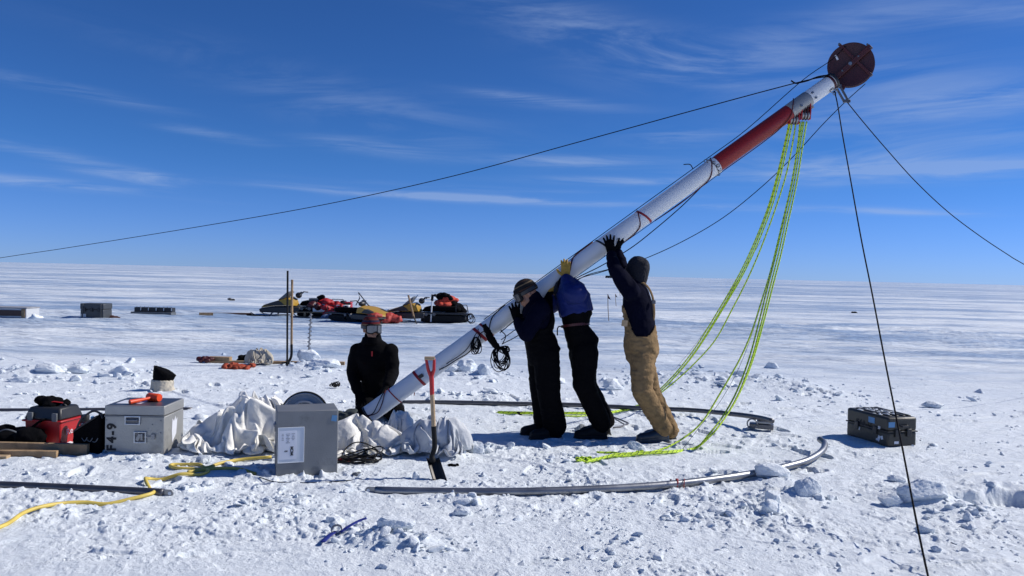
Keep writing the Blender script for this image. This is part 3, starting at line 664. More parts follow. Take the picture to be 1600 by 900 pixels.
SB.append([at(1250, 190, 7.93), at(1246, 230, 7.9), at(1236, 290, 7.85), at(1222, 350, 7.8), at(1205, 420, 7.75), at(1190, 470, 7.7), at(1174, 520, 7.6), at(1155, 563, 7.5), at(1125, 615, 7.35), at(1098, 658, 7.2), at(1070, 683, 7.1), gz(1035, 702)+Vector((0, 0, .01)), gz(985, 713)+Vector((0, 0, .012)), gz(940, 716)+Vector((0, 0, .012)), gz(915, 724)+Vector((0, 0, .012))])
TG = 'yellow green tackle ropes'
t1 = tackle('tackle_rope', 'yellow green rope bundle falling behind the tan overalls, left of the two', 'red pulley block carrying the left rope bundle', (1240, 180), SA, 7.93, TG)
t2 = tackle('tackle_rope', 'yellow green rope bundle sweeping forward to the snow, right of the two', 'larger red pulley block carrying the right rope bundle', (1258, 173), SB, 7.93, TG)
def knot(c, r, m, name, parent, turns=3):
    pts = []
    rr = random.Random(int(c.x*1000)); 
    for i in range(turns*10):
        a = i*.63; pts.append(c+Vector((math.cos(a)*r*(1+.3*math.sin(i*1.7)), math.sin(a)*r*.7, .4*r*math.sin(i*1.3)+.3*r)))
    return MB().tube(catmull(pts, 3), .010, 6).build(name, m, parent, world=True, smooth='all', attr=True, fixn=False)
for p in ((1000, 708), (918, 720), (906, 721)): knot(gz(*p)+Vector((0, 0, .01)), .025, green_rope, 'knot', t2)
P = catmull([gz(976, 713)+Vector((0, 0, .02)), gz(960, 709)+Vector((0, 0, .02)), gz(945, 708)+Vector((0, 0, .01)), gz(932, 708)+Vector((0, 0, .01))], 6); MB().tube(P, .009, 8).build('rope_tail', green_rope, t2, world=True, smooth='all', attr=True, fixn=False)
for p in ((812, 648),): knot(gz(*p)+Vector((0, 0, .01)), .022, line_m, 'knot', t1)
# ================================================================== cord coils hanging from the mast
def coil(name, label, c, w, h, loops, r=.0035, m=line_m, seed=1, drop=.0, stem=None, cat='cord coil', flat=None, dep=.03):
    
    rr = random.Random(seed); pts = []
    for l in range(loops):
        a0 = rr.uniform(-.5, .5); ww = w*rr.uniform(.35, 1); hh = h*rr.uniform(.5, 1); tl = rr.uniform(-.5, .5); ox = rr.uniform(-.25, .25)*w
        for i in range(12):
            a = math.pi/2+2*math.pi*i/12; x = math.cos(a)*ww*.5; z = (math.sin(a)-1)*hh*.5
            x2 = x*math.cos(tl*.6)+z*math.sin(tl*.5)
            if flat: pts.append(c+CR*(x2*1.0+ox)+Vector((0, 1, 0))*(z+hh*.5)*.9+Vector((0, 0, abs(math.sin(a*.5+l))*flat*rr.uniform(.3, 1))))
            else: pts.append(c+CR*(x2+ox*.4)+CU*z+F0*rr.uniform(-dep, dep))
    o = MB().tube(catmull(pts, 3), r, 5).build(name, m, None, world=True, smooth='all', fixn=False, attr=True, origin=c)
    return tag(o, label, cat)
coil('cord_coil', 'small oval coil of dark cord hanging under the mast', at(744, 527, 7.42), .085, .165, 9, .0045, seed=3)
coil('cord_coil', 'looped cord sticking up above the mast strap', at(735, 490, 7.62), .08, .10, 4, .004, seed=9)
c1_ = coil('cord_coil', 'big tangled coil of dark cord hanging lowest under the mast', at(783, 542, 7.4), .19, .26, 15, .0042, seed=12)
coil('cord_coil', 'dense knot of cord on top of the big hanging coil', at(789, 541, 7.39), .10, .07, 9, .005, seed=33, dep=.05)
mb = MB(); pts = [at(756, 507, 7.36), at(763, 520, 7.36), at(768, 530, 7.36), at(775, 540, 7.37), at(781, 546, 7.38)]
mb.tube(catmull(pts, 5), [.012+.026*math.sin(math.pi*min(1, (i+3)/24)) for i in range(21)], 10)
V, N, Fc = fuse(mb, .006, 2); V = V+N*(vnoise3(V*60, 3)*.006)[:, None]
o = finish('cloth_bundle', V, Fc, black_fab, None, True, smooth='all', fixn=False); tag(o, 'black rolled bundle tied under the mast strap', 'bundle')
rope('lashing', 'pale cord tying the black bundle to the mast', 'lashing', [mast_surf(757, -10, .006), at(757, 508, 7.36), at(760, 524, 7.35), at(766, 531, 7.35)], .006, canvas)
rope('lashing', 'dark cord loop right of the black hanging bundle', 'lashing', [mast_surf(775, -70, .006), at(783, 517, 7.42), at(790, 525, 7.42), at(785, 538, 7.4)], .005, line_m)
# ================================================================== people
lens_m = mat('goggle_lens', (.13, .14, .16), .15, metal=.9, var=.05, rvar=0)
hat_red = band_mat('striped_red_knit', [(.10, .008, .012), (.012, .012, .02), (.16, .10, .06), (.10, .008, .012), (.02, .02, .05), (.12, .03, .02)], 2, 9.0)
hat_str = band_mat('striped_dark_knit', [(.008, .008, .010), (.14, .10, .06), (.014, .012, .012), (.014, .012, .014), (.05, .025, .018), (.008, .008, .010), (.012, .012, .014)], 2, 13.0)
hat_navy = mat('navy_knit', (.006, .007, .014), .95, bump=.6, bscale=70)
def J(t): return at(*t)
def wrinkle(V, N, amp, sc, seed, st=(1, 1, 1)):
    n1 = vnoise3(V*np.array(st)*sc, seed); n2 = vnoise3(V*np.array(st)*sc*2.1+5, seed+1); n3 = vnoise3(V*np.array(st)*sc*.5+9, seed+2)
    r = (1-2*np.abs(n1))*.6+(1-2*np.abs(n2))*.3+n3*.6
    return V+N*(r*amp)[:, None]
def hand(mb, wrist, d, n, side, s=1.0, r=.0105, bend=.25, spread=.16, thumb=.8):
    d = Vector(d).normalized(); n = Vector(n); n = (n-d*n.dot(d)).normalized(); sd = d.cross(n).normalized()
    if sd.dot(Vector(side)) < 0: sd = -sd
    w = Vector(wrist); k = w+d*.095*s
    mb.loft([(w-d*.01*s, sd*.030*s, n*.021*s), (w+d*.03*s, sd*.038*s, n*.020*s), (w+d*.07*s, sd*.045*s, n*.018*s), (k+d*.008*s, sd*.042*s, n*.015*s)], 14)
    mb.chain([w-d*.03*s, w+d*.02*s], [.029*s, .030*s], 12)
    for i, L in enumerate((.070, .080, .074, .058)):
        o = (1.5-i)/1.5; base = k+sd*(.032*o*s)-d*(.006*abs(o)*s); dr = (d+sd*spread*o).normalized(); p = [base-d*.02*s, base]
        for j, f in enumerate((.48, .30, .22)):
            a = bend*(j+.4); dd = (dr*math.cos(a)+n*math.sin(a)); p.append(p[-1]+dd*L*f*s)
        mb.chain(p, [r*1.15*s, r*1.15*s, r*1.05*s, r*.95*s, r*.85*s], 8)
    b = w+d*.028*s+sd*.032*s; t1 = (d*.6+sd*.8+n*.2).normalized(); t2 = (d*.85+sd*(thumb-.35)+n*.3).normalized()
    p1 = b+t1*.042*s; p2 = p1+t2*.030*s; mb.chain([b-sd*.012*s, b, p1, p2], [r*1.4*s, r*1.5*s, r*1.2*s, r*.95*s], 8)
def basis(f, u):
    f = Vector(f).normalized(); u = Vector(u); u = (u-f*u.dot(f)).normalized(); s = f.cross(u).normalized(); return f, u, s
def head_shape(mb, c, f, u, k=1.0):
    f, u, s = basis(f, u); M = Matrix(((s.x, f.x, u.x), (s.y, f.y, u.y), (s.z, f.z, u.z))); c = Vector(c)
    P = lambda x, y, z: c+s*x*k+f*y*k+u*z*k
    mb.ball(P(0, -.008, .02), (.076*k, .096*k, .098*k), M); mb.ball(P(0, .018, -.055), (.056*k, .068*k, .062*k), M); mb.ball(P(0, .068, -.088), (.024*k, .02*k, .02*k), M)
    mb.chain([P(0, .088, .018), P(0, .105, -.022), P(0, .112, -.032)], [.010*k, .013*k, .014*k], 8)
    for q in (-1, 1):
        mb.ball(P(q*.014, .098, -.034), .009*k); mb.ball(P(q*.076, -.008, -.005), (.012*k, .02*k, .034*k), M); mb.ball(P(q*.045, .058, -.03), (.022*k, .022*k, .024*k), M); mb.ball(P(q*.031, .082, .022), (.022*k, .012*k, .009*k), M)
    mb.chain([P(-.020, .082, -.062), P(0, .090, -.060), P(.020, .082, -.062)], [.006*k, .008*k, .006*k], 8); mb.chain([P(-.018, .080, -.072), P(0, .087, -.073), P(.018, .080, -.072)], [.006*k, .009*k, .006*k], 8)
    mb.chain([P(0, -.03, -.06), P(0, -.04, -.13)], [.055*k, .058*k], 14)
    return M
def hat(c, f, u, m, root, low=-.01, k=1.0, name='hat', cuff=True, flaps=False):
    f, u, s = basis(f, u); mb = MB(); c = Vector(c)
    prof = [(.088, .106, low-.045 if flaps else low), (.092, .112, low+.012), (.092, .112, low+.045), (.088, .107, .06), (.078, .093, .095), (.058, .068, .122), (.03, .036, .136), (.006, .008, .14)]
    mb.loft([(c+u*z*k-f*(.008+max(0, .04-z)*.12)*k, s*a*k, f*b*k) for a, b, z in prof], 24)
    V, N, F = fuse(mb, .007, 3); V = wrinkle(V, N, .0022, 40, 7, (1, 1, 1))
    # object-local frame so that the knit stripes run round the head
    M = np.array([[s.x, s.y, s.z], [f.x, f.y, f.z], [u.x, u.y, u.z]]); rl = np.array(root.location)
    me_o = finish(name, (V-np.array(c)) @ M.T, F, m, root, False, smooth='all', fixn=False)
    me_o.location = Vector(c)-Vector(root.location); me_o.rotation_euler = Matrix(((s.x, f.x, u.x), (s.y, f.y, u.y), (s.z, f.z, u.z))).to_euler()
    return me_o
def goggles(c, f, u, root, lm, k=1.0, strap=True):
    f, u, s = basis(f, u); c = Vector(c)
    def patch(rad, z0, z1, az, m, name, th, par, n=16, h=6, notch=.0):
        mb = MB(); vs = []; fs = []
        for q, rr in ((0, rad), (1, rad+th)):
            for j in range(h+1):
                for i in range(n+1):
                    a = -az+2*az*i/n; zz = z0+(z1-z0)*j/h
                    if j == 0: zz += notch*math.exp(-(a/.22)**2)
                    e = 1-abs(i/n*2-1)**6*.25*(abs(j/h*2-1)); zz = (z0+z1)/2+(zz-(z0+z1)/2)*e
                    vs.append(c+s*math.sin(a)*(rr*.9)*k+f*math.cos(a)*rr*1.12*k+u*zz*k)
        W = n+1; O = W*(h+1)
        for j in range(h):
            for i in range(n):
                a, b, d, e = j*W+i, j*W+i+1, (j+1)*W+i+1, (j+1)*W+i; fs += [(a, e, d, b), (O+a, O+b, O+d, O+e)]
        edge = [i for i in range(W)]+[j*W+n for j in range(1, h+1)]+[h*W+i for i in range(n-1, -1, -1)]+[j*W for j in range(h-1, 0, -1)]
        for a, b in zip(edge, edge[1:]+edge[:1]): fs.append((a, b, O+b, O+a))
        return mb.add(vs, fs).build(name, m, par, world=True)
    fr = patch(.090, -.046, .052, .98, black_rub, 'goggles', .024, root, notch=.018)
    patch(.1145, -.034, .040, .84, lm, 'lens', .003, fr, notch=.02)
    if strap:
        mb = MB(); pts = []
        for i in range(24):
            a = math.pi*2*i/24; pts.append(c+s*math.sin(a)*.097*k+f*(math.cos(a)*.117-.006)*k+u*(.012+.018*(1-math.cos(a))*.5)*k)
        vs = []; fs = []
        for i, p in enumerate(pts):
            o_ = (p-c); o_ = (o_-u*o_.dot(u)).normalized()
            for (e, z) in ((0, -.016), (.003, -.016), (.003, .016), (0, .016)): vs.append(p+o_*e+u*z)
        for i in range(24):
            j = (i+1) % 24
            for q in range(4): fs.append((i*4+q, i*4+(q+1) % 4, j*4+(q+1) % 4, j*4+q))
        mb.add(vs, fs).build('strap', blk_plas, fr, world=True)
def boot(ank, toe, root, m=black_rub, k=1.0, label=None, hh=.16, knee=None):
    # heel under the ankle, sole set on the snow
    a = J(ank); t = J(toe); d = Vector((t.x-a.x, t.y-a.y, 0)).normalized(); sd = Vector((-d.y, d.x, 0)); up = Vector((0, 0, 1))
    zf = H(a.x+d.x*.05, a.y+d.y*.05)-.012; b = Vector((a.x, a.y, zf))-d*.055
    mb = MB()
    st = [(0, .038, .030), (.05, .047, .055), (.13, .048, .055), (.20, .054, .042), (.27, .050, .036), (.305, .034, .026)]
    mb.loft([(b+d*(x-.01)*k+up*(h+.022)*k, sd*w*k, up*h*k) for x, w, h in st], 16)
    mb.loft([(b+d*(x-.015)*k+up*.020, sd*w, up*.020) for x, w in ((-.005, .035), (.03, .048), (.12, .043), (.2, .056), (.28, .050), (.315, .030))], 12)
    top = a+up*.02; kd = (J(knee)-a).normalized() if knee else up
    mb.loft([(b+d*.055*k+up*.05, sd*.048, d*.058), (b+d*.050*k+up*.11, sd*.050, d*.056), (b+d*.05+up*.13+kd*.08, sd*.056, d*.062)], 16)
    V, N, F = fuse(mb, .008, 3); V = wrinkle(V, N, .002, 30, 11)
    o = finish('boot', V, F, m, root, True, smooth='all', fixn=False)
    if label: o['label'] = label
    # laces / sole line
    mb = MB(); mb.loft([(b+d*(x-.015)*k+up*.010, sd*w, up*.012) for x, w in ((-.007, .037), (.03, .050), (.12, .045), (.2, .058), (.28, .052), (.319, .031))], 12)
    mb.build('sole', dk_steel if False else blk_plas, o, world=True)
    return o
def limb_set(mb, pts, rs, n=14):
    P = [J(p) for p in pts]; mb.chain(P, rs, n)
def person(label, loc, spine, shoulders, arms, legs, head, hf, hu, cl, hands, group='people raising the mast', skirt=None):
    root = thing('person', label, 'person', loc, 0, group)
    sv = (J(shoulders[1])-J(shoulders[0])).normalized()
    # skeleton body: one continuous surface
    mb = MB(); hc = J(head); M = head_shape(mb, hc, hf, hu)
    def rings(sp, ga, gb, add=0):
        out = []; P = [J(s[0]) for s in sp]
        for i, s in enumerate(sp):
            t = (P[min(i+1, len(P)-1)]-P[max(i-1, 0)]).normalized(); side = (sv-t*sv.dot(t)).normalized(); fr = t.cross(side)
            out.append((P[i], side*(s[1]*ga+add), fr*(s[2]*gb+add)))
        return out
    mb.loft(rings(spine, .82, .82), 20)
    nb = J(spine[-1][0]); mb.chain([nb, (nb+hc)*.5], [.058, .055], 12)
    for i in range(2):
        s, e, w_ = shoulders[i], arms[i][0], arms[i][1]; mb.chain([J(s), J(e), J(w_)], [.055, .042, .029], 12)
        h, k_, a = legs[i][0], legs[i][1], legs[i][2]; mb.chain([J(h), J(k_), J(a)], [.082, .055, .042], 12)
        hd = hands[i]; hand(mb, J(w_), hd['d'], hd['n'], hd['s'], .92, .0072, bend=hd.get('b', .25), spread=hd.get('sp', .16))
        if len(legs[i]) > 3: fa = J(a); ft = J(legs[i][3]); fd = Vector((ft.x-fa.x, ft.y-fa.y, 0)).normalized(); g0 = Vector((fa.x, fa.y, H(fa.x, fa.y)+.05)); mb.chain([fa, g0, g0+fd*.12-Vector((0, 0, .008)), g0+fd*.18-Vector((0, 0, .015))], [.040, .036, .030, .020], 10)
    V, N, F = fuse(mb, .0065, 2); body = finish('body', V, F, skin, root, True, smooth='all', fixn=False)
    # jacket
    mb = MB(); mb.loft(rings(spine[cl['js']:], 1, 1), 24)
    if cl.get('hoodie', True): mb.chain([nb, nb*.6+hc*.4], [.088, .082], 14)
    if cl.get('hood'): 
        f_, u_, s_ = basis(hf, hu); mb.ball(hc-f_*.05-u_*.09, (.10, .10, .075))
    for i in range(2):
        s, e, w_ = shoulders[i], arms[i][0], arms[i][1]; r = cl['sleeve']; we = J(w_)-(J(w_)-J(e)).normalized()*cl.get('cuff', .0)
        mb.chain([J(s), (J(s)+J(e))*.5, J(e), (J(e)+we)*.5, we], [r[0], r[1], r[2], r[3], r[4]], 14)
    V, N, F = fuse(mb, .011, 4); V = wrinkle(V, N, cl.get('wj', .008), cl.get('wjs', 9), 21, cl.get('wst', (1, 1, 1)))
    jk = finish('jacket', V, F, cl['jacket'], root, True, smooth='all', fixn=False)
    # trousers
    mb = MB(); mb.loft(rings(spine[:cl['te']], 1, 1, cl.get('tadd', -.003)), 24)
    for i in range(2):
        h, k_, a = legs[i][0], legs[i][1], legs[i][2]; r = cl['leg']
        hp, kp, ap = J(h), J(k_), J(a)
        mb.chain([hp, (hp+kp)*.5, kp, (kp+ap)*.5, ap, ap+(ap-kp).normalized()*.035], list(r)+[r[4]*.98], 16)
    V, N, F = fuse(mb, .011, 4); V = wrinkle(V, N, cl.get('wt', .008), cl.get('wts', 8), 31, (1, 1, 2.0))
    if 'cut' in cl:
        keep = cl['cut'](V); F = [f for f in F if all(keep[i] for i in f)]
        used = sorted(set(i for f in F for i in f)); mp = {v: i for i, v in enumerate(used)}; V = V[used]; F = [tuple(mp[i] for i in f) for f in F]
    tr = finish('trousers', V, F, cl['trousers'], root, True, smooth='all', fixn=False)
    if 'cut' in cl:
        so_ = tr.modifiers.new('cloth', 'SOLIDIFY'); so_.thickness = .006; so_.offset = -1
    for i in range(2):
        if cl.get('boot', True):
            boot(legs[i][2], legs[i][3], root, cl.get('bm', black_rub), cl.get('bk', 1.0), knee=legs[i][1])
        hd = hands[i]; mb = MB(); w_ = J(arms[i][1]); hand(mb, w_, hd['d'], hd['n'], hd['s'], 1.06, .0105, bend=hd.get('b', .25), spread=hd.get('sp', .16))
        ed = (J(arms[i][0])-w_).normalized(); mb.chain([w_, w_+ed*hd.get('gl', .05)], [.034, .042 if hd.get('gl', .05) > .03 else .034], 12)
        V, N, F = fuse(mb, .0045, 2); V = wrinkle(V, N, .0013, 55, 41)
        finish('glove', V, F, hd['m'], root, True, smooth='all', fixn=False)
    return root, hc, M, jk, tr, rings
# ---- rightmost pusher, tan bib overalls
NRM = (0, 1, .05)
sp3 = [((1001, 566, 7.38), .155, .125), ((1002, 545, 7.38), .18, .150), ((1001, 522, 7.39), .180, .140), ((999, 500, 7.40), .180, .138), ((996, 475, 7.41), .195, .140), ((993, 456, 7.41), .17, .115), ((991, 443, 7.41), .08, .085)]
sh3 = [(986, 456, 7.26), (986, 453, 7.57)]
ar3 = [((961, 421, 7.30), (954, 395, 7.56)), ((972, 420, 7.64), (964, 389, 7.70))]
lg3 = [((1003, 556, 7.30), (1004, 611, 7.22), (1034, 664, 7.30), (1004, 681, 7.28)), ((1002, 556, 7.46), (1014, 606, 7.46), (1044, 667, 7.46), (1010, 680, 7.44))]
up3 = (J(sp3[4][0])-J(sp3[1][0])).normalized(); sv3 = (J(sh3[1])-J(sh3[0])).normalized(); fr3 = up3.cross(sv3).normalized()
if fr3.x > 0: fr3 = -fr3
def cut3(V):
    c = np.array(J(sp3[2][0])); d = V-c; h = d @ np.array(up3); f = d @ np.array(fr3); s = d @ np.array(sv3)
    ang = np.arctan2(f, np.abs(s)+1e-6)/(math.pi/2)       # 1 front, 0 side, -1 back
    lim = np.where(ang > 0, -.02+.31*sstep(.05, .75, ang), -.02+.10*sstep(.15, .8, -ang))
    return h < lim
cl3 = dict(jacket=navy_fab, trousers=tan_fab, js=1, te=6, tadd=.012, sleeve=(.085, .078, .068, .060, .050), leg=(.120, .108, .095, .086, .088), cut=cut3, cuff=.05, wj=.010, wt=.012, wts=11, hood=False, bm=mat('blue_black_leather', (.018, .03, .05), .35, bump=.1), bk=1.0)
hd3 = [dict(d=(-.12, .12, 1), n=NRM, s=(1, 0, 0), m=black_fab, b=.18, sp=.30, gl=.012), dict(d=(.55, .1, .85), n=(-.5, .3, .6), s=(-1, 0, 0), m=black_fab, b=.3, gl=.008, sp=.1)]
p3, hc3, M3, jk3, tr3, rg3 = person('person in tan bib overalls and navy shirt pushing the mast overhead', gz(1022, 686), sp3, sh3, ar3, lg3, (994, 423, 7.42), (-.80, .45, .30), (.1, .0, 1), cl3, hd3)
hat(hc3, (-.80, .45, .30), (.1, 0, 1), hat_navy, p3, low=-.055, k=1.03, flaps=True)
# shoulder strap of the overalls, over the back
mb = MB(); bk = -fr3
pts = [J((1013, 512, 7.40))+bk*.0, J((1021, 500, 7.33)), J((1022, 482, 7.30)), J((1019, 462, 7.30)), J((1011, 447, 7.32)), J((1000, 441, 7.34)), J((985, 446, 7.34))]
mb.tube(catmull(pts, 6), .013, 8, flat=.35); mb.build('overall_strap', tan_fab, p3, world=True, smooth='all')
mb = MB(); mb.box(J((1021.5, 472, 7.26)), (.035, .02, .035)); mb.build('buckle', dk_steel, p3, world=True, bevel=.004)
mb = MB(); mb.box(J((976, 505, 7.245)), (.055, .012, .06), Matrix.Rotation(.1, 3, 'Y')); mb.build('bib_patch', woodp, p3, world=True, bevel=.003)
# ---- middle pusher, blue jacket and yellow gloves
sp2 = [((911, 560, 7.42), .15, .12), ((911, 535, 7.42), .18, .155), ((899, 510, 7.43), .155, .122), ((901, 490, 7.44), .18, .145), ((896, 468, 7.45), .20, .150), ((891, 452, 7.47), .16, .12), ((886, 444, 7.50), .08, .08)]
sh2 = [(901, 458, 7.27), (888, 455, 7.62)]
ar2 = [((894, 461, 7.25), (884, 434, 7.50)), ((857, 478, 7.62), (859, 455, 7.60))]
lg2 = [((914, 550, 7.33), (912, 600, 7.29), (937, 657, 7.37), (907, 680, 7.35)), ((909, 548, 7.50), (916, 600, 7.50), (943, 653, 7.55), (925, 668, 7.52))]
cl2 = dict(jacket=black_fab, trousers=black_fab, js=2, te=4, sleeve=(.086, .078, .070, .060, .048), leg=(.130, .120, .103, .095, .094), cuff=.03, wj=.010, wjs=8)
hd2 = [dict(d=(-.02, .12, 1), n=NRM, s=(-1, 0, 0), m=yel_leather, b=.12, sp=.10, gl=.05), dict(d=(.35, .1, .8), n=(.5, .6, .2), s=(1, 0, 0), m=yel_leather, b=.35, gl=.05)]
p2, hc2, M2, jk2, tr2, rg2 = person('person in bright blue jacket and yellow gloves pushing the mast', gz(930, 682), sp2, sh2, ar2, lg2, (880, 457, 7.56), (-.85, .35, .2), (-.2, 0, 1), cl2, hd2)
hat(hc2, (-.85, .35, .2), (-.2, 0, 1), hat_navy, p2, low=-.03, k=1.0, flaps=True)
# blue upper shell of the jacket
mb = MB(); mb.loft(rg2(sp2[3:], 1, 1, .012), 24)
s_, e_, w_ = J(sh2[0]), J(ar2[0][0]), J(ar2[0][1]); mb.chain([s_, (s_+e_)*.5, e_, (e_+w_)*.5, w_-(w_-e_).normalized()*.05], [.100, .096, .090, .078, .062], 14)
s_, e_, w_ = J(sh2[1]), J(ar2[1][0]), J(ar2[1][1]); mb.chain([s_, (s_+e_)*.5, e_, (e_+w_)*.5], [.098, .090, .082, .071], 14)
V, N, F = fuse(mb, .010, 4); V = wrinkle(V, N, .012, 12, 51)
up2 = (J(sp2[4][0])-J(sp2[2][0])).normalized(); fr2 = up2.cross((J(sh2[1])-J(sh2[0])).normalized()); fr2 = fr2 if fr2.x < 0 else -fr2
fk = (V-np.array(J(sp2[3][0]))) @ np.array(fr2) < .21+.012*vnoise3(V*12, 5); F = [f for f in F if all(fk[i] for i in f)]
finish('jacket_yoke', V, F, blue_fab, p2, True, smooth='all', fixn=False)
mb = MB(); c, A_, B_ = rg2(sp2[2:3], 1, 1, .016)[0] if False else (J((905, 507, 7.43)), None, None)
R_ = rg2([sp2[1], ((899, 508, 7.43), .158, .126), sp2[3]], 1, 1, .010)[1]
vs = []; fs = []; t_ = R_[1].cross(R_[2]).normalized()
for i in range(28):
    a = 2*math.pi*i/28; o_ = R_[1]*math.cos(a)+R_[2]*math.sin(a); on = o_.normalized(); sk = t_*(-.02*math.cos(a)*0+.015*math.sin(a))
    for e, z in ((-.02, -.012), (.001, -.012), (.001, .012), (-.02, .012)): vs.append(R_[0]+o_+on*e+t_*z+sk)
for i in range(28):
    j = (i+1) % 28
    for q in range(4): fs.append((i*4+q, i*4+(q+1) % 4, j*4+(q+1) % 4, j*4+q))
mb.add(vs, fs).build('waist_strap', dkred, p2, world=True)
mb = MB(); mb.tube(catmull([J((880, 512, 7.27)), J((874, 510, 7.25)), J((871, 514, 7.25)), J((871, 524, 7.25))], 4), .006, 6); mb.build('cord_tail', line_m, p2, world=True)
# ---- left pusher, striped beanie and goggles
sp1 = [((848, 570, 7.42), .15, .125), ((849, 547, 7.42), .175, .152), ((841, 522, 7.43), .16, .132), ((841, 503, 7.44), .18, .145), ((838, 487, 7.45), .19, .145), ((836, 475, 7.45), .16, .11), ((832, 467, 7.45), .08, .085)]
sh1 = [(845, 484, 7.27), (832, 480, 7.62)]
ar1 = [((822, 521, 7.20), (808, 501, 7.40)), ((815, 500, 7.72), (812, 478, 7.60))]
lg1 = [((854, 558, 7.33), (857, 612, 7.29), (866, 660, 7.35), (842, 681, 7.30)), ((844, 556, 7.50), (846, 608, 7.48), (852, 656, 7.50), (826, 672, 7.47))]
cl1 = dict(jacket=navy_fab, trousers=black_fab, js=2, te=6, tadd=.012, sleeve=(.088, .082, .074, .064, .048), leg=(.128, .120, .110, .108, .112), cuff=.02, wj=.009)
sv1 = (J(sh1[1])-J(sh1[0])).normalized()
def cut1(V):
    c = np.array(J(sp1[2][0])); d = V-c; up = (J(sp1[4][0])-J(sp1[1][0])).normalized(); fr = up.cross(sv1); fr = fr if fr.x < 0 else -fr
    h = d @ np.array(up); f = d @ np.array(fr); s = d @ np.array(sv1); ang = np.arctan2(f, np.abs(s)+1e-6)/(math.pi/2)
    return h < np.where(ang > 0, .04+.12*sstep(.1, .8, ang), .04+.16*sstep(.1, .8, -ang))
cl1['cut'] = cut1
hd1 = [dict(d=(-.22, .22, 1), n=NRM, s=(1, 0, 0), m=black_fab, b=.16, sp=.26, gl=.05), dict(d=(-.1, -.1, 1), n=(-.1, 1, 0), s=(1, 0, 0), m=black_fab, b=.3)]
F1 = (-.80, -.12, -.42)
p1, hc1, M1, jk1, tr1, rg1 = person('person in striped beanie and goggles leaning against the mast', gz(858, 681), sp1, sh1, ar1, lg1, (823, 459, 7.42), F1, (-.35, .05, 1), cl1, hd1)
hat(hc1, F1, (-.35, .05, 1), hat_str, p1, low=.0, k=1.04)
goggles(hc1, F1, (-.35, .05, 1), p1, mat('dark_lens', (.03, .035, .05), .1, rvar=0))
# ---- kneeling person behind the foot of the mast
sp0 = [((586, 634, 8.22), .17, .15), ((586, 616, 8.18), .170, .15), ((587, 594, 8.10), .150, .14), ((584, 573, 8.05), .160, .14), ((583, 556, 8.03), .200, .145), ((583, 545, 8.03), .185, .12), ((583, 537, 8.03), .145, .105), ((583, 532, 8.03), .085, .085)]
sh0 = [(559, 549, 8.05), (610, 550, 8.0)]
ar0 = [((551, 583, 8.05), (559, 612, 7.90)), ((614, 583, 7.92), (605, 604, 7.66))]
lg0 = [((573, 625, 8.12), (570, 646, 7.88), (572, 648, 8.28), (570, 650, 8.5)), ((598, 625, 8.12), (617, 644, 7.86), (622, 648, 8.26), (625, 652, 8.5))]
cl0 = dict(jacket=black_fab, trousers=black_fab, js=1, te=3, sleeve=(.082, .078, .066, .060, .050), leg=(.115, .108, .10, .085, .075), cuff=.02, boot=True, wj=.010)
hd0 = [dict(d=(.35, -.6, -.5), n=(.3, -.3, -.9), s=(1, 0, 0), m=black_fab), dict(d=(-.3, -.55, -.3), n=(-.1, -.6, -.7), s=(-1, 0, 0), m=black_fab)]
F00 = (.52, -.83, .02)
p0, hc0, M0, jk0, tr0, rg0 = person('person in black kneeling behind the mast foot with mirrored goggles', gz(592, 655), sp0, sh0, ar0, lg0, (580, 514, 7.99), F00, (0, 0, 1), cl0, hd0)
hat(hc0, F00, (-.02, 0, 1), hat_red, p0, low=.015, k=1.02)
goggles(hc0, F00, (0, 0, 1), p0, lens_m, k=1.02)
mb = MB(); f_, u_, s_ = basis(F00, (0, 0, 1)); mb.loft([(hc0-u_*.155-f_*.01, s_*.105, f_*.105), (hc0-u_*.12, s_*.095, f_*.098), (hc0-u_*.085, s_*.085, f_*.092)], 20)
V, N, F = fuse(mb, .008, 2); V = wrinkle(V, N, .004, 16, 3, (1, 1, 2)); finish('neck_gaiter', V, F, black_fab, p0, True, smooth='all', fixn=False)
mb = MB(); mb.box(J((581, 553, 7.875)), (.012, .01, .05)); mb.build('jacket_badge', red_fab, p0, world=True)
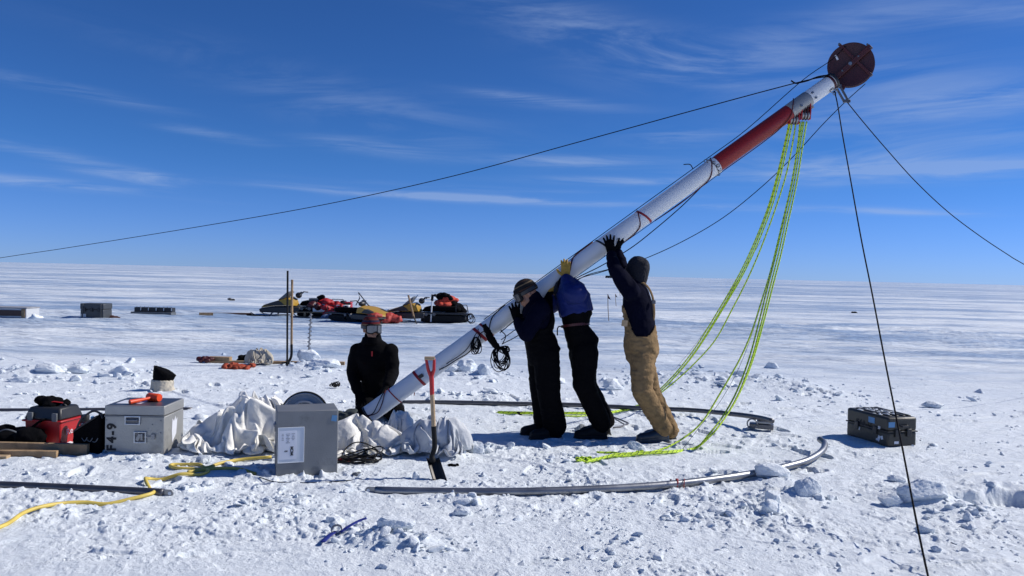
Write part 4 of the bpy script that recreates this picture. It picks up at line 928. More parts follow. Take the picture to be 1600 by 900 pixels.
# crumpled cloth sheets, 52 x 52 points each, as steps of 4 mm from the neighbouring point
CLOTH_A = [[-139,12,9,5,7,2,-5,4,9,4,9,3,2,4,1,2,9,8,8,8,11,12,13,7,4,1,9,4,3,5,7,5,6,0,-1,10,11,10,7,7,-1,-5,6,11,12,10,9,10,9,8,12,12,-4,10,10,8,7,2,-2,-1,3,8,9,5,3,5,-4,7,3,8,9,12,12,12,10,6,4,2,5,7,5,7,6,10,10,2,-4,9,9,1,8,11,6,-6,1,10,8,9,10,10,8,12,12,13,-5,10,11,11,4,0,-3,0,2,12,8,4,2,5,-1,8,-1,11,12,12,13,11,6,3,3,2,5,11,9,5,5,10,9,5,2,6,5,4,7,10,8,-4,-4,10,8,6,11,10,10,11,12,13,-4,9,10,12,3,-1,-3,-1,9,11,5,1,5,1,6,10,1,8,13,13,13,11,13,-1,-5,-1,9,13,5,7,10,5,7,6,9,7,-1,9,8,5,1,4,-4,8,11,5,14,5,10,12,12,10,-3,10,9,11,-1,-1,-3,5,12,8,3,7,-2,4,10,11,2,7,12,13,12,13,9,2,-8,-3,10,10,7,10,6,9,6,3,8,12,7,6,8,6,-6,-3,2,8,10,12,4,8,12,12,11,10,4,3,10,11,-4,-6,0,10,13,10,3,4,-2,9,9,11,6,7,9,11,12,10,1,5,-5,0,10,12,8,6,12,0,6,3,11,13,13,7,6,6,
-6,-5,-1,4,13,10,5,10,13,10,10,10,7,-2,8,9,-8,-8,4,12,12,10,8,1,0,11,8,7,6,11,8,9,10,6,3,4,1,-2,13,12,4,8,12,2,5,3,12,12,12,11,9,6,-7,-7,-1,1,10,10,11,9,8,11,7,12,7,0,2,1,-8,-4,8,11,8,8,6,3,3,10,7,7,9,10,8,7,10,8,4,1,3,0,14,11,0,7,13,7,6,3,8,13,10,13,12,7,-6,-8,-1,1,8,12,10,9,2,9,8,11,-4,2,3,-1,-7,3,7,8,9,2,2,4,9,9,4,6,13,11,6,10,7,9,3,-1,3,7,13,7,0,8,12,12,11,-1,9,8,12,9,11,10,-6,-4,3,5,3,10,11,5,-3,7,10,9,-9,2,2,0,5,3,6,7,4,1,-1,8,10,6,7,11,11,12,5,11,8,0,3,3,8,7,11,2,2,11,13,13,12,3,5,7,9,8,8,10,-5,5,7,5,0,7,10,5,-1,-3,9,10,-8,2,0,3,7,10,5,7,3,-6,0,10,11,10,9,11,11,7,9,9,8,-5,1,7,13,6,8,-1,7,13,12,13,14,7,2,5,8,4,6,11,-1,10,9,7,0,3,11,2,1,-11,6,9,-7,-1,1,7,8,10,12,4,1,-9,2,11,10,10,11,12,10,11,10,7,6,-5,-2,7,14,9,3,5,
8,12,11,13,13,12,3,5,-1,1,8,11,7,9,10,8,0,6,8,3,-6,-7,-4,8,-8,-3,4,8,12,12,11,4,-4,-3,5,7,8,11,12,11,11,13,7,12,5,0,-1,1,10,8,7,6,7,13,9,13,12,14,9,5,-8,2,7,9,11,11,6,11,3,7,8,3,-7,-6,-3,3,-4,-7,6,12,13,14,8,5,4,-6,5,0,10,11,10,11,12,13,11,11,3,3,5,0,2,10,8,2,11,12,9,11,13,13,13,7,-7,2,6,7,11,9,8,7,9,9,9,2,-6,-5,-3,3,-1,-9,9,13,13,14,10,10,2,-5,5,-2,8,7,12,12,11,12,10,7,6,10,8,0,-1,4,5,10,6,11,12,12,12,13,12,4,-3,9,4,8,9,7,6,9,8,10,11,4,-4,-5,-2,2,0,-8,10,13,13,12,13,11,5,-3,3,-3,9,5,10,12,10,11,7,9,4,8,11,9,-1,-1,6,8,9,6,12,12,13,11,11,-2,4,11,8,9,7,6,9,8,9,9,9,6,-2,-3,-2,1,-1,-4,11,12,12,12,13,9,13,-2,0,-4,8,7,7,11,6,13,7,5,8,6,11,12,6,0,2,7,10,6,7,13,12,8,11,-3,9,12,11,10,4,9,9,9,7,7,8,10,0,-1,-4,-2,-4,2,11,12,11,11,12,10,10,9,-3,-2,6,4,8,8,
6,12,10,2,7,7,11,10,12,3,3,8,7,1,9,10,12,8,6,6,10,11,12,10,7,9,8,6,8,3,11,12,4,-2,-6,-5,-1,4,12,11,12,9,9,8,11,11,4,1,5,5,5,8,5,8,11,1,7,10,9,11,9,7,6,6,5,-1,8,9,11,8,9,11,7,11,9,11,11,11,6,6,4,5,12,13,7,-6,-4,-8,0,8,11,8,13,4,7,11,11,8,9,9,5,5,-1,10,5,5,11,2,5,10,12,12,10,8,2,7,2,2,5,9,10,11,12,8,9,12,9,11,10,11,6,2,9,6,10,13,11,-6,-11,-13,0,8,8,9,6,7,9,11,11,11,7,12,7,8,-5,10,9,2,9,4,4,10,11,12,11,7,2,9,0,5,1,10,10,13,11,7,11,12,11,12,10,12,3,3,6,9,9,13,9,-9,-9,-13,-4,6,8,7,7,8,10,12,11,9,8,13,10,8,-2,8,11,5,3,6,5,10,7,13,10,9,4,7,2,6,-3,12,11,12,10,10,12,11,12,13,11,12,6,3,-2,9,12,12,6,-12,-7,-8,0,-1,9,8,7,7,10,12,12,11,10,11,13,8,2,2,7,9,8,8,5,7,4,10,12,8,8,3,7,6,-4,12,12,11,11,11,12,12,13,13,12,10,8,0,-1,7,11,8,4,-8,-10,3,-8,3,7,9,
8,7,9,11,15,11,11,13,12,10,5,3,1,8,8,10,10,7,2,4,11,10,11,5,5,7,-4,13,13,12,11,11,11,12,13,13,12,9,8,1,-1,8,12,3,-3,-7,-6,9,0,5,1,11,7,6,7,15,15,11,12,13,13,13,8,1,3,8,3,9,11,12,3,3,3,12,10,7,6,6,-1,13,13,12,12,11,11,11,13,13,11,9,6,2,2,8,12,4,-10,-13,6,10,7,1,1,8,6,3,11,16,15,11,13,13,13,11,9,1,6,8,2,8,9,10,10,3,1,11,10,7,8,5,3,7,12,11,12,12,13,13,13,11,11,9,6,1,5,9,9,2,-11,-11,9,12,6,-1,1,3,7,0,10,15,19,14,11,11,11,11,5,3,10,11,7,4,9,5,11,6,3,11,9,9,10,1,5,6,9,12,10,11,13,14,14,12,10,10,4,6,7,6,6,2,-9,-10,10,11,8,-2,0,0,5,1,8,14,19,11,11,12,11,9,6,9,8,9,6,10,4,5,10,9,7,10,4,12,5,9,4,7,3,12,12,12,12,12,14,13,11,9,7,2,9,4,8,-2,-3,-9,10,10,7,-2,-2,-4,3,3,5,17,17,13,10,9,9,11,8,12,10,1,10,11,7,-4,12,11,11,8,6,10,2,8,10,5,5,7,11,12,13,13,13,12,11,8,7,3,
8,9,6,0,-8,-4,11,11,9,-5,-9,-7,7,10,8,17,9,13,6,7,9,12,11,13,11,-1,9,12,8,-4,8,11,13,5,10,10,4,6,7,2,6,9,11,13,12,13,12,12,11,9,6,4,6,10,7,-3,-9,2,11,13,9,-9,-10,-10,6,12,12,13,7,6,7,9,11,12,13,12,13,-2,10,9,11,0,5,9,6,10,9,8,11,6,-2,4,6,9,12,13,13,12,12,11,11,9,5,5,7,11,4,-6,-5,5,11,11,5,-11,-10,-7,-1,11,12,8,5,9,11,12,10,12,13,13,12,-1,10,7,9,1,7,8,5,11,9,10,9,1,-3,6,5,11,12,13,13,11,12,11,10,8,6,6,7,10,3,-6,0,4,11,5,6,-14,-12,-10,1,10,10,5,11,11,11,10,11,11,14,12,12,1,11,1,8,6,7,6,7,11,11,10,0,0,-3,7,7,11,12,13,13,12,11,8,10,8,8,5,9,11,-2,-4,1,6,7,2,-3,-10,-11,-12,1,12,7,9,13,9,10,10,10,12,13,12,13,3,11,2,3,9,5,5,7,12,10,5,-2,1,4,3,7,10,13,13,12,11,11,9,6,10,8,8,11,7,-4,-2,0,5,7,0,-3,-11,-7,-11,0,12,12,8,11,10,9,10,10,12,13,12,11,9,9,4,3,8,5,1,6,12,9,-1,-2,6,5,3,
6,9,13,12,11,11,11,7,5,6,13,10,10,5,-2,6,-4,4,2,1,-5,-4,-10,-6,-2,13,13,10,12,5,10,9,11,12,13,12,11,12,8,5,5,6,6,0,1,8,6,-1,7,3,3,1,7,9,12,13,12,8,11,7,5,10,12,6,10,8,7,2,-10,3,-2,2,-8,5,-10,-6,3,10,12,10,11,8,9,10,10,12,14,11,11,11,7,8,5,7,5,-1,5,-2,9,8,-1,4,4,-2,5,12,8,12,11,11,7,8,11,7,9,10,10,11,10,-8,-7,-3,-3,3,-4,7,-5,0,2,8,10,8,10,9,9,10,11,12,14,13,6,9,7,5,9,6,4,2,6,4,6,5,-3,6,9,-3,1,11,9,8,11,10,4,10,11,8,10,11,11,12,7,-9,-11,-4,2,2,3,5,2,1,-2,6,12,5,10,6,9,13,12,13,12,7,6,8,6,7,8,3,6,3,3,8,10,-2,5,5,10,1,2,5,8,7,10,7,5,10,10,11,10,11,13,12,3,-10,-11,-7,3,4,6,1,7,-5,0,8,11,5,1,8,11,13,12,12,7,8,8,9,8,10,8,2,1,2,4,10,8,1,5,8,8,5,-6,9,4,7,11,4,8,9,10,12,11,10,13,11,2,-10,-10,-10,1,4,7,1,-2,2,0,9,5,8,-2,8,9,12,12,8,9,12,12,7,9,11,
2,-3,2,4,5,10,8,3,11,2,7,8,-5,0,9,6,9,4,10,9,11,12,12,12,9,11,-1,-7,-5,-8,-7,-1,7,3,-1,-3,2,7,8,6,1,0,9,13,11,10,8,12,13,11,5,8,1,-7,-1,4,8,12,9,11,7,-2,8,7,-7,0,9,7,7,7,11,10,11,11,11,12,12,7,-3,-8,-6,1,-8,-8,9,3,-2,-6,-3,6,10,7,8,-3,5,12,11,8,11,12,12,9,4,7,0,-8,2,0,11,12,13,13,4,-3,12,8,-9,2,-1,10,9,9,6,10,11,12,11,13,13,3,-5,-7,0,-2,-6,-3,9,2,-1,-8,-5,4,5,8,7,6,-2,13,10,10,11,11,5,9,7,4,0,-6,4,5,8,12,13,10,8,-3,13,7,-7,0,-5,7,12,11,6,8,10,12,13,13,11,1,-6,-3,-3,-3,1,-4,9,2,-4,-7,-7,-5,6,4,7,9,7,9,10,8,10,13,3,5,6,5,3,-4,10,7,3,9,10,10,10,2,9,4,-8,7,-4,-1,12,12,12,6,8,11,13,13,8,0,-7,0,-5,1,7,-3,6,3,-5,-7,-7,-6,-1,2,6,10,10,13,8,7,9,9,4,3,7,4,9,3,6,10,5,1,8,7,11,10,3,2,2,7,-2,-7,5,13,12,11,6,12,11,11,7,-1,-2,-7,-3,5,4,3,7,2,-5,-10,-2,-7,-5,-1,
4,12,10,14,11,5,2,8,5,5,10,8,11,3,6,8,6,-3,0,10,11,12,7,4,7,6,-2,-6,-4,9,11,11,12,9,11,13,6,0,-9,-7,2,3,0,3,8,0,-7,-8,-2,-5,-5,-3,-2,9,13,13,12,8,1,2,3,11,11,9,7,9,7,1,8,1,-5,7,12,12,12,7,5,6,3,-5,-6,-1,11,12,11,12,11,11,4,-3,-4,-5,-3,0,2,4,8,-2,-8,-5,-2,-6,-4,-7,-2,3,13,13,9,10,10,-5,6,7,10,9,10,9,6,-3,10,4,-2,1,12,12,10,9,7,4,9,0,-6,-5,5,12,11,11,9,10,1,3,3,-2,-4,-1,-6,6,8,-6,-11,-3,2,-4,-6,-8,-7,7,11,11,11,11,5,-4,5,5,13,11,6,11,0,0,7,3,3,8,6,10,8,8,9,7,8,3,-11,-5,10,10,10,11,6,7,0,2,4,2,2,-4,-3,8,3,-12,-9,-8,6,4,-5,-8,-8,3,13,11,12,11,2,-9,6,9,12,7,7,13,-4,1,6,3,10,6,9,3,9,5,9,9,5,4,-3,-9,6,11,10,11,5,2,2,2,2,3,2,3,-1,1,-4,-11,-9,-7,1,6,6,-7,-7,-2,12,12,11,11,1,-10,2,13,13,0,13,9,-4,2,4,6,11,4,6,9,3,6,8,11,1,4,7,-5,-4,9,11,11,7,-2,0,1,3,2,
3,3,4,6],
[-121,8,10,12,9,-5,-11,-11,-8,-9,6,11,11,-5,-11,11,3,11,11,10,-5,5,-1,-11,-12,-13,-5,-13,-5,7,-5,7,10,13,10,2,-5,-8,-10,-10,4,11,8,0,0,-1,-1,4,10,11,-1,-4,7,8,8,11,10,-6,-11,-12,-11,-4,6,9,11,-2,-13,6,10,11,8,3,2,5,-6,-12,-12,-8,-11,-7,0,4,-1,3,7,13,7,2,-6,-10,-11,-2,7,10,10,3,-4,-4,0,5,11,-1,-4,-3,9,8,4,8,8,-4,-11,-12,-10,2,3,6,7,2,-9,4,11,3,3,2,3,6,-4,-12,-12,-8,-9,-1,3,4,1,-1,7,6,6,-1,-2,-9,-9,3,7,10,9,6,-5,-5,1,4,1,-6,-4,-1,10,5,4,5,0,-6,-6,-11,-3,3,-1,4,8,0,-2,2,3,-3,3,3,4,5,1,-12,-11,-11,-4,2,5,5,3,-5,5,4,-3,0,2,-1,-5,-2,7,12,9,6,-4,-3,-2,-6,-3,-5,2,7,9,5,4,3,-10,-7,-5,-5,3,0,-2,6,9,0,-3,0,-6,-5,0,3,4,3,7,-4,-9,-10,-5,3,2,8,0,-1,5,-6,-8,-1,5,8,-1,-4,5,11,12,4,-5,2,-11,-9,-2,2,6,8,7,7,3,-2,-10,-7,-5,1,3,0,-2,5,10,-4,-5,2,-9,-6,-5,0,3,7,11,2,-9,-9,-4,2,1,6,1,1,2,-11,-6,0,0,8,8,-5,
3,10,12,0,5,-5,-11,-6,-2,5,7,7,6,8,1,-4,-6,-9,-2,2,3,1,-3,4,7,-6,-4,2,-8,-5,-4,3,-2,6,10,4,-10,-9,1,0,2,4,4,1,-5,-7,-2,1,-1,-2,7,-1,6,8,9,7,0,-4,-7,-7,-5,8,7,7,6,4,4,-7,-1,-8,-9,-1,10,3,-4,3,6,-8,0,0,-7,-3,-2,1,-2,5,4,7,-7,-8,0,2,3,4,5,-1,-6,-7,0,2,-3,-2,-1,6,4,6,10,11,-1,-3,-8,-7,-4,6,9,7,2,7,4,-6,-4,-6,-11,-6,9,10,-5,4,4,-2,-4,-3,0,-4,0,-2,-1,4,0,9,-5,-7,1,3,3,4,5,-5,-5,-3,-3,3,-2,-7,4,5,-2,1,13,14,-2,2,-7,-7,-3,5,7,9,-2,8,6,-6,-10,-2,-9,-3,5,12,-2,8,2,-3,-2,-2,-1,-3,0,-3,-4,1,1,11,-4,-5,1,3,3,4,1,-2,-4,-5,-8,5,-3,-3,5,6,-2,-4,8,11,-1,9,-4,-8,-4,6,9,7,-5,11,7,-9,-10,-2,-4,2,6,5,3,9,2,-1,-1,-4,-4,0,2,-5,-2,-1,0,8,0,-4,3,2,0,1,1,-2,-1,-6,-9,2,-3,5,4,6,-1,-6,-2,8,1,7,6,-9,-1,4,9,6,-1,12,3,-10,-9,-3,3,7,7,4,2,-2,2,4,2,0,-4,-1,2,-3,-4,2,0,2,4,-3,3,0,
-8,0,1,0,0,-2,-9,-6,5,8,6,5,-1,-6,-8,-1,5,4,7,2,0,0,10,-2,2,10,-2,-6,-2,-1,1,8,2,9,2,-8,-3,1,3,2,6,2,0,-2,-3,-5,3,5,2,0,-1,-5,-9,-1,7,-1,-3,-2,-5,-7,9,8,7,5,-3,-5,-7,-6,-5,5,10,6,-4,6,7,4,5,3,1,0,0,0,-2,7,-1,11,3,-10,-1,1,3,3,4,5,-2,2,-5,-5,-5,9,6,-2,-5,-10,-5,2,6,-5,-3,-4,-1,0,1,8,10,7,-2,-4,-7,-8,-6,-3,9,7,-2,12,3,5,11,1,1,-1,1,-1,-5,-1,6,12,1,-9,1,4,3,0,-4,4,7,1,-7,-4,-3,6,8,-4,-10,-5,0,2,3,-3,-3,-2,-2,2,-5,1,11,7,1,2,-8,-6,-7,-2,-3,3,7,12,1,10,10,0,-1,-3,1,-1,-4,-2,6,11,-5,0,-2,5,-2,3,-4,-2,10,7,-6,-5,-2,2,7,-8,-5,0,-1,-1,5,-2,-2,-2,-1,-3,0,-1,5,3,9,2,-6,-6,-9,-2,-2,-5,9,12,0,12,9,0,-2,-4,-5,-3,-1,5,2,9,-2,2,-3,3,-1,-1,-7,-1,10,11,-2,-6,-1,0,-2,-2,-4,-6,4,0,8,0,-2,-5,2,-4,1,-1,-2,1,10,3,-7,0,-10,-5,2,-6,6,8,3,9,10,-1,-6,-4,-5,-3,2,0,7,5,3,1,-4,1,3,-5,
-10,-2,8,13,5,-6,-2,-1,0,-6,-5,-10,5,7,6,-3,3,-3,0,-4,2,0,-3,-3,2,7,1,-7,-6,0,-5,-4,2,7,8,4,9,-5,-7,-8,-3,0,-2,4,7,7,4,-2,-9,0,10,-6,-9,-6,6,13,10,-4,-2,-2,0,-5,-9,-8,7,8,-2,-1,5,0,0,-6,5,-4,-7,3,0,1,3,-4,-3,3,-5,-5,-2,3,8,7,8,-4,-8,-10,0,-6,-4,6,5,10,8,-7,-9,-3,13,-3,-8,-8,1,13,12,-1,1,-2,0,-7,-11,-5,8,7,-9,1,7,3,-7,1,5,-5,-9,0,0,5,1,-3,-1,2,-1,-5,-4,0,0,3,9,-11,-11,-8,-5,-3,1,5,7,8,8,-5,-8,-6,12,0,-6,-8,-4,11,10,6,0,-1,1,-8,-11,-3,9,3,-13,3,8,-5,0,7,1,-5,-8,-2,1,-2,7,2,-3,3,1,-5,-4,-2,3,1,-2,-12,-5,-8,-4,-3,3,5,6,6,4,-2,-6,-8,10,5,-5,-8,-7,7,12,4,-6,-1,4,1,-10,-1,8,-4,-12,5,-2,2,7,6,0,-7,-5,-2,1,-2,4,1,2,3,1,-3,-4,-4,4,-6,-1,-13,-6,-5,2,-2,4,4,6,7,-2,-6,-1,-9,8,6,-9,-3,-2,-1,11,1,-4,-4,4,8,-5,0,5,-8,-11,1,1,8,5,5,2,-6,-4,-2,-1,1,1,4,1,-2,8,-7,-6,1,-2,-6,1,-9,-7,-6,
3,2,4,8,4,2,-3,-4,-5,-8,6,7,-6,-2,-4,0,5,6,-4,-4,2,3,3,0,-2,-7,-9,0,5,5,4,5,5,-2,-4,-2,1,0,2,2,1,-3,-2,0,-8,5,-3,-9,5,-9,-7,-4,1,7,12,3,0,-1,-3,-5,-6,-7,3,9,-4,-4,1,-2,5,1,-4,-3,9,-1,3,0,-4,-8,-11,2,4,3,3,5,5,6,-3,-1,1,0,1,2,1,-3,-6,-2,-2,0,0,-7,7,-8,-8,-7,5,13,7,3,0,-1,-4,-6,-9,-8,4,7,-2,-1,3,-4,5,-2,-1,-5,9,-1,1,1,-7,-5,-10,6,4,3,3,3,3,4,2,1,0,1,1,1,-4,-3,-1,-2,-1,-2,-3,-3,6,-7,-11,-9,6,12,10,5,0,-2,-9,-10,-8,-1,4,3,3,0,0,0,1,-7,4,-4,9,-5,4,3,-9,-10,-4,6,8,3,3,3,3,3,3,2,0,1,0,-5,-2,0,0,-1,-3,-3,-2,-2,5,-8,-11,-6,-2,15,11,5,-4,-4,-10,-9,1,2,3,3,3,-2,-2,4,-4,-6,1,1,4,-3,4,-2,-10,-7,1,6,11,2,5,3,3,3,4,2,1,0,-2,-5,-1,1,0,-3,-4,-1,-2,0,4,-10,-7,-4,2,10,8,5,-3,-9,-10,-1,1,3,3,2,-2,0,2,3,-5,-7,0,3,-2,-1,-4,0,-13,4,2,5,10,8,2,3,5,4,3,2,1,-1,-2,-6,
-3,5,0,-3,-4,-1,0,-1,3,-9,-5,-4,4,6,10,2,-3,-6,-7,-1,1,4,3,0,-1,0,3,0,-5,-8,-2,5,-1,-11,1,-6,-10,7,4,8,9,9,4,3,3,3,5,2,1,-1,-3,-7,-3,7,1,-7,-3,3,-1,1,-1,-4,-7,3,3,4,6,3,-1,-9,-2,1,2,3,2,1,1,-1,1,-3,-4,-10,-3,7,-6,-5,-6,-9,-4,8,5,10,10,9,5,3,3,3,4,2,2,-1,-5,-7,-2,8,0,-11,-1,6,0,0,2,-3,-3,4,4,3,2,0,-5,-1,2,-3,5,4,1,2,2,-1,0,-6,-4,-11,-1,4,-10,-1,-9,-8,0,7,5,10,11,8,6,4,2,2,3,4,1,-2,-4,-5,0,5,-3,-10,-1,6,4,-7,-1,3,0,1,7,2,2,-3,-2,-1,1,-2,5,4,1,2,4,-6,-2,-4,-5,-9,2,-5,-5,-2,-8,-6,-1,5,8,10,10,8,6,5,3,3,3,-1,2,-3,-1,-7,5,2,-9,-7,2,7,-1,-9,2,6,5,0,4,3,3,-6,-6,4,-5,3,6,3,3,3,4,-10,-3,-3,-3,-8,0,-9,-2,-3,-7,-2,-4,1,7,13,10,9,6,1,4,5,4,-2,-1,-3,-1,1,7,-1,-12,-9,2,4,3,-11,0,7,10,4,3,2,-2,-11,2,1,-7,7,6,3,3,1,1,-4,-6,-8,2,-3,-4,-9,-4,-5,-1,-3,-4,2,1,14,
11,10,5,3,2,6,2,-4,0,-1,4,2,2,0,-11,-7,1,3,-2,-7,3,8,8,9,5,-2,-5,-8,-2,1,-4,7,5,3,2,-4,-1,3,-7,-5,2,-1,-8,-6,-5,-5,-1,0,-4,4,2,6,11,11,6,4,-2,5,3,-7,9,0,2,4,-2,1,-10,-8,2,3,-5,-5,5,10,7,7,6,0,-5,-7,-4,-2,-4,4,8,2,0,-6,-5,5,4,-4,-2,-1,-5,-5,-8,-5,0,-6,4,6,3,3,5,8,10,2,-4,2,7,-6,4,8,4,3,0,-3,-7,-7,0,3,-7,-1,4,9,5,10,5,1,-2,-7,-2,-4,-6,2,5,0,-1,-2,0,2,8,-8,1,-1,-5,-7,-9,-6,-6,4,7,6,4,2,2,3,8,5,-3,0,5,-1,5,9,6,0,1,-3,-6,-7,-3,1,-5,1,3,6,7,8,-3,0,5,1,1,-5,-7,-1,1,1,2,0,-4,5,5,-4,-2,-5,-10,-7,-8,-9,5,8,8,7,5,2,-3,3,3,8,-6,0,3,6,7,8,6,2,0,-3,-6,-8,-4,-4,-4,-2,2,10,3,-1,-4,-1,6,7,4,0,-5,1,-1,-2,0,-2,-3,9,5,-2,-5,-7,-10,-11,-10,-3,9,9,7,6,8,2,-6,2,4,-1,-1,1,7,5,7,7,6,1,-1,-1,-5,-9,-6,-8,-4,-1,1,13,8,-5,-6,-9,3,9,13,2,-3,0,-2,-7,3,2,-6,11,1,1,
-9,-10,-9,-10,-10,5,10,9,2,7,10,2,-9,-3,1,0,-2,11,8,6,5,5,4,4,-3,2,-9,-9,-12,-5,-8,1,1,11,10,0,-7,-9,-1,10,11,9,-1,-3,-3,-5,-1,-3,-2,7,6,-1,-12,-11,-10,-7,-2,7,9,3,6,8,7,2,-9,-10,-2,2,8,8,8,9,6,6,3,1,0,-2,-9,-10,-10,-7,-1,-5,1,11,8,-3,-8,-1,0,8,9,13,5,-4,-4,-8,-5,-2,3,6,7,-7,-14,-7,-9,-5,1,8,5,3,7,7,4,0,-6,-11,-3,7,7,7,10,9,7,4,2,3,1,-5,-8,-10,-7,-8,-6,-4,-1,12,8,-10,-7,8,4,8,8,10,9,-4,-7,-6,-4,-1,1,6,5,-12,-13,-4,-5,-7,4,5,5,6,6,6,1,-1,-9,-8,3,5,8,7,11,10,5,4,3,3,1,-5,-10,-8,-10,-7,-8,-5,5,7,5,-12,1,10,8,4,10,8,8,-4,-3,-8,-4,3,-1,5,-4,-9,-11,-4,-8,-3,6,6,6,5,4,7,4,-4,-9,-9,5,7,8,8,8,10,7,4,3,4,-2,-6,-10,-9,-8,-10,-7,-9,7,-2,3,-10,9,10,11,2,8,9,7,-5,-1,-7,-4,-2,3,1,-3,-9,-6,-7,-6,-3,2,9,8,4,4,6,6,-6,-11,-9,3,12,10,8,8,7,9,4,4,2,-3,-8,-10,-8,-9,-12,-8,-12,5,-9,1,-2,11,11,11,5,
3,5,8,-2,-3,-7,-6,-6,5,8,-4,-6,-7,-10,-2,-5,2,9,8,7,4,5,5,-8,-11,-11,5,12,14,9,7,7,6,6,3,0,-4,-6,-9,-10,-12,-12,-11,-12,5,-10,-5,7,10,11,10,7,5,5,3,1,-4,-8,-11,-5,7,4,2,-5,-9,-6,-2,-4,1,8,8,8,6,3,3,-11,-11,-7,2,14,14,12,8,5,5,5,4,1,-4,-10,-11,-12,-13,-13,-12,-9,3,-9,-3,5,12,11,10,9,5,3,-1,2,-8,-8,-5,-1,2,5,3,-7,-6,-6,-1,-6,4,6,9,9,1,-1,-1,-8,-10,-5,7,13,13,13,10,5,5,0,6,3,-10,-11,-12,-13,-13,-12,-11,-7,0,-4,-3,3,13,12,9,11,8,0,-1,-1,-5,-6,-4,-1,2,2,1,-4,-7,-3,-3,-5,3,4,11,5,-9,-1,-2,-5,-8,6,7,12,9,11,7,9,7,3,2,2,-13,-12,-12,-13,-13,-12,-12,-3,8,-5,-8,5,12,12,11,10,11,2,-3,-4,-4,-3,-5,0,4,-1,1,-6,-5,-1,-4,-7,2,4,4,3,-8,-5,-2,-4,4,8,6,11,11,9,7,8,7,7,1,-6,-12,-13,-13,-14,-14,-14,-11,-5,8,-6,-8,2,13,11,12,11,11,5,-3,-4,-5,-5,-2,-2,4,0,-2,-8,1,-5,-11,-2,-1,10,0,-8,-7,-4,0,6,8,8,4,11,11,9,7,7,8,7,0,-12,-13,-14,-13,-15,
-14,-14,-10,-5],
[25,0,-2,3,1,3,-5,-5,-6,-3,-4,-1,1,1,1,-2,-2,-1,0,2,2,-2,2,1,-1,-1,-1,1,11,3,-4,5,7,-2,-8,3,3,0,4,5,7,5,1,0,-3,-10,-11,-11,-6,-1,0,0,4,-6,2,-1,2,-4,-5,-4,1,-7,2,0,-2,2,7,-2,-8,-2,5,1,0,4,3,-1,-2,-7,-2,4,10,4,-9,4,4,2,-5,-5,4,6,1,2,8,5,6,1,-10,-11,-11,-9,2,0,-3,0,0,-4,7,2,-5,-11,-5,3,-6,-4,8,-2,-5,9,6,-1,-9,-3,1,1,2,-2,4,4,-2,-10,0,6,3,8,-11,3,1,3,-3,-1,-4,4,0,6,7,5,6,1,-10,-12,-9,-1,5,-4,-3,-1,1,-2,8,5,-8,-12,-10,1,-7,3,9,-6,-4,11,10,1,-11,-9,-2,2,-2,-3,6,4,-2,-3,4,3,1,2,-4,1,7,-7,-2,4,-9,3,2,8,10,-3,3,2,-7,-12,-1,3,0,-2,-1,-4,2,-4,7,4,-5,-10,-12,-6,0,5,11,-7,-5,10,7,1,-9,-8,-3,-3,0,0,0,4,-1,6,7,-3,-7,3,-6,5,8,-8,1,0,-6,5,3,4,7,-3,1,0,-4,-4,3,5,0,-1,-4,-4,4,-9,4,-1,-1,-6,-12,-6,0,9,11,-3,-7,2,2,2,-4,-3,-1,-6,2,1,-3,3,4,7,3,-6,-10,1,-4,11,-2,-4,-3,-1,0,3,6,5,
2,-4,-1,0,3,4,5,3,0,-4,-3,-3,3,-9,-8,-2,5,-4,-11,-5,3,8,12,1,-5,2,-1,-7,-3,-1,3,-7,7,-5,1,2,7,6,-2,-4,-10,-7,0,10,-4,-4,1,-4,2,0,3,7,7,-7,-8,6,9,7,2,-5,3,1,-4,1,4,-13,-11,-7,8,-1,-3,-4,1,9,12,3,-4,1,-9,-9,-5,4,4,-3,5,-3,5,-2,9,6,-2,-7,-13,-8,-1,7,-6,6,-3,-3,1,-2,0,7,8,-4,-6,3,12,5,-2,-4,8,3,-3,0,-1,-11,-12,-11,4,7,3,-1,2,7,10,-1,2,-7,-12,-11,-1,5,6,-5,9,0,5,-3,9,7,-3,-10,-13,-8,-4,0,1,8,0,-3,-1,0,-3,0,4,6,-1,-1,6,6,-2,-2,11,3,1,-5,-5,-10,-10,-9,0,7,3,6,7,6,9,-2,-1,-12,-11,-6,-2,1,9,-3,-1,8,10,-1,8,7,-6,-12,-12,-5,-3,-1,1,8,4,-4,-2,-6,-8,2,2,7,-1,-1,7,-1,1,5,7,6,-1,-6,-7,-5,-8,-5,-2,0,5,5,9,10,11,-3,-8,-9,-8,-5,-3,-3,9,-5,1,10,14,4,6,6,-9,-13,-8,-3,-2,-1,0,6,7,-3,-6,-10,-10,1,4,2,-1,2,9,-6,0,5,9,2,1,3,-8,2,-8,0,-5,-6,4,8,12,10,9,-7,-8,-8,-7,-4,-5,0,4,-3,5,12,15,12,4,3,-12,-10,
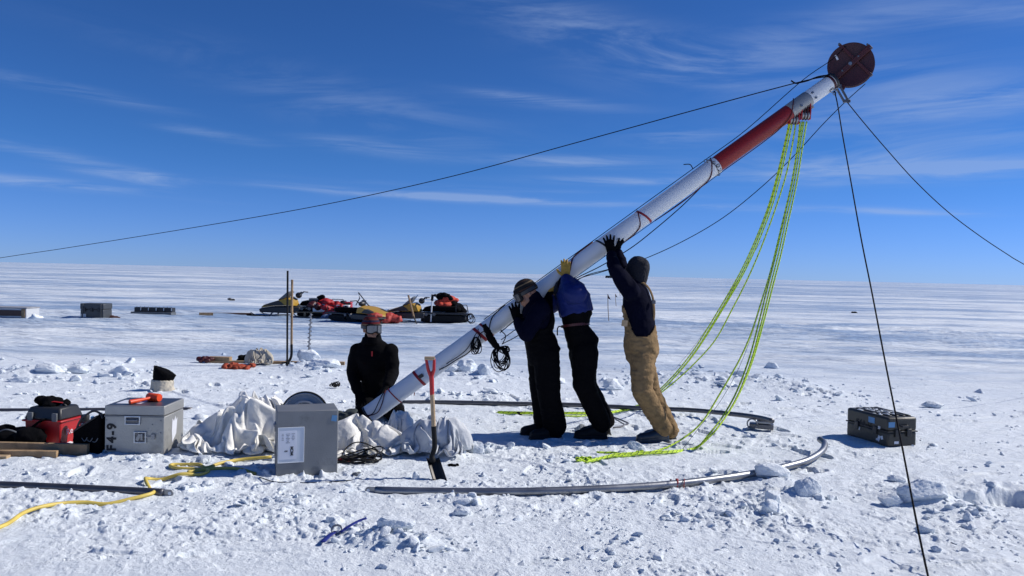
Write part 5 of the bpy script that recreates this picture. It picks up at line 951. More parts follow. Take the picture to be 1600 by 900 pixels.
-5,-2,-1,-1,1,1,7,-3,-10,-10,-9,0,3,-4,0,5,7,-3,-5,9,6,4,-1,9,-7,6,-5,-5,-4,-3,5,7,10,10,6,-8,-8,-6,-7,-5,-1,-1,6,-4,10,13,13,13,9,-2,-10,-7,-3,-3,-3,1,1,1,3,-4,-8,-10,-10,-5,0,-1,2,-3,9,4,-2,3,10,0,-6,12,-7,11,-6,-6,-2,-1,4,6,11,5,6,-6,-6,-5,-8,-5,0,0,2,2,12,13,13,11,10,0,-8,-5,-3,-3,-2,1,0,0,1,-8,-12,-6,-5,-8,-6,5,-1,0,3,5,0,3,11,-3,-7,10,-1,8,-1,-3,-4,0,-2,5,11,5,5,5,-8,-9,-4,-3,2,-4,0,6,11,10,12,11,9,6,-6,-5,-11,0,0,-3,-3,0,5,-10,-11,-4,-5,-6,-4,-5,2,-2,1,6,0,7,6,-2,-5,8,-2,9,6,-1,-4,-4,-4,0,9,7,7,10,-5,-10,-3,-3,-1,0,1,3,12,12,9,9,9,8,-7,-10,-8,-9,-1,-3,1,7,3,-11,-12,-3,1,-6,-5,-5,-4,-4,0,5,2,6,5,1,-7,5,0,7,8,5,-1,-4,-4,-7,3,9,10,11,-2,-10,-7,5,-1,1,1,1,11,12,8,7,9,7,-8,-7,-8,-10,-8,0,5,10,-4,-14,-9,-4,7,-6,-3,-9,-3,-8,3,-3,7,3,6,2,-7,-2,0,8,3,2,0,-1,-5,4,-2,6,11,11,2,-12,-7,7,
5,1,1,2,7,11,8,7,5,3,-7,0,-9,-9,-7,0,5,7,-11,-9,-7,-5,1,1,-6,-4,-7,-4,2,-8,1,4,10,3,-4,-3,0,3,0,0,1,9,0,3,0,3,8,8,3,-8,-4,3,9,5,2,2,2,7,10,5,8,-7,2,3,-10,-9,-5,0,4,-1,-10,-3,-9,-1,0,-3,-4,-4,-6,-7,1,-8,-2,1,10,1,-1,-1,0,2,-3,-2,5,12,7,3,3,-1,1,5,8,-4,-2,1,8,9,3,2,2,3,2,5,7,-1,7,2,-11,-9,-2,1,1,-5,-5,-7,-6,-2,2,-4,-6,-2,-10,-8,1,-8,-6,3,6,2,-5,2,6,0,3,-4,4,12,7,5,2,1,0,4,4,-1,0,0,5,11,6,2,1,0,-1,3,6,7,7,0,-11,-8,1,1,-1,-5,-6,-8,-4,-1,1,-5,-7,-5,-7,-12,-4,1,-10,1,7,2,-7,-2,2,3,-6,-1,10,13,8,6,2,-2,3,5,0,3,0,-1,4,9,10,3,0,-2,-2,4,6,7,8,-2,-11,-5,2,1,-4,-5,-6,-7,-4,0,-1,-5,-7,-6,-10,-12,-9,2,-4,-3,9,3,-7,-2,-8,5,4,3,9,11,9,6,1,-3,5,5,3,4,0,-3,2,10,10,4,-1,-3,-1,4,7,7,7,-3,-9,-3,3,-1,-5,-6,-6,-5,-5,-1,-2,-4,-7,-9,-10,-12,-13,-4,2,1,7,6,-4,-4,0,6,9,5,
6,10,9,5,-1,3,6,5,4,4,-1,-5,0,10,10,7,0,-7,-4,9,7,7,8,-4,-8,0,3,-3,-5,-5,-6,-6,-5,-3,-2,-5,-7,-10,-11,-13,-13,-9,1,7,4,7,3,-2,3,9,10,0,6,8,9,4,3,6,6,6,6,3,-4,-5,-9,9,13,5,6,-4,-11,8,10,6,8,-4,-3,5,3,-2,-6,-6,-6,-6,-6,-4,-3,-6,-8,-10,-11,-14,-14,-9,-2,10,6,2,8,-3,4,10,8,-3,0,9,8,7,6,9,5,4,3,4,5,-7,-9,3,12,0,6,-3,-4,1,8,7,7,-1,-3,7,-1,4,-4,-7,-5,-3,-4,-4,-5,-8,-8,-10,-12,-14,-10,-9,-6,10,6,5,2,-2,4,10,-1,-6,-1,6,9,13,9,8,1,3,3,6,11,-8,-6,1,8,-3,4,-3,0,-1,8,5,7,4,-1,2,-2,6,3,-5,-7,-7,-4,-3,-4,-6,-8,-10,-13,-9,-12,-12,-6,11,7,9,-1,-7,4,7,-2,-12,-7,4,10,18,9,6,3,3,8,10,10,-3,-8,-1,5,-6,4,-7,1,1,5,6,7,2,0,2,-1,6,6,-3,-4,-4,-7,-6,-3,-5,-8,-11,-11,-13,-9,-11,-6,12,11,6,-1,-10,5,7,-9,-11,-8,4,10,13,9,5,3,10,11,8,8,2,-5,-4,5,-4,-4,-7,-2,2,6,4,5,0,3,2,0,6,5,3,-7,-5,-4,-5,-5,-5,-9,-11,-12,-12,
-11,-5,-3,11,10,7,-5,-9,5,0,-8,-10,-8,2,9,8,8,9,9,13,9,6,5,1,-2,-5,4,-5,-6,-8,2,7,1,1,2,-1,3,4,5,7,3,3,-4,-6,-7,-6,-3,-6,-9,-11,-13,-12,-11,0,0,8,8,7,-8,-3,-1,-7,-5,-4,-8,1,-2,12,14,12,11,11,5,5,3,3,-2,-6,3,-9,-5,-7,1,8,2,1,1,-1,1,6,11,4,2,2,-3,-6,-6,-5,-6,-6,-9,-12,-12,-13,-9,1,7,2,7,5,-7,6,-10,-5,-1,0,-7,2,3,10,14,11,9,3,6,5,3,2,1,-7,2,-9,-7,-7,2,6,2,2,-1,-1,5,8,9,3,4,-1,-3,-5,-6,-6,-6,-6,-10,-11,-12,-11,-6,4,4,0,6,2,1,9,-6,1,0,4,-10,2,5,13,9,6,5,4,6,4,3,2,3,-8,0,-7,-9,-7,6,2,2,0,0,1,10,8,9,0,2,-1,-3,-4,-4,-6,-6,-10,-10,-11,-10,-5,-6,4,2,-1,4,4,9,6,9,-2,-3,5,-9,-2,7,6,4,8,3,5,6,4,3,3,2,-8,3,-4,-11,-5,4,-1,0,0,1,9,9,5,6,1,-1,-1,-2,-5,-4,-5,-6,-9,-11,-13,-7,-2,0,4,-3,1,5,10,9,-1,9,-4,-4,2,-10,-1,-1,2,7,5,3,5,6,4,4,4,0,-3,0,3,-13,0,3,-9,-3,0,6,11,12,6,-3,-3,
1,0,-3,-4,-5,-5,-6,-8,-8,-16,1,-2,3,5,-2,-1,7,10,8,-9,7,-3,-4,-6,-5,-3,-4,-5,6,4,3,6,5,4,3,5,1,3,1,3,-8,-1,1,-11,-10,4,11,11,9,10,-8,-9,-1,1,-1,-4,-5,-6,-7,-6,-6,-7,-1,-3,7,7,-5,1,3,12,4,-12,3,-3,-2,-4,-11,-9,-5,2,-2,2,4,6,4,4,4,4,4,2,4,6,0,-3,-8,-10,-7,6,8,8,11,9,-4,-12,-8,1,-1,-4,-5,-5,-7,-7,-5,1,-4,4,3,-1,3,4,4,11,-3,-11,7,-4,-1,-7,-10,-12,-2,-3,-5,4,3,-1,5,3,3,6,9,1,6,8,6,-10,-11,-11,-7,7,6,8,12,9,0,-10,-11,-6,-1,-4,-4,-6,-5,-7,-1,1,1,-1,1,0,12,3,-2,12,-8,-11,9,-5,-5,-10,-12,-10,1,-9,-3,4,-3,1,2,1,7,10,11,3,7,7,0,-11,-6,-10,-10,4,3,11,10,9,5,-9,-6,-11,-8,-4,-3,-8,-3,-2,3,2,0,-6,2,6,11,3,-5,7,-7,-11,3,-4,-9,-9,-11,-10,-2,-4,-3,-2,0,1,-1,3,12,9,8,1,5,6,-1,-10,-8,-7,-8,-2,5,10,10,8,7,-6,-7,-5,-11,-10,-2,-8,1,3,-4,0,2,2,3,5,4,1,1,0,-6,-7,-8,3,-8,-11,-11,-4,-7,0,0,-4,-4,0,1,8,9,4,1,3,8,3,
-2,-3,-10,-8,-7,-4,5,10,7,9,7,-2,-9,-5,-7,-12,-3,-1,-1,2,1,0,2,-4,8,5,1,-7,1,2,-2,-11,-6,6,-7,-12,-11,-6,-2,-4,5,-5,-5,5,-1,4,4,2,0,6,8,0,-1,1,-4,-10,-11,-2,4,6,8,9,6,2,-6,-7,-7,-10,-4,7,2,-3,-5,-1,2,-2,5,10,2,-2,-3,-7,1,-6,-5,6,-5,-7,-9,-5,-2,-3,-3,-2,-5,4,1,4,-6,0,4,8,5,-2,-1,4,-3,-10,-8,0,-1,4,9,8,4,2,-5,-5,-8,-3,-5,2,7,-2,-4,0,-3,1,5,10,4,-1,-8,-7,7,4,-2,3,-2,-2,-8,-7,2,-2,-7,0,-6,0,-4,6,0,-6,9,9,-5,-3,0,3,-2,-3,-9,5,0,-4,7,6,3,2,-4,-5,-3,-7,0,0,3,5,-6,-2,0,1,8,11,6,-8,-4,-7,8,8,2,-4,-4,0,-3,-2,0,-7,-3,2,-4,-6,-1,1,-5,3,9,6,-7,-3,-2,-1,2,6,-8,-2,-1,2,1,3,8,-4,0,-2,-5,-5,-1,1,0,4,1,-4,-1,2,10,10,1,-2,-8,1,6,6,-1,-7,-7,0,4,2,-2,-12,-4,2,3,-2,-7,-4,1,3,9,2,-7,-7,1,-2,6,7,-5,-6,-1,4,-5,1,10,-4,0,3,-7,-1,-4,0,3,-2,3,1,-3,3,11,7,6,-6,-4,3,6,5,-4,-6,-10,-2,8,4,2,-11,
-12,-1,2,1,-1,3,1,-2,4,1,-6,-6,2,2,3,9,-1,-9,-5,4,-6,3,6,-2,0,5,-7,-2,-1,-1,3,-2,-1,3,4,-1,11,9,1,-1,-1,-2,6,4,-4,-8,-9,-2,8,7,5,-10,-12,-5,0,1,3,5,4,-8,0,-3,-1,2,5,-3,0,12,2,-10,-5,-4,-1,3,5,0,0,4,-7,-2,0,-2,0,2,2,-5,4,5,11,3,-4,-2,1,2,6,2,-4,-9,-10,2,7,6,6,-3,-12,-6,4,2,4,4,-2,-12,-5,4,2,6,0,-8,6,7,8,-9,-7,-5,2,4,4,1,0,-4,1,-6,-1,0,-2,-2,3,1,1,8,7,-6,-3,2,0,5,2,2,-2,-11,0,2,1,4,4,-1,-7,-11,3,8,4,4,-5,-12,-4,9,3,1,-9,-3,8,9,7,-9,-3,-2,-3,-4,7,7,2,-5,-3,1,-2,-2,0,0,-3,-5,8,8,-1,-4,-4,0,1,2,4,4,-5,-2,6,0,1,-3,1,-3,-1,-10,-4,5,5,5,-3,-7,-6,5,3,-1,-7,2,11,9,1,-5,3,-3,-6,-9,4,11,6,-7,-7,9,-3,-5,-5,-2,-1,-3,10,6,-5,-3,-1,2,1,-3,1,8,-4,7,9,1,-4,0,-4,-3,-5,-7,-1,4,5,3,-7,-4,-3,-2,-1,1,-1,5,6,11,-5,3,6,-4,-10,-6,2,7,8,-5,-8,9,-1,-6,-8,-4,0,2,7,1,-1,0,0,1,
-1,-2,-2,6]]
CLOTH_C = [[-92,-3,0,3,5,7,1,4,6,5,1,4,5,5,6,4,2,5,9,7,3,1,2,3,4,8,-2,-4,-4,5,9,6,2,7,6,8,5,5,7,8,6,4,0,0,1,-2,2,8,6,-2,-2,-4,4,-7,3,4,5,7,0,6,5,1,2,3,2,5,6,5,7,5,5,9,4,1,1,4,7,7,-1,-6,-3,3,10,5,5,2,6,4,7,5,8,9,8,7,1,0,-5,-5,3,7,8,3,-2,-2,3,-7,1,8,3,7,4,4,5,1,2,1,1,1,7,5,7,8,5,7,3,-2,3,8,8,7,-2,-3,-4,1,8,4,8,3,4,3,6,8,6,9,7,5,4,-2,-7,-4,4,7,9,4,0,-3,3,-7,2,6,6,3,7,4,6,3,1,-3,-2,-2,7,8,7,6,7,9,-3,-1,9,9,8,7,-7,2,-3,0,5,6,6,5,2,3,8,9,5,4,7,4,4,1,-8,-3,3,7,9,6,-2,-6,3,-6,4,6,-1,2,5,6,5,7,5,-2,-9,-3,7,7,6,7,9,8,-5,4,11,10,9,1,-7,0,1,4,3,7,4,1,3,5,6,5,6,7,6,4,2,0,-2,-3,6,4,6,5,-3,-7,5,-6,3,5,-4,-4,8,5,6,7,5,-3,-7,-3,7,7,5,8,8,8,0,7,9,11,11,-8,-8,-2,5,8,1,5,2,7,3,6,3,1,7,7,
5,3,2,0,-2,6,6,4,-1,5,-5,-5,5,-6,2,-3,-4,-3,8,5,5,7,5,-1,-6,-3,6,6,7,8,7,6,7,8,9,7,7,-8,-8,-1,4,7,4,4,3,6,7,3,2,6,5,6,4,2,6,-3,-3,6,8,6,-2,0,-4,1,-4,-2,-4,-3,-4,3,6,6,3,6,4,0,-3,-2,5,5,7,7,9,7,7,7,7,7,5,-5,-8,-5,6,5,7,5,6,5,5,4,2,5,6,5,2,5,5,-3,-1,3,7,6,-3,-1,-2,6,-5,-3,-3,-3,-2,3,5,7,5,5,0,0,0,2,3,5,8,8,8,5,7,5,7,6,4,-2,-7,-2,2,6,9,6,6,9,5,3,0,5,7,5,-1,4,3,0,1,-1,8,2,-4,-1,1,9,-6,-2,-3,-3,-3,4,7,6,7,5,-1,0,1,0,5,7,8,8,5,4,5,6,8,5,4,-1,-7,-1,7,6,8,6,7,10,5,2,1,3,7,3,1,3,0,4,2,-4,7,-1,-3,1,4,6,-7,-2,-3,-2,-1,6,5,6,6,6,-1,-2,6,5,1,7,10,3,2,4,7,7,7,6,2,0,-5,2,7,7,6,7,7,9,7,5,1,0,4,3,0,5,-1,3,2,-2,4,-1,-2,6,4,5,-7,-2,-2,-2,2,6,5,5,6,6,4,-3,-2,12,5,11,0,0,2,8,8,7,7,8,-1,1,-4,5,
5,7,7,8,8,9,7,5,0,-3,2,1,4,3,-2,3,3,1,0,2,1,4,6,5,-5,-1,-3,0,4,4,4,5,6,6,6,4,-2,4,7,3,2,2,8,8,8,8,5,8,1,-3,3,3,5,6,6,8,10,8,5,5,-1,-1,-2,1,4,5,-3,1,7,3,0,3,3,2,6,7,2,-3,-2,-2,8,2,-2,6,5,6,7,7,3,2,3,3,1,7,9,7,8,6,7,6,-1,-3,6,4,5,6,8,6,9,8,6,5,-3,-5,-2,2,4,6,-3,1,8,7,3,2,0,4,7,6,7,-5,-3,-3,8,4,-3,-3,5,7,6,8,6,4,1,5,4,7,6,7,8,7,7,7,-2,-5,5,5,5,8,6,7,8,8,5,5,0,-4,-4,-3,5,6,-3,2,8,6,5,6,3,1,5,7,8,-6,-5,-5,0,5,1,-5,3,6,7,7,8,5,6,7,4,5,4,8,8,7,7,8,-2,-3,1,3,6,6,9,7,8,6,5,8,2,-4,-4,-5,-2,6,-1,3,7,4,5,6,4,2,6,8,3,-5,-5,-8,-6,1,3,-2,4,4,8,8,8,7,5,8,3,6,7,8,8,7,7,8,0,-2,2,-1,5,6,8,9,7,5,8,6,4,-2,-5,-5,-6,1,0,5,6,5,5,4,3,5,7,5,1,-1,-6,-9,-8,-4,-1,1,4,7,7,8,7,7,7,6,
6,8,8,8,8,7,7,8,2,-4,-3,3,4,6,8,8,8,6,7,8,4,-1,-4,-6,-6,-4,-1,5,6,7,6,5,2,5,5,6,0,3,-4,-10,-10,-9,-3,1,4,7,9,7,8,7,7,8,7,8,9,8,7,7,8,6,-1,-5,-3,7,6,4,8,8,8,6,8,7,5,-1,-5,-5,-5,-4,-2,5,8,7,6,5,5,8,1,2,-3,7,4,-12,-16,-11,-6,1,4,8,9,10,7,8,8,7,8,8,9,8,7,8,7,4,-1,-6,-1,10,4,3,8,8,8,6,8,6,6,4,-6,-5,-4,-4,-1,4,7,5,8,5,8,6,2,-4,-1,4,-5,-11,-7,-10,-5,1,6,7,10,7,10,7,8,8,8,8,9,8,8,6,6,5,-2,-7,3,7,5,4,8,7,6,6,8,7,8,6,-5,-5,-2,-4,0,3,6,6,6,6,7,4,6,0,1,-5,-10,-15,4,-4,-3,1,6,6,9,9,9,8,8,7,8,9,8,9,6,6,5,6,-2,-7,3,9,3,4,8,8,3,6,8,8,7,7,-2,-2,-1,-4,-1,4,6,5,6,7,5,8,4,-1,-11,-5,-13,-2,7,2,-5,1,3,8,8,8,8,8,8,7,8,8,8,6,7,5,7,6,-3,-4,3,8,2,6,7,7,2,5,8,8,7,5,4,-2,3,-3,-3,4,6,4,8,6,8,2,5,1,-6,-5,-4,-6,
6,7,-1,0,3,6,7,8,7,7,8,10,7,9,3,6,5,7,9,3,-4,-1,5,7,1,7,7,5,2,7,6,7,7,5,4,2,4,1,-5,4,6,5,6,9,6,2,4,2,-2,-5,-3,-5,6,9,5,-1,0,3,7,8,8,6,10,8,5,8,4,7,4,8,10,-1,-6,3,9,3,4,4,8,5,5,4,7,6,6,6,1,6,7,3,-5,1,6,9,6,8,6,2,0,5,0,-5,-6,2,5,7,6,3,0,3,3,7,8,7,12,3,6,7,5,7,4,9,8,-4,-4,8,8,6,1,3,7,7,0,8,6,6,6,6,5,5,3,8,-2,-2,7,5,8,9,6,0,0,3,-4,-4,-2,4,6,6,6,5,1,3,0,6,8,7,10,3,6,9,5,6,5,9,3,-6,1,10,7,4,5,1,8,5,0,8,7,5,7,6,8,5,0,8,3,-4,7,7,5,8,8,0,0,2,0,-3,2,3,8,4,-2,8,7,5,1,3,6,7,9,6,5,5,6,8,4,8,-2,-4,5,9,7,1,8,2,7,5,1,7,6,7,7,6,6,8,0,5,7,-2,3,7,-7,18,8,2,1,0,0,2,3,3,6,4,-3,3,8,8,6,1,4,7,7,7,6,3,7,4,7,5,-4,0,7,7,8,2,6,4,7,4,1,7,7,6,7,7,6,7,4,2,7,0,
0,10,1,6,6,2,2,1,1,6,4,2,10,1,-1,2,1,8,7,5,3,5,5,7,5,7,4,2,8,0,0,3,7,5,10,3,4,5,6,5,4,4,7,7,6,7,7,5,6,4,8,0,-4,7,7,3,4,1,1,4,5,5,4,4,6,3,4,0,0,4,6,6,5,4,5,6,4,4,4,4,7,5,1,1,6,4,10,3,4,4,5,6,5,5,6,6,7,6,6,7,7,2,9,2,-6,3,7,3,3,0,6,6,6,4,3,2,3,7,5,3,0,3,5,6,5,4,3,7,5,-2,1,5,7,6,2,4,6,1,11,5,3,4,4,6,6,5,5,6,6,7,6,7,5,5,8,4,-7,-3,6,7,-1,6,7,7,7,2,2,-4,3,7,8,3,4,1,4,9,10,-2,4,8,0,-6,0,5,7,4,6,5,7,-4,14,6,5,6,0,7,6,4,6,5,7,5,6,6,7,6,9,1,-7,-5,5,7,1,7,8,9,7,2,-2,-6,-1,7,7,5,7,4,2,7,10,6,-1,2,-1,-4,1,4,5,4,5,7,6,0,11,8,7,4,3,8,4,4,4,5,6,5,7,8,6,7,7,-2,-8,-3,3,8,7,4,8,8,5,1,-4,-3,-4,1,8,8,6,3,5,5,6,6,0,1,0,0,2,4,5,4,5,4,5,8,7,7,6,3,6,5,
6,4,6,3,4,5,7,6,5,8,9,-3,-8,-4,3,8,7,7,6,8,5,0,-2,-4,-4,-5,9,7,7,5,4,2,7,6,-1,0,0,1,6,6,2,7,5,4,1,8,4,5,7,5,5,6,8,6,3,0,6,6,5,6,5,8,8,-2,-8,-3,4,9,6,7,5,8,7,-3,0,-5,-7,-4,5,6,8,6,5,5,3,6,-3,-1,2,4,6,4,6,7,6,4,2,-1,3,6,7,5,6,7,6,8,1,-1,6,6,6,5,7,9,6,-4,-6,-3,7,8,7,6,5,7,7,-5,-2,-7,-6,0,0,4,6,7,5,6,2,7,-4,-2,7,6,4,4,7,7,7,3,2,-4,1,8,6,4,5,8,6,6,5,1,3,3,6,6,8,9,5,-4,-8,1,8,9,7,3,5,6,2,-3,-7,-8,-3,6,-1,-3,4,6,5,7,5,6,-4,0,6,9,4,4,8,6,8,1,1,-2,3,6,2,4,7,7,5,5,2,3,3,4,6,6,8,9,5,-7,-6,4,8,7,8,4,2,4,-4,-2,-7,-8,4,7,-3,-1,1,2,5,5,7,8,-2,-1,6,7,6,6,6,8,8,2,-2,-1,4,4,1,5,7,3,4,5,4,2,4,6,7,6,6,7,5,-6,-5,5,7,7,5,4,1,3,-5,0,-6,-8,7,6,2,-2,1,4,3,5,2,8,1,0,4,5,7,6,
8,9,6,0,-2,2,1,1,4,6,3,3,7,3,3,3,6,4,8,7,6,6,4,-2,-2,2,8,7,6,-3,0,2,-5,2,-5,-7,6,6,7,-3,2,3,3,4,1,7,6,-1,3,5,6,7,8,6,2,1,3,2,1,-1,3,6,7,6,4,2,-1,2,7,5,6,8,6,5,6,2,2,-2,8,4,5,-4,-2,0,-6,5,-3,-6,5,7,8,-2,5,2,1,-1,3,6,7,6,2,3,5,6,8,0,-1,7,2,5,1,1,1,6,6,8,6,1,-2,-2,5,7,6,8,5,5,7,8,3,-2,4,4,4,-5,-6,-1,-6,6,0,-1,5,6,7,3,3,0,1,-3,0,8,6,7,5,3,4,5,5,-3,3,5,7,3,5,-2,1,6,5,9,0,1,3,4,-2,6,7,6,6,7,7,9,5,0,1,2,1,-3,-5,-6,-4,5,3,4,5,7,7,3,3,0,-2,-1,0,4,7,5,4,4,4,5,1,-1,7,4,5,6,6,2,-4,6,5,7,-1,3,7,0,-2,4,8,6,6,7,8,6,3,3,-1,2,0,2,-8,-7,-2,6,5,6,5,8,7,4,0,2,-2,0,-2,3,4,5,4,5,2,7,-2,5,4,4,5,7,8,1,-3,3,5,5,2,0,7,7,-2,-2,7,6,6,8,7,5,1,4,-2,1,2,0,-3,-9,0,9,6,6,5,6,7,3,
3,2,-3,-3,-1,6,3,0,4,4,7,6,2,0,3,5,6,7,8,2,-6,5,3,7,-3,4,4,7,2,0,3,5,8,6,7,1,3,2,-2,2,3,0,-2,-9,2,9,6,5,8,4,1,4,2,2,-1,-2,1,6,4,0,1,6,8,8,4,-3,1,5,6,7,8,3,-7,2,6,6,1,-2,4,6,3,0,3,7,7,6,3,1,2,2,2,1,2,0,0,-6,3,7,7,7,6,-3,5,1,0,3,0,-2,7,5,0,0,6,6,6,9,7,-2,1,4,4,7,7,2,-4,1,7,7,1,-5,2,6,-1,6,4,6,6,6,-3,1,2,3,2,2,4,1,-1,-7,3,7,7,6,2,-3,4,1,1,1,-1,2,6,5,4,0,5,6,6,7,8,4,1,2,2,4,6,3,-2,3,6,5,-5,1,1,5,2,4,7,6,8,3,-1,0,1,-1,6,1,1,-1,-1,-3,5,5,6,6,-2,-5,4,0,3,1,-1,5,4,4,6,2,5,5,7,9,8,5,3,0,-1,6,5,-1,2,2,5,3,0,-5,0,5,4,6,7,6,7,9,-1,-5,-1,-3,6,1,0,-2,-2,-1,4,2,7,4,-5,-1,-4,3,2,3,0,6,4,3,4,5,7,3,9,8,9,8,3,0,1,-2,5,-1,1,5,8,4,-3,-6,-1,2,5,6,8,8,7,5,1,-6,2,-5,3,2,
-3,-2,1,1],
[-86,3,-1,-1,-5,-5,4,8,7,7,7,-4,-5,0,6,6,-4,-6,-1,-2,-7,-8,-5,-5,-3,1,-1,7,9,-2,-2,-2,-4,2,2,-3,-5,-5,1,1,4,7,8,8,9,6,2,-5,-6,-7,-2,-5,5,3,-1,-2,-6,-4,1,6,6,7,6,1,-5,3,2,0,0,-4,-4,0,-5,-7,-6,-2,-4,-3,3,7,8,2,-3,-5,-5,5,0,-5,-3,-3,1,2,2,4,7,8,6,5,4,-4,-5,-5,-5,-5,5,3,-2,-4,-6,-6,-1,6,6,7,7,2,0,4,1,-4,-1,0,-5,-3,-4,-8,-1,-2,-3,-3,2,4,8,5,-4,-6,-2,3,2,-5,-4,-3,-3,1,3,6,7,5,4,5,2,-4,0,-2,-6,-6,5,4,-3,-4,-7,-6,-3,5,4,8,7,6,0,4,-4,0,-2,-3,-3,-1,-6,-6,1,-2,-2,-3,1,4,7,4,-6,-4,0,3,2,-5,-3,-2,-4,-3,4,6,4,8,3,6,-2,-5,1,4,-6,-6,4,5,-4,-5,-8,-6,-2,5,5,5,6,8,1,3,-3,-2,-5,-3,-1,-3,-3,-4,-1,1,-1,-3,0,6,6,1,-3,-4,-1,4,2,-5,-7,-7,-1,3,2,3,6,7,5,4,-1,-4,2,4,-5,-6,4,5,-4,-7,-8,-7,2,4,4,4,6,6,3,6,-4,-4,-6,-4,-2,-2,-5,2,-1,0,1,-3,-1,4,7,2,-7,-4,1,3,5,-7,-8,-8,2,5,
1,1,5,7,6,4,-2,-3,5,4,-5,-5,5,3,-4,-7,-7,-7,2,4,4,4,3,5,5,5,-3,-5,-6,-3,-5,-4,-2,1,3,2,3,-4,-3,3,8,-2,-8,-4,4,2,2,-6,-9,-2,1,3,6,-1,3,5,9,5,-2,-2,4,4,-5,-3,3,4,-5,-8,-7,-3,2,3,4,4,2,2,6,5,-3,-6,-4,-5,-3,-4,0,1,1,1,5,-3,-3,1,4,-3,-4,-2,4,2,-3,-7,-8,-5,6,5,7,0,-3,6,9,7,-2,0,3,5,-4,-2,4,-2,-3,-6,-7,-3,5,4,4,3,1,2,3,6,-4,-4,-4,-4,-3,-3,1,-4,2,2,2,2,-3,1,1,-3,-2,-1,2,1,-3,-7,-9,-5,6,6,8,0,-5,5,10,6,-1,3,1,4,0,0,1,-5,-4,-4,-7,1,6,6,3,4,2,2,1,3,-1,-5,-4,-3,-4,-3,-3,0,0,-1,6,4,-3,1,-1,0,-3,-3,-1,0,-4,-8,-5,0,2,7,8,1,-6,2,10,5,3,2,2,5,0,2,0,-5,-4,-3,-5,3,6,6,2,0,3,4,5,-1,2,-5,-4,-6,-6,-3,-1,1,-1,0,4,4,-2,2,-1,-3,-2,-2,-3,-4,-4,-6,-1,2,1,6,7,3,-6,-1,9,5,6,2,4,1,-2,-2,2,-6,-3,-2,-3,3,6,0,5,-1,0,6,6,10,-6,-5,-5,-8,-5,-1,-1,1,-1,-3,3,4,2,2,
-3,-4,-3,-1,0,-3,-6,-5,-1,2,0,5,7,4,-5,-3,7,6,6,4,1,-3,-2,-2,4,-7,-3,-1,-1,0,4,0,4,1,0,6,5,13,-3,-8,-8,-5,-4,-3,-2,-1,-2,-4,4,3,6,0,-4,-6,-3,-1,3,-2,-6,-1,-2,3,0,2,7,6,-5,-4,6,6,5,2,0,-5,-3,0,2,-5,-4,1,-1,-1,1,2,5,0,2,2,5,11,7,-10,-10,-5,-5,-3,-3,1,-6,-5,4,6,5,-5,-3,-3,-4,-3,3,-3,0,0,0,0,0,3,6,7,-5,-3,4,3,5,1,-2,-1,-4,0,-3,-1,-3,4,2,-3,-1,2,2,2,2,2,2,8,4,0,-9,-6,-6,-5,0,-1,-5,-5,3,7,-1,-5,-4,-2,-4,1,-3,0,6,1,-1,0,2,1,6,7,-4,-2,3,4,4,-2,-2,-1,-3,3,-2,0,0,3,4,-2,0,2,1,2,2,2,2,2,0,3,-4,-5,-7,-1,0,-3,-6,-4,3,3,-5,-6,0,-4,-1,2,-3,3,5,3,-1,0,1,3,4,7,-3,-1,2,1,1,1,-1,-2,-2,2,-1,0,3,2,3,-1,3,3,1,1,2,2,3,0,-4,2,-3,-2,-3,0,-2,-4,-5,-3,2,-1,-6,-3,-2,-2,-1,1,-3,5,3,5,0,-1,3,3,4,6,-3,1,-1,-1,2,0,-2,0,0,-4,1,-2,3,5,3,2,1,2,3,3,2,1,1,-1,-1,1,
-2,-2,-1,-1,-3,-4,-4,-3,-1,-1,-4,-2,-4,0,-2,0,-2,4,3,4,2,0,2,4,5,5,-3,-1,0,-1,-2,0,0,0,-1,-2,13,-7,3,3,0,3,2,3,3,3,2,1,0,-1,0,1,-1,-2,-2,-1,-4,-3,-4,-5,-1,-1,-3,-2,-4,1,-2,-1,-2,3,3,3,5,2,2,3,4,5,-3,-4,-3,-2,-1,0,0,-1,4,-2,12,0,2,-2,-7,1,5,3,2,3,3,0,-1,0,0,1,0,-2,-2,-2,-3,-4,-5,-4,-1,-3,0,-3,-4,1,-3,-3,1,3,2,4,7,-1,3,4,2,4,-3,-5,-2,0,-3,-1,-4,1,6,0,8,0,-2,-9,3,6,4,4,1,1,0,0,-1,0,0,0,1,-1,-2,-3,-3,-5,-4,-2,-2,-3,-2,-3,-3,1,-3,-3,0,3,3,5,4,1,3,1,2,5,-3,-4,-3,-1,-2,-4,-2,-1,1,5,8,-3,-7,-10,5,17,1,3,0,0,-1,1,-1,-2,1,0,2,-1,-2,-2,-4,-5,-4,-1,-2,-4,-2,-3,-3,1,-3,-3,1,1,5,4,4,1,3,-2,1,5,-1,-3,-5,-1,-3,-4,-1,-4,2,5,15,-3,-13,-7,10,7,1,2,-1,-1,0,0,0,0,-1,1,-1,1,0,-4,-3,-5,-3,0,-4,-3,-2,-3,-3,0,-3,-3,1,1,5,4,2,3,3,-2,-3,5,2,-2,-6,0,-6,-3,-2,-1,1,5,6,-6,-6,-8,
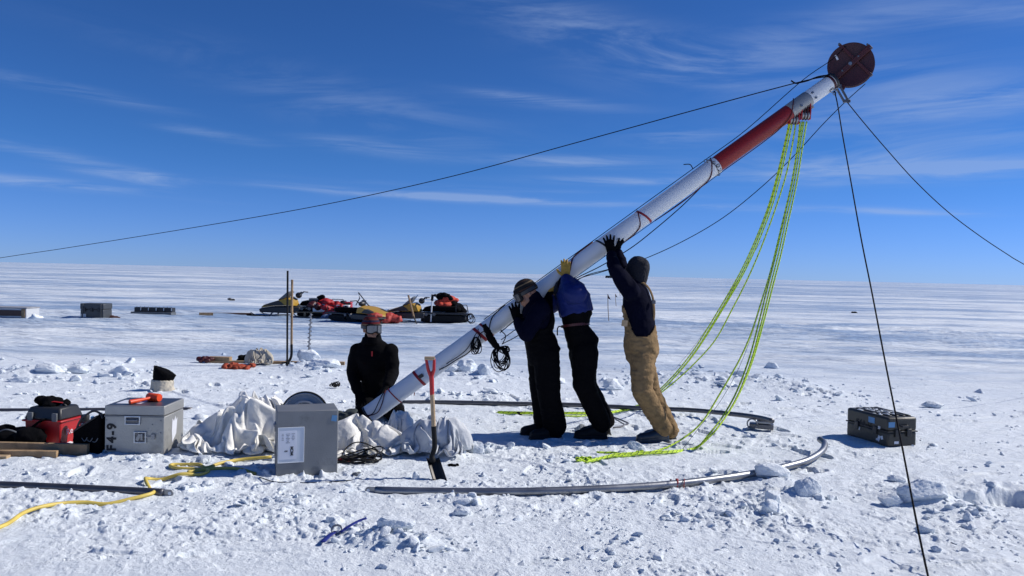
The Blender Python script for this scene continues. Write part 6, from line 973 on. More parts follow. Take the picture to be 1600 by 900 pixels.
3,8,1,3,1,-3,0,0,1,1,-2,-1,3,-1,1,-5,-3,-3,-1,-2,-5,-4,-1,-2,-4,-2,0,-3,1,1,5,3,2,2,5,-3,-5,3,4,0,-7,-2,-4,-4,-3,-1,1,5,0,-5,-6,-5,2,7,2,3,2,-3,0,-2,0,-4,1,4,3,-2,4,-4,-3,-2,-1,-5,-5,-3,-1,-2,-3,-3,0,-2,-1,2,4,3,1,1,7,-2,-5,0,5,1,-7,-1,-7,-1,-3,-4,1,4,0,-6,-4,-3,4,6,2,0,1,0,-1,-1,-2,-1,2,3,4,1,1,-2,-3,-2,-2,-5,-6,-2,-2,-3,-1,-2,-2,0,-2,2,3,1,2,2,5,0,-2,-3,3,4,-5,-1,-6,-3,-5,-2,0,-2,-1,-3,-2,-3,5,5,2,-1,-2,0,1,-3,1,0,3,3,3,3,2,-2,-3,-1,-4,-6,-5,-1,-3,-3,0,-3,-2,1,-2,1,3,0,1,4,1,1,2,-4,1,6,-3,-1,-1,-3,-8,-5,-2,-2,6,-3,-4,-5,4,3,3,0,0,-1,-2,1,2,-1,4,3,2,0,5,2,-4,-1,-3,-6,-4,-3,-2,-3,-1,-2,-2,1,-1,-1,2,-1,1,2,5,0,3,-4,-1,3,3,0,-7,4,-7,-8,-3,-2,6,-6,-5,-3,4,-1,6,-1,-2,1,-3,0,3,3,4,3,3,-2,-1,4,-2,3,-2,-6,-4,-4,-3,-1,-2,-1,-3,2,-2,-2,0,0,2,2,3,4,-1,-1,-5,4,
6,0,-1,-3,-6,-6,-5,2,5,-7,-5,-2,0,5,0,-1,-2,-2,-3,0,4,4,8,4,3,0,-3,-2,1,2,1,-4,-4,-5,-1,-2,-2,0,-3,1,-4,-3,0,1,3,2,0,6,0,-3,-5,4,6,3,-4,-2,-5,-5,-4,1,1,-5,-4,-5,-2,4,1,0,1,-6,-5,1,4,8,4,3,5,5,-3,1,1,0,-1,-4,-2,-4,-1,-2,-1,-2,-3,-2,-3,-3,0,2,2,5,0,2,3,-4,-5,3,5,4,-2,-5,-3,-5,-1,1,-2,1,-4,-7,-1,0,1,0,1,-3,-5,-2,5,6,6,1,4,6,-1,5,2,-1,-1,-2,-2,-4,-1,-2,-1,-4,-3,-3,-2,-4,-1,3,3,4,2,0,3,-3,-6,3,4,6,-3,-5,-3,-2,0,1,-2,6,-5,-7,-3,0,6,-1,-1,-6,1,-5,-1,8,4,0,5,5,7,6,-1,-4,3,1,-1,-5,-2,0,-3,-4,-4,-2,-3,-4,-2,6,0,5,0,3,0,-4,-3,2,4,3,-2,-3,-1,0,1,1,-3,6,-5,1,-5,0,6,-1,-1,-4,-4,-2,-9,7,6,2,7,8,8,7,-6,-1,2,1,1,-5,0,-2,-2,-3,-5,-4,-4,-2,-3,1,5,6,1,-1,-2,-2,-1,1,1,2,2,-1,0,2,0,2,-3,3,0,0,0,3,4,-1,-5,-3,-4,-1,-4,-3,3,8,9,9,7,6,-1,-2,2,-2,-1,-1,0,-1,-2,-3,-6,-6,
-2,-2,-3,1,6,4,-1,1,-4,-1,2,0,1,-3,6,1,1,1,2,3,-2,3,0,2,3,4,3,-4,-6,-2,0,1,-4,-4,1,8,9,9,5,3,6,-2,-3,1,-1,0,1,-3,-4,-3,-8,-4,-1,-1,-1,-1,1,2,6,-1,-4,0,2,3,-2,0,5,1,3,2,2,3,3,-2,2,5,1,3,5,-3,-5,-2,1,-2,-4,-1,4,6,7,6,4,6,5,-1,-6,0,-2,0,1,-4,-5,-3,-4,-4,0,3,-2,-4,0,2,4,1,-3,2,2,0,0,2,3,3,5,3,2,3,0,3,1,1,1,3,7,-2,-3,-2,-1,-1,-3,1,3,4,5,3,6,6,5,-2,-4,-5,-3,-1,2,-5,-1,-3,-6,-2,5,2,0,-4,-2,1,3,0,1,3,2,-4,-2,4,1,3,4,8,5,3,6,2,-1,-2,1,3,7,2,-3,-3,-2,1,0,1,3,3,1,2,6,5,1,1,-2,-8,-7,-4,-1,0,4,-1,-5,2,5,-2,1,-6,1,3,2,3,2,2,0,-5,-3,2,4,2,2,6,8,6,6,2,-2,-2,-1,0,5,5,-1,-2,-2,0,3,2,3,1,-1,3,3,5,3,-2,-4,-8,-9,-9,-5,8,6,-1,2,3,-2,0,-5,-3,7,5,1,2,3,5,-1,-5,-5,1,5,3,0,7,6,8,5,3,-1,-2,-1,-2,2,-1,5,-4,0,3,5,2,2,1,-2,0,5,4,
-1,0,-6,-7,-8,-8,-5,5,5,5,2,2,-1,-4,-4,2,1,6,2,5,3,5,0,-7,-4,-2,1,4,5,4,7,7,5,4,-1,-3,-1,-1,-1,1,0,-2,0,5,6,2,3,1,-2,-2,2,5,2,-4,-5,-7,-6,-7,-3,5,6,1,4,0,-3,-4,-3,0,2,2,6,5,5,1,-1,-5,-2,0,-1,6,4,3,3,8,4,6,-4,-2,-2,2,-1,-1,-4,-4,5,6,7,1,5,-2,-1,-1,0,6,0,-5,-5,-4,-8,-2,-4,5,6,1,2,1,-4,-4,-2,0,0,3,5,4,6,-4,-1,2,-2,-1,0,5,6,1,-1,8,4,6,-3,-3,-5,3,3,-8,-2,-2,4,7,8,3,-1,1,1,0,-1,6,-5,-5,-6,0,-4,-5,-2,3,7,3,-1,3,-8,-3,0,-1,1,3,2,6,0,1,1,1,1,-3,0,5,5,2,-2,0,5,4,-2,-2,-6,-3,1,-3,-3,-1,7,7,4,3,2,-4,2,0,4,1,-6,-6,1,-3,0,-4,-3,2,7,5,-2,1,-7,-3,0,-2,3,3,3,2,3,1,1,1,-1,-4,2,5,4,3,-2,-2,6,2,-1,-3,-6,-2,-4,-3,-5,4,6,3,1,3,5,2,-4,1,5,-1,-6,-2,1,-3,1,-3,-4,3,7,7,-2,-2,-7,-6,1,-1,5,5,3,1,1,2,1,1,-7,-5,4,6,5,4,0,-1,7,-2,-1,-5,-1,-2,-4,-5,
-5,-1,2,1,2,4,5,5,3,-1,3,-2,-7,3,-1,-1,-1,-4,-4,5,6,4,5,-4,-7,-6,-2,3,4,5,4,0,1,2,2,-5,-7,-7,6,8,5,4,4,0,6,-2,-3,-3,-3,-5,-7,-3,-8,-3,1,1,1,5,5,5,3,2,1,0,-2,4,2,-4,-4,-5,-3,7,7,7,1,-3,-7,-6,-2,2,6,5,4,-1,2,1,0,-7,-8,-6,6,8,8,5,5,0,7,-4,-3,-4,-5,-6,-6,-7,-8,-5,0,0,2,5,6,6,1,3,0,-1,3,6,3,-3,-5,-5,-3,8,8,6,3,-5,-7,-5,-6,4,7,5,3,2,2,0,-4,-8,-8,-6,9,9,7,7,6,0,5,-4,-5,-5,-5,-7,-4,-7,-8,-7,-4,-2,3,6,5,5,4,1,1,0,4,5,4,-3,-7,-6,4,7,6,7,5,-5,-7,-5,-6,3,6,8,3,1,3,-1,-5,-8,-8,-6,7,10,9,7,6,0,4,-5,-4,-5,-6,-6,-7,-8,-8,-7,-7,-4,5,5,5,7,3,2,-1,2,3,4,7,-3,-7,-6,4,9,7,8,2,-5,-6,-3,-6,4,5,7,4,1,2,-3,-6,-5,-7,-4,4,9,10,7,4,3,4,-7,-5,-3,-5,-9,-8,-8,-8,-8,-7,-2,0,7,5,5,4,8,0,0,0,1,7,3,-7,-7,2,10,9,7,3,-6,-7,-1,-4,4,6,4,3,4,1,-4,-3,-7,-6,-2,2,8,
5,9,8,3],
[29,-2,-7,-6,4,-2,-8,-3,0,0,3,2,-2,-3,1,-1,0,1,1,1,1,2,6,6,-3,-5,-4,-2,-3,-1,-1,5,5,1,4,0,-4,-5,-2,1,5,4,1,4,1,3,1,0,-2,-6,-8,-5,-1,-1,-5,-7,3,-1,-6,-5,0,3,3,-3,-2,-1,-1,3,-3,5,3,0,0,3,5,5,-4,-6,-6,0,-1,-6,0,4,3,7,1,-4,-4,-4,-1,1,3,4,4,3,3,4,-5,0,0,-4,-5,-6,0,-3,-6,0,4,-2,-9,-5,-2,6,4,-2,-5,-4,2,4,1,2,3,2,0,-1,7,1,-4,-3,-7,-4,1,-2,2,2,-1,5,2,-6,-5,0,4,2,3,-2,1,1,5,4,-1,-2,-3,-3,-5,-4,-2,-3,-4,5,0,-5,-3,-4,-2,0,3,2,-5,-3,2,4,4,2,3,1,-3,1,-1,3,-1,-5,-5,-3,-2,5,3,-2,-6,2,3,-7,0,1,5,5,-3,0,-5,1,4,5,-1,-3,-2,-1,-5,-1,-3,-2,-3,3,-2,-3,-4,2,0,0,0,-1,1,-3,5,3,3,2,4,1,-4,0,0,-2,0,-5,-4,-1,-6,5,5,-2,-6,-4,4,-2,1,1,6,4,-4,-6,-1,-3,4,5,3,-5,-4,-2,-2,0,-2,-3,-2,0,-2,0,-4,3,4,2,0,0,-1,-1,5,4,2,3,2,2,-4,-4,-2,1,-3,-4,-1,-7,2,0,1,-3,-4,-1,1,1,3,3,2,1,
-5,0,-4,0,1,0,4,2,-5,-4,-1,-1,-1,-5,-2,0,1,-4,-3,3,5,4,4,2,0,-1,4,4,3,2,2,1,-3,-4,-3,-5,-3,-3,-1,-6,0,-4,2,-3,1,4,2,0,1,1,-5,-1,0,4,-2,0,0,0,6,1,-6,-6,0,-3,3,-8,-4,2,1,-4,-4,0,7,5,4,8,2,0,4,2,3,3,1,-1,-4,-6,-4,-4,-3,-6,0,-6,-2,-1,-1,-1,1,7,4,2,1,-2,-2,-3,-4,4,4,1,-1,1,4,0,-8,-6,-2,-4,4,-8,-7,1,0,-5,-3,2,3,4,8,9,7,3,2,2,2,2,0,-6,-5,-6,-2,-5,1,-8,-1,-4,-6,-3,-1,6,4,0,5,4,4,0,-3,-3,-4,1,6,3,-1,0,5,-4,-8,-6,-7,-1,2,-7,-8,-2,0,-6,1,0,2,4,10,8,9,7,3,1,1,-1,-5,-6,-6,-3,-3,-5,0,-2,-3,-5,-3,-4,-1,1,3,-1,5,3,6,7,1,-4,-3,0,6,3,0,-1,3,-6,-8,-6,-6,-3,2,-7,-7,-7,-2,-1,-1,2,6,4,7,8,6,10,6,2,-2,-7,-5,-6,-5,-2,-3,-3,0,2,-3,-6,-4,-3,-3,-2,0,-1,4,4,8,7,6,-1,-4,1,5,5,-1,0,-2,-7,-6,-5,-5,-6,0,-6,-8,-7,-5,3,1,5,5,5,6,7,10,1,8,3,-6,-7,-6,-3,-1,-2,-3,-2,0,2,-3,-6,
-5,-3,-2,-3,-2,-2,2,4,9,7,7,3,-2,0,4,6,0,-2,-5,-5,-7,-5,-5,-7,-4,-4,-6,-8,-3,4,6,4,4,6,6,4,7,3,1,4,-3,-7,-2,0,-2,-2,-2,-1,-1,1,-3,-6,-5,-3,-2,-2,-1,-3,-1,5,6,7,8,5,-1,0,4,6,0,-3,-3,-7,-8,-5,-5,-6,-5,-5,-4,-7,-1,7,8,5,4,5,5,5,3,5,4,-2,-4,-2,0,1,-1,-5,0,0,-2,-3,-2,-4,-4,-4,-3,-1,1,-4,-4,2,6,6,9,7,2,1,4,5,-1,-3,-6,-6,-7,-6,-2,-7,-3,-4,-5,-5,2,4,10,7,6,3,5,3,5,3,5,1,-4,-1,1,1,-4,-3,0,0,-2,-3,-4,-6,-4,0,-4,-1,0,-3,-5,-2,8,7,7,8,5,2,3,4,-3,-4,-6,-7,-8,-8,-5,-1,1,-5,-5,-2,2,5,9,6,4,6,4,3,2,6,3,2,-2,2,2,-5,-2,-2,1,0,-2,-4,-5,-5,-3,-1,-1,-1,-1,-4,-5,-4,6,8,8,7,7,1,3,3,-4,-7,-8,-7,-8,-7,-6,-4,-9,-2,-3,-1,2,8,6,9,6,6,4,3,2,5,5,2,0,2,0,-6,-2,0,1,-1,-4,-3,-4,-7,1,-1,-1,-1,0,-5,-4,-4,2,9,7,7,4,4,4,1,-7,-7,-9,-9,-6,-8,-5,-6,0,-5,-1,0,4,3,10,8,7,5,5,4,3,4,5,3,
2,-2,-1,-4,-1,0,-1,-3,-6,-3,-2,-5,5,-3,1,-2,1,-4,-4,-4,0,7,8,5,3,5,3,-1,-6,-6,-7,-9,-8,-9,-6,-4,0,-5,-2,1,1,1,10,12,9,6,3,6,2,4,3,4,2,-4,0,-1,-2,-2,-3,-4,-2,-2,-3,-2,5,-3,2,0,0,-5,-3,-3,-3,6,6,6,5,3,4,-1,-5,-7,-8,-8,-8,-11,-7,-3,0,-2,-4,1,-6,5,10,12,10,4,6,3,4,2,3,4,2,-2,1,-1,-3,-2,-4,-1,-3,2,-6,-3,8,-3,2,2,-1,-5,-1,-5,-4,4,6,6,6,-1,6,-1,-6,-7,-6,-8,-7,-13,-9,-3,-2,0,-4,3,-6,1,9,14,9,6,5,4,1,3,2,3,4,-1,1,-2,-1,-2,-1,-1,-5,2,-5,-1,8,-3,1,4,-3,-3,-3,-4,-2,2,5,5,4,-1,5,1,-7,-6,-6,-6,-9,-8,-10,-8,-1,0,-2,-3,-4,9,4,12,9,8,4,3,1,1,4,2,4,0,1,1,-4,-1,4,-4,-4,0,-4,1,8,-3,1,4,-4,-2,-3,-2,-2,1,3,4,3,-1,5,0,-4,-7,-5,-6,-7,-10,-9,-7,-6,1,0,-2,-4,9,7,8,10,7,5,3,2,2,0,6,0,2,2,-1,-3,5,1,-5,-1,-2,-5,4,8,-2,-1,4,-4,0,-4,-2,-1,-1,3,1,2,2,4,1,-6,-6,-4,-5,-9,-11,-10,-7,2,-2,0,2,
-2,4,7,8,9,7,5,2,2,4,3,-1,2,0,4,-2,3,3,0,-4,1,-3,-5,4,7,-1,-2,5,-3,0,-3,-2,-3,1,-1,3,-3,4,3,1,-4,-5,-4,-6,-8,-9,-11,-7,8,-3,-5,3,-2,0,4,10,8,9,4,1,2,4,3,0,-1,1,6,0,4,2,0,-3,0,-5,-2,6,5,-4,2,6,-4,-4,2,-6,2,3,-4,-1,-3,3,2,2,0,-6,-4,-7,-9,-8,-11,-5,9,-6,-5,-1,0,-1,-4,5,15,10,5,1,-2,2,3,3,-3,2,5,5,5,3,-3,-1,-2,-2,0,2,5,-4,4,4,-5,-1,-3,-1,4,5,-3,-4,-5,1,2,0,3,-7,-4,-7,-9,-10,-8,4,3,-7,-7,-2,4,-1,-1,4,7,11,6,-4,-3,3,3,3,2,4,-3,11,6,2,-2,-1,-3,0,3,-4,6,-5,3,5,-5,-1,-2,3,-2,5,2,-4,-6,-3,3,1,2,-7,-5,-6,-9,-9,-10,6,-4,-6,-7,-1,3,3,7,2,3,7,6,-5,-5,0,4,6,6,5,3,1,7,4,-4,-2,-1,1,3,-5,3,-3,2,5,-5,1,-2,-2,0,2,4,-1,-5,-5,2,0,3,-6,-20,6,-7,-7,-8,5,-3,-4,-6,-3,2,1,9,10,3,5,3,-2,-4,-6,3,6,8,6,7,3,6,-1,-6,-3,2,2,-2,-2,2,-3,1,5,-4,1,0,-1,-1,0,1,2,-5,-5,0,1,
1,-4,-11,-7,-4,-8,-6,7,-4,-1,-3,-6,2,3,7,12,8,5,1,-3,-3,-5,2,4,7,6,8,7,5,-4,-8,-4,4,-2,-1,-2,1,0,-2,4,-3,3,0,-1,-1,0,-3,2,-3,-6,-1,2,-1,-3,-7,-8,-7,-7,-5,8,-5,3,-4,-4,5,1,8,9,11,7,0,1,-4,-4,-1,6,7,5,8,3,5,-4,-8,-4,4,-6,-1,-2,0,2,-2,1,-1,4,1,-3,-2,3,-5,-2,-1,-5,-2,1,-2,-2,-6,-6,-8,-7,-1,6,-3,5,-4,-1,6,4,2,9,10,7,5,3,-4,-3,-2,8,4,6,7,3,0,-6,-7,-3,1,-6,-1,-2,0,1,-2,2,2,2,1,-3,0,-2,-3,-4,-2,-4,-3,2,-3,-1,-3,-6,-9,-3,-2,4,-2,5,1,1,6,5,0,5,7,7,7,10,-5,-1,-2,5,4,6,3,3,-3,-6,-5,-3,-1,-4,-4,-1,-1,1,-2,1,4,3,1,-2,-5,0,-5,-3,-3,-4,-3,1,0,0,-3,-2,-8,-3,-2,1,1,2,3,5,6,7,0,2,4,5,7,9,2,0,-4,4,0,4,3,2,-2,-4,-5,-4,-2,-6,-3,-2,0,3,-3,2,5,6,-2,-6,-4,1,-5,-5,-5,-5,-1,3,3,5,-7,-2,-3,-6,-2,-2,2,1,5,5,4,6,-3,0,2,5,9,9,6,2,-5,-2,2,3,3,1,2,0,-7,-7,-4,-5,-4,-1,3,5,-1,3,
3,4,0,-7,-5,-5,-4,-4,-5,-6,-1,3,3,7,-3,-3,-2,-4,-5,-3,-2,3,6,8,1,-2,-3,1,2,5,10,8,7,4,-6,-2,1,2,3,2,5,4,-7,-7,-8,-7,-5,6,5,5,1,2,1,5,-6,-8,-6,-6,-5,-4,-5,-4,0,6,2,5,5,-2,-6,-5,-6,-3,1,4,6,5,-1,-6,-4,4,4,6,9,8,7,6,-8,-4,1,3,3,3,4,4,0,-8,-5,-7,-4,5,4,4,3,1,2,-2,-8,-8,-7,-6,-6,-4,-5,-2,1,5,4,4,2,0,-2,-4,-6,-4,1,2,4,2,3,-5,-3,6,6,6,7,7,9,5,-8,-8,-2,5,1,3,4,4,3,-1,-5,-4,-5,3,5,3,0,3,-2,-6,-8,-8,-7,-6,-6,-5,-4,-1,4,1,3,3,1,0,-1,-2,-2,-3,0,2,-2,2,4,-1,0,7,7,6,7,7,8,3,-8,-9,-6,3,4,3,4,5,5,2,-4,-2,-2,0,6,2,0,-2,-5,-8,-9,-4,-7,-6,-5,-6,-4,-1,3,0,3,-1,2,0,-2,-1,-1,3,-2,4,-4,0,4,3,4,4,7,8,8,7,6,2,-9,-7,-5,-3,2,5,4,4,3,4,3,-1,0,1,7,0,-2,-7,-8,-7,-6,-8,-3,-3,-5,-4,-5,-3,2,0,4,1,-1,0,-3,-1,0,2,0,4,-2,-2,3,4,4,5,6,6,9,7,6,2,-7,-8,-8,-4,2,4,
4,3,2,5,4,4,3,4,8,-3,-8,-9,-6,-8,-8,-6,-6,-3,-2,-1,-4,-3,4,1,3,5,-3,-1,-2,-6,1,0,0,4,-1,2,2,3,1,3,7,7,7,5,7,0,-3,-8,-8,-7,3,4,2,2,6,4,4,2,6,3,5,-3,-4,-6,-9,-8,-8,-8,-6,-5,0,-1,-2,2,5,2,0,6,1,-3,-4,-4,-5,0,0,3,3,4,2,-2,-1,4,6,5,7,7,4,0,1,-6,-8,-9,-1,3,2,4,6,3,4,5,4,1,3,-2,-3,-4,-7,-8,-8,-8,-7,-3,-2,-1,2,5,4,2,-1,7,3,-5,-3,-6,-5,-3,1,3,4,7,2,-3,-4,1,5,4,7,5,6,0,-1,-4,-6,-8,-6,4,2,6,3,3,6,4,3,1,1,-1,-3,-2,-5,-7,-8,-7,-9,-2,0,1,5,2,-1,1,5,8,5,-6,-7,-5,-5,-5,1,3,6,6,2,0,-5,-6,2,6,6,5,7,-1,-1,-6,-6,-6,-4,1,3,5,3,4,5,5,3,1,-2,-1,-2,-1,-5,-4,-4,-8,-7,-4,-1,3,6,-4,-1,5,8,2,7,-4,-7,-8,-3,-4,-2,5,6,5,0,3,-3,-7,-4,8,6,8,7,-3,-5,-5,-7,-7,-1,0,4,4,2,4,6,5,2,1,-4,-3,4,-2,-5,-4,-3,-4,-5,-5,-1,2,0,0,2,6,5,2,5,-1,-8,-7,-7,1,0,2,5,4,4,2,-4,-6,
-5,8,9,8,6,-3,-6,-8,-7,-7,-1,2,3,1,2,7,5,3,2,1,-3,-2,5,-2,-4,-4,-4,3,-6,-4,-5,5,-1,-1,3,5,2,3,5,-1,-6,-6,-6,-1,1,1,4,6,2,-2,-2,-7,-3,8,10,8,5,-5,-6,-6,-6,-5,-2,-1,5,-2,3,6,4,2,1,2,-3,1,4,-2,-3,-3,-4,1,2,-6,-5,-2,4,1,5,0,3,2,3,-2,-1,-6,-6,-2,1,1,4,5,-1,-1,-2,-5,-3,8,9,8,2,-5,-6,-6,0,-2,-6,0,2,0,1,5,4,1,-2,1,-1,3,5,-1,-4,-4,-5,0,4,0,-6,-5,3,4,4,2,2,3,0,2,-1,-5,-7,-6,0,2,3,2,-2,0,-3,-2,2,6,6,6,-1,-4,-6,-4,-3,4,-3,4,0,-4,-3,6,3,0,-2,-2,2,3,3,0,1,-6,-5,-4,4,1,2,-3,-3,6,7,1,4,3,2,0,-3,-6,-7,-7,0,3,0,2,-3,1,-4,2,3,4,3,4,-3,-4,-5,-2,0,0,0,2,1,-3,-3,6,1,-1,0,-3,2,3,2,-1,3,-4,-4,-3,1,-1,3,4,1,1,6,5,2,3,5,-3,-4,-6,-7,-8,4,4,-1,-5,-4,0,1,2,3,2,2,2,-4,-5,0,-3,0,0,0,0,1,0,2,6,-2,-5,-1,-1,2,0,3,3,-2,-2,0,-4,3,3,2,1,4,1,5,3,5,2,3,-2,
-8,-4,-5,-8]]
def cloth_points(s):
    d = np.moveaxis(np.array(s).reshape(3, 52, 52), 0, -1).astype(float); d[:, 0] = np.cumsum(d[:, 0], axis=0); d = np.cumsum(d, axis=1)
    return d.reshape(-1, 3)*.004
# ================================================================== cases and boxes near the camera
def T3(o, rz): return Matrix.Translation(o) @ Matrix.Rotation(rz, 4, 'Z')
def edge_frame(a, b):                 # a, b ground points: a = left front corner, b = right front corner
    d = (b-a); d.z = 0; return math.atan2(d.y, d.x), d.length
# --- silver case with stencilled F4-9
a, b = ground(163, 712), ground(251, 719); rz, W = edge_frame(a, b); rz = R(2); W = .475; D_ = .40; HH = .40
z0 = H(a.x, a.y)-.01
case = thing('transport_case', 'dented silver aluminium case stencilled F4-9 with an orange mallet on its lid', 'case', (a.x, a.y, 0), rz)
ZB = max(0, z0)+.0
mb = MB(); mb.box((W/2, D_/2, ZB+HH*.39), (W, D_, HH*.78)); body_ = mb.build('case_body', alu, case, bevel=.008)
mb = MB(); mb.box((W/2, D_/2, ZB+HH*.895), (W+.004, D_+.004, HH*.20)); lid = mb.build('lid', alu, case, bevel=.008)
mb = MB(); mb.box((W*.30, D_*.45, ZB+HH*.996), (.20, .17, .002)); mb.build('paper_sheet', paper, lid); mb = MB(); mb.box((W/2, D_/2, ZB+HH*.9965), (W-.02, D_-.02, .0012)); mb.build('lid_sky_sheet', mat('lid_sky_tone', (.07, .08, .10), .4, metal=.5), lid)  # thin dark sheet over the lid top: deep sky reflection put in as colour
for zz in (HH*.78,):
    mb = MB(); mb.box((W/2, -.003, ZB+zz), (W, .008, .012)); mb.build('edge_trim', alu2, case_body if False else body_)
zinc = mat('zinc', (.50, .53, .56), .35, metal=.6)
def recess(px, pz, w, h, nm):
    fr = MB(); t = .012
    for dx, dz, sx, sz in ((0, h/2, w+t, t), (0, -h/2, w+t, t), (-w/2, 0, t, h), (w/2, 0, t, h)): fr.box((px+dx, -.006, pz+dz), (sx, .010, sz))
    V, N, F = fuse(fr, .003, 1); f_ = finish(nm, V, F, zinc, case, smooth='all', fixn=False)
    mb = MB(); mb.box((px, -.0015, pz), (w-.008, .003, h-.008)); mb.build('recess_plate', dk_steel, f_)
    return f_
hn = recess(W*.47, ZB+HH*.70, .115, .062, 'handle'); mb = MB(); mb.tube([(W*.47-.045, -.009, ZB+HH*.72), (W*.47-.04, -.018, ZB+HH*.71), (W*.47+.04, -.018, ZB+HH*.71), (W*.47+.045, -.009, ZB+HH*.72)], .008, 8); mb.build('grip', steel, hn)
lt = recess(W*.60, ZB+HH*.36, .09, .085, 'latch')
mb = MB(); mb.box((W*.575, -.008, ZB+HH*.36), (.028, .008, .06), Matrix.Rotation(.5, 3, 'Y')); mb.build('latch_lever', steel, lt, bevel=.002)
mb = MB(); mb.box((W*.63, -.008, ZB+HH*.37), (.018, .008, .055)); mb.build('latch_plate', steel, lt, bevel=.002)
mb = MB(); mb.box((W*.76, -.006, ZB+HH*.37), (.09, .006, .012)); mb.build('hasp', steel, case, bevel=.002); mb = MB(); mb.box((W*.82, -.009, ZB+HH*.375), (.03, .008, .045)); mb.build('hasp_plate', steel, case, bevel=.002)
for (x, y) in ((.03, .06), (.03, .17), (.94, .06), (.94, .45), (.94, .70), (.03, .70), (.5, .05), (.8, .62)):
    mb = MB(); mb.ball((W*x, -.001, ZB+HH*y), (.006, .003, .006)); mb.build('rivet', steel, case)
for i, (ch, zz) in enumerate((('F', .13), ('4', .30), ('-', .435), ('9', .57))):
    M = faceM((W*.125, -.0035, ZB+HH*zz), (0, 0, 1), (0, -1, 0)); t_ = text_mesh(ch, .10, ink, 'stencil_letter', case, M, .0006, bold=.004)
# torn paper patch on the right side
out = [(0, 0), (.08, .06), (.10, .19), (.07, .17), (.065, .21), (.03, .17), (.0, .2), (-.01, .1)]
mb = MB(); mb.prism([(x+.16, z+ZB+.07) for x, z in out], .002, Matrix.Rotation(math.pi/2, 3, 'Z'), (W+.001, .0, 0)); mb.build('torn_label', paper, case)
# --- mallet on the lid
LW = case.location; Rz = Matrix.Rotation(rz, 3, 'Z')
def cl_(x, y, z): return Vector(LW)+Rz @ Vector((x, y, z))
zt = ZB+HH*.995
ml = thing('mallet', 'orange mallet lying on the lid of the silver case', 'mallet', cl_(W*.45, D_*.5, zt))
h1, h2 = cl_(W*.50, D_*.62, zt+.034), cl_(W*.74, D_*.50, zt+.034)
mb = MB(); mb.tube([h1, h1+(h2-h1)*.06, h1+(h2-h1)*.94, h2], [.030, .034, .034, .030], 20); mb.build('mallet_head', org_plas, ml, world=True)
hm = (h1+h2)*.5; he = cl_(W*.36, D_*.14, zt+.018)
mb = MB(); mb.tube([hm, hm+(he-hm)*.5, hm+(he-hm)*.75, he], [.013, .013, .018, .020], 14); mb.build('handle', org_plas, ml, world=True)
# --- grey upright case with document pouch
a = ground(431, 745); rz2 = R(19); W2, D2, H2 = .448, .30, .495
g = thing('equipment_box', 'plain grey metal box standing upright with a document pouch on its side', 'box', (a.x, a.y, 0), rz2); zb = -.01
mb = MB(); mb.box((W2/2, D2/2, zb+H2/2), (W2, D2, H2)); mb.build('box_shell', alu2, g, bevel=.006)
mb = MB()
for q in ((.004, 0), (W2-.004, 0)): pass
po = MB().box((.105, -.002, zb+H2*.49), (.185, .003, H2*.53)).build('document_pouch', pouch_m, g)
mb = MB(); mb.box((.082, -.0045, zb+H2*.49), (.125, .002, H2*.43)); dc = mb.build('document', paper, po)
mb = MB()
for dx, dz, sx, sz in ((0, H2*.265, .19, .006), (0, -H2*.265, .19, .006), (.0925, 0, .005, H2*.53), (-.0925, 0, .005, H2*.53)): mb.box((.105+dx, -.0045, zb+H2*.49+dz), (sx, .003, sz))
V, N, F = fuse(mb, .002, 1); finish('pouch_edge', V, F, white_p, po, smooth='all', fixn=False)
def fake_lines(parent, x, z, w, h, n):
    mb = MB(); rr = random.Random(4)
    return
for i in range(7):
    for j, (x0, w_) in enumerate(((.045, .018), (.082, .032), (.120, .026))):
        if i > 4 and j != 1: continue
        mb = MB(); mb.box((x0, -.006, zb+H2*.66-i*.011), (w_*(.7+.3*math.sin(i*2.1+j)), .0006, .003)); mb.build('print_line', grey_plas, dc)
M = faceM((.112, -.0062, zb+H2*.40), (0, 0, 1), (0, -1, 0)); text_mesh('MCM', .030, ink, 'print_word', dc, M, .0003, bold=.0015)
M = faceM((.070, -.0062, zb+H2*.40), (0, 0, 1), (0, -1, 0)); text_mesh('2', .026, ink, 'print_word', dc, M, .0003, bold=.0015)
mb = MB(); mb.box((W2-.030, -.002, zb+H2*.87), (.04, .002, .045), Matrix.Rotation(.15, 3, 'Y')); mb.build('blue_tape', bluetape, g)
mb = MB(); mb.box((-.005, D2*.5, zb+H2*.72), (.012, .10, .06)); mb.box((-.012, D2*.5, zb+H2*.74), (.012, .07, .02)); mb.build('side_handle', steel, g, bevel=.003)
mb = MB(); mb.box((-.004, D2*.5, zb+H2*.35), (.008, .05, .07)); mb.build('side_latch', steel, g, bevel=.003)
# --- white wheel behind the grey box
wc = at(475.5, 649, 6.25); wn = Vector((.14, -1, .18)).normalized(); q = wn.to_track_quat('Z', 'Y').to_matrix().to_4x4(); WMt = Matrix.Translation(wc) @ q
wh = thing('spare_wheel', 'white round drum with a black rim leaning behind the grey box', 'drum', (wc.x, wc.y, H(wc.x, wc.y)))
MB().lathe([(.186, -.05), (.193, -.045), (.196, -.02), (.193, .012), (.186, .014), (.183, -.02)], WMt, 48).build('rim', black_rub, wh, world=True)
MB().lathe([(.182, -.04), (.182, .010), (.172, .014), (.165, .004), (.125, -.004), (.120, .012), (.105, .014), (.098, -.010), (.045, -.012), (.040, .006), (.001, .008)], WMt, 48).build('drum_face', mat('drum_grey', (.34, .36, .38), .5), wh, world=True)
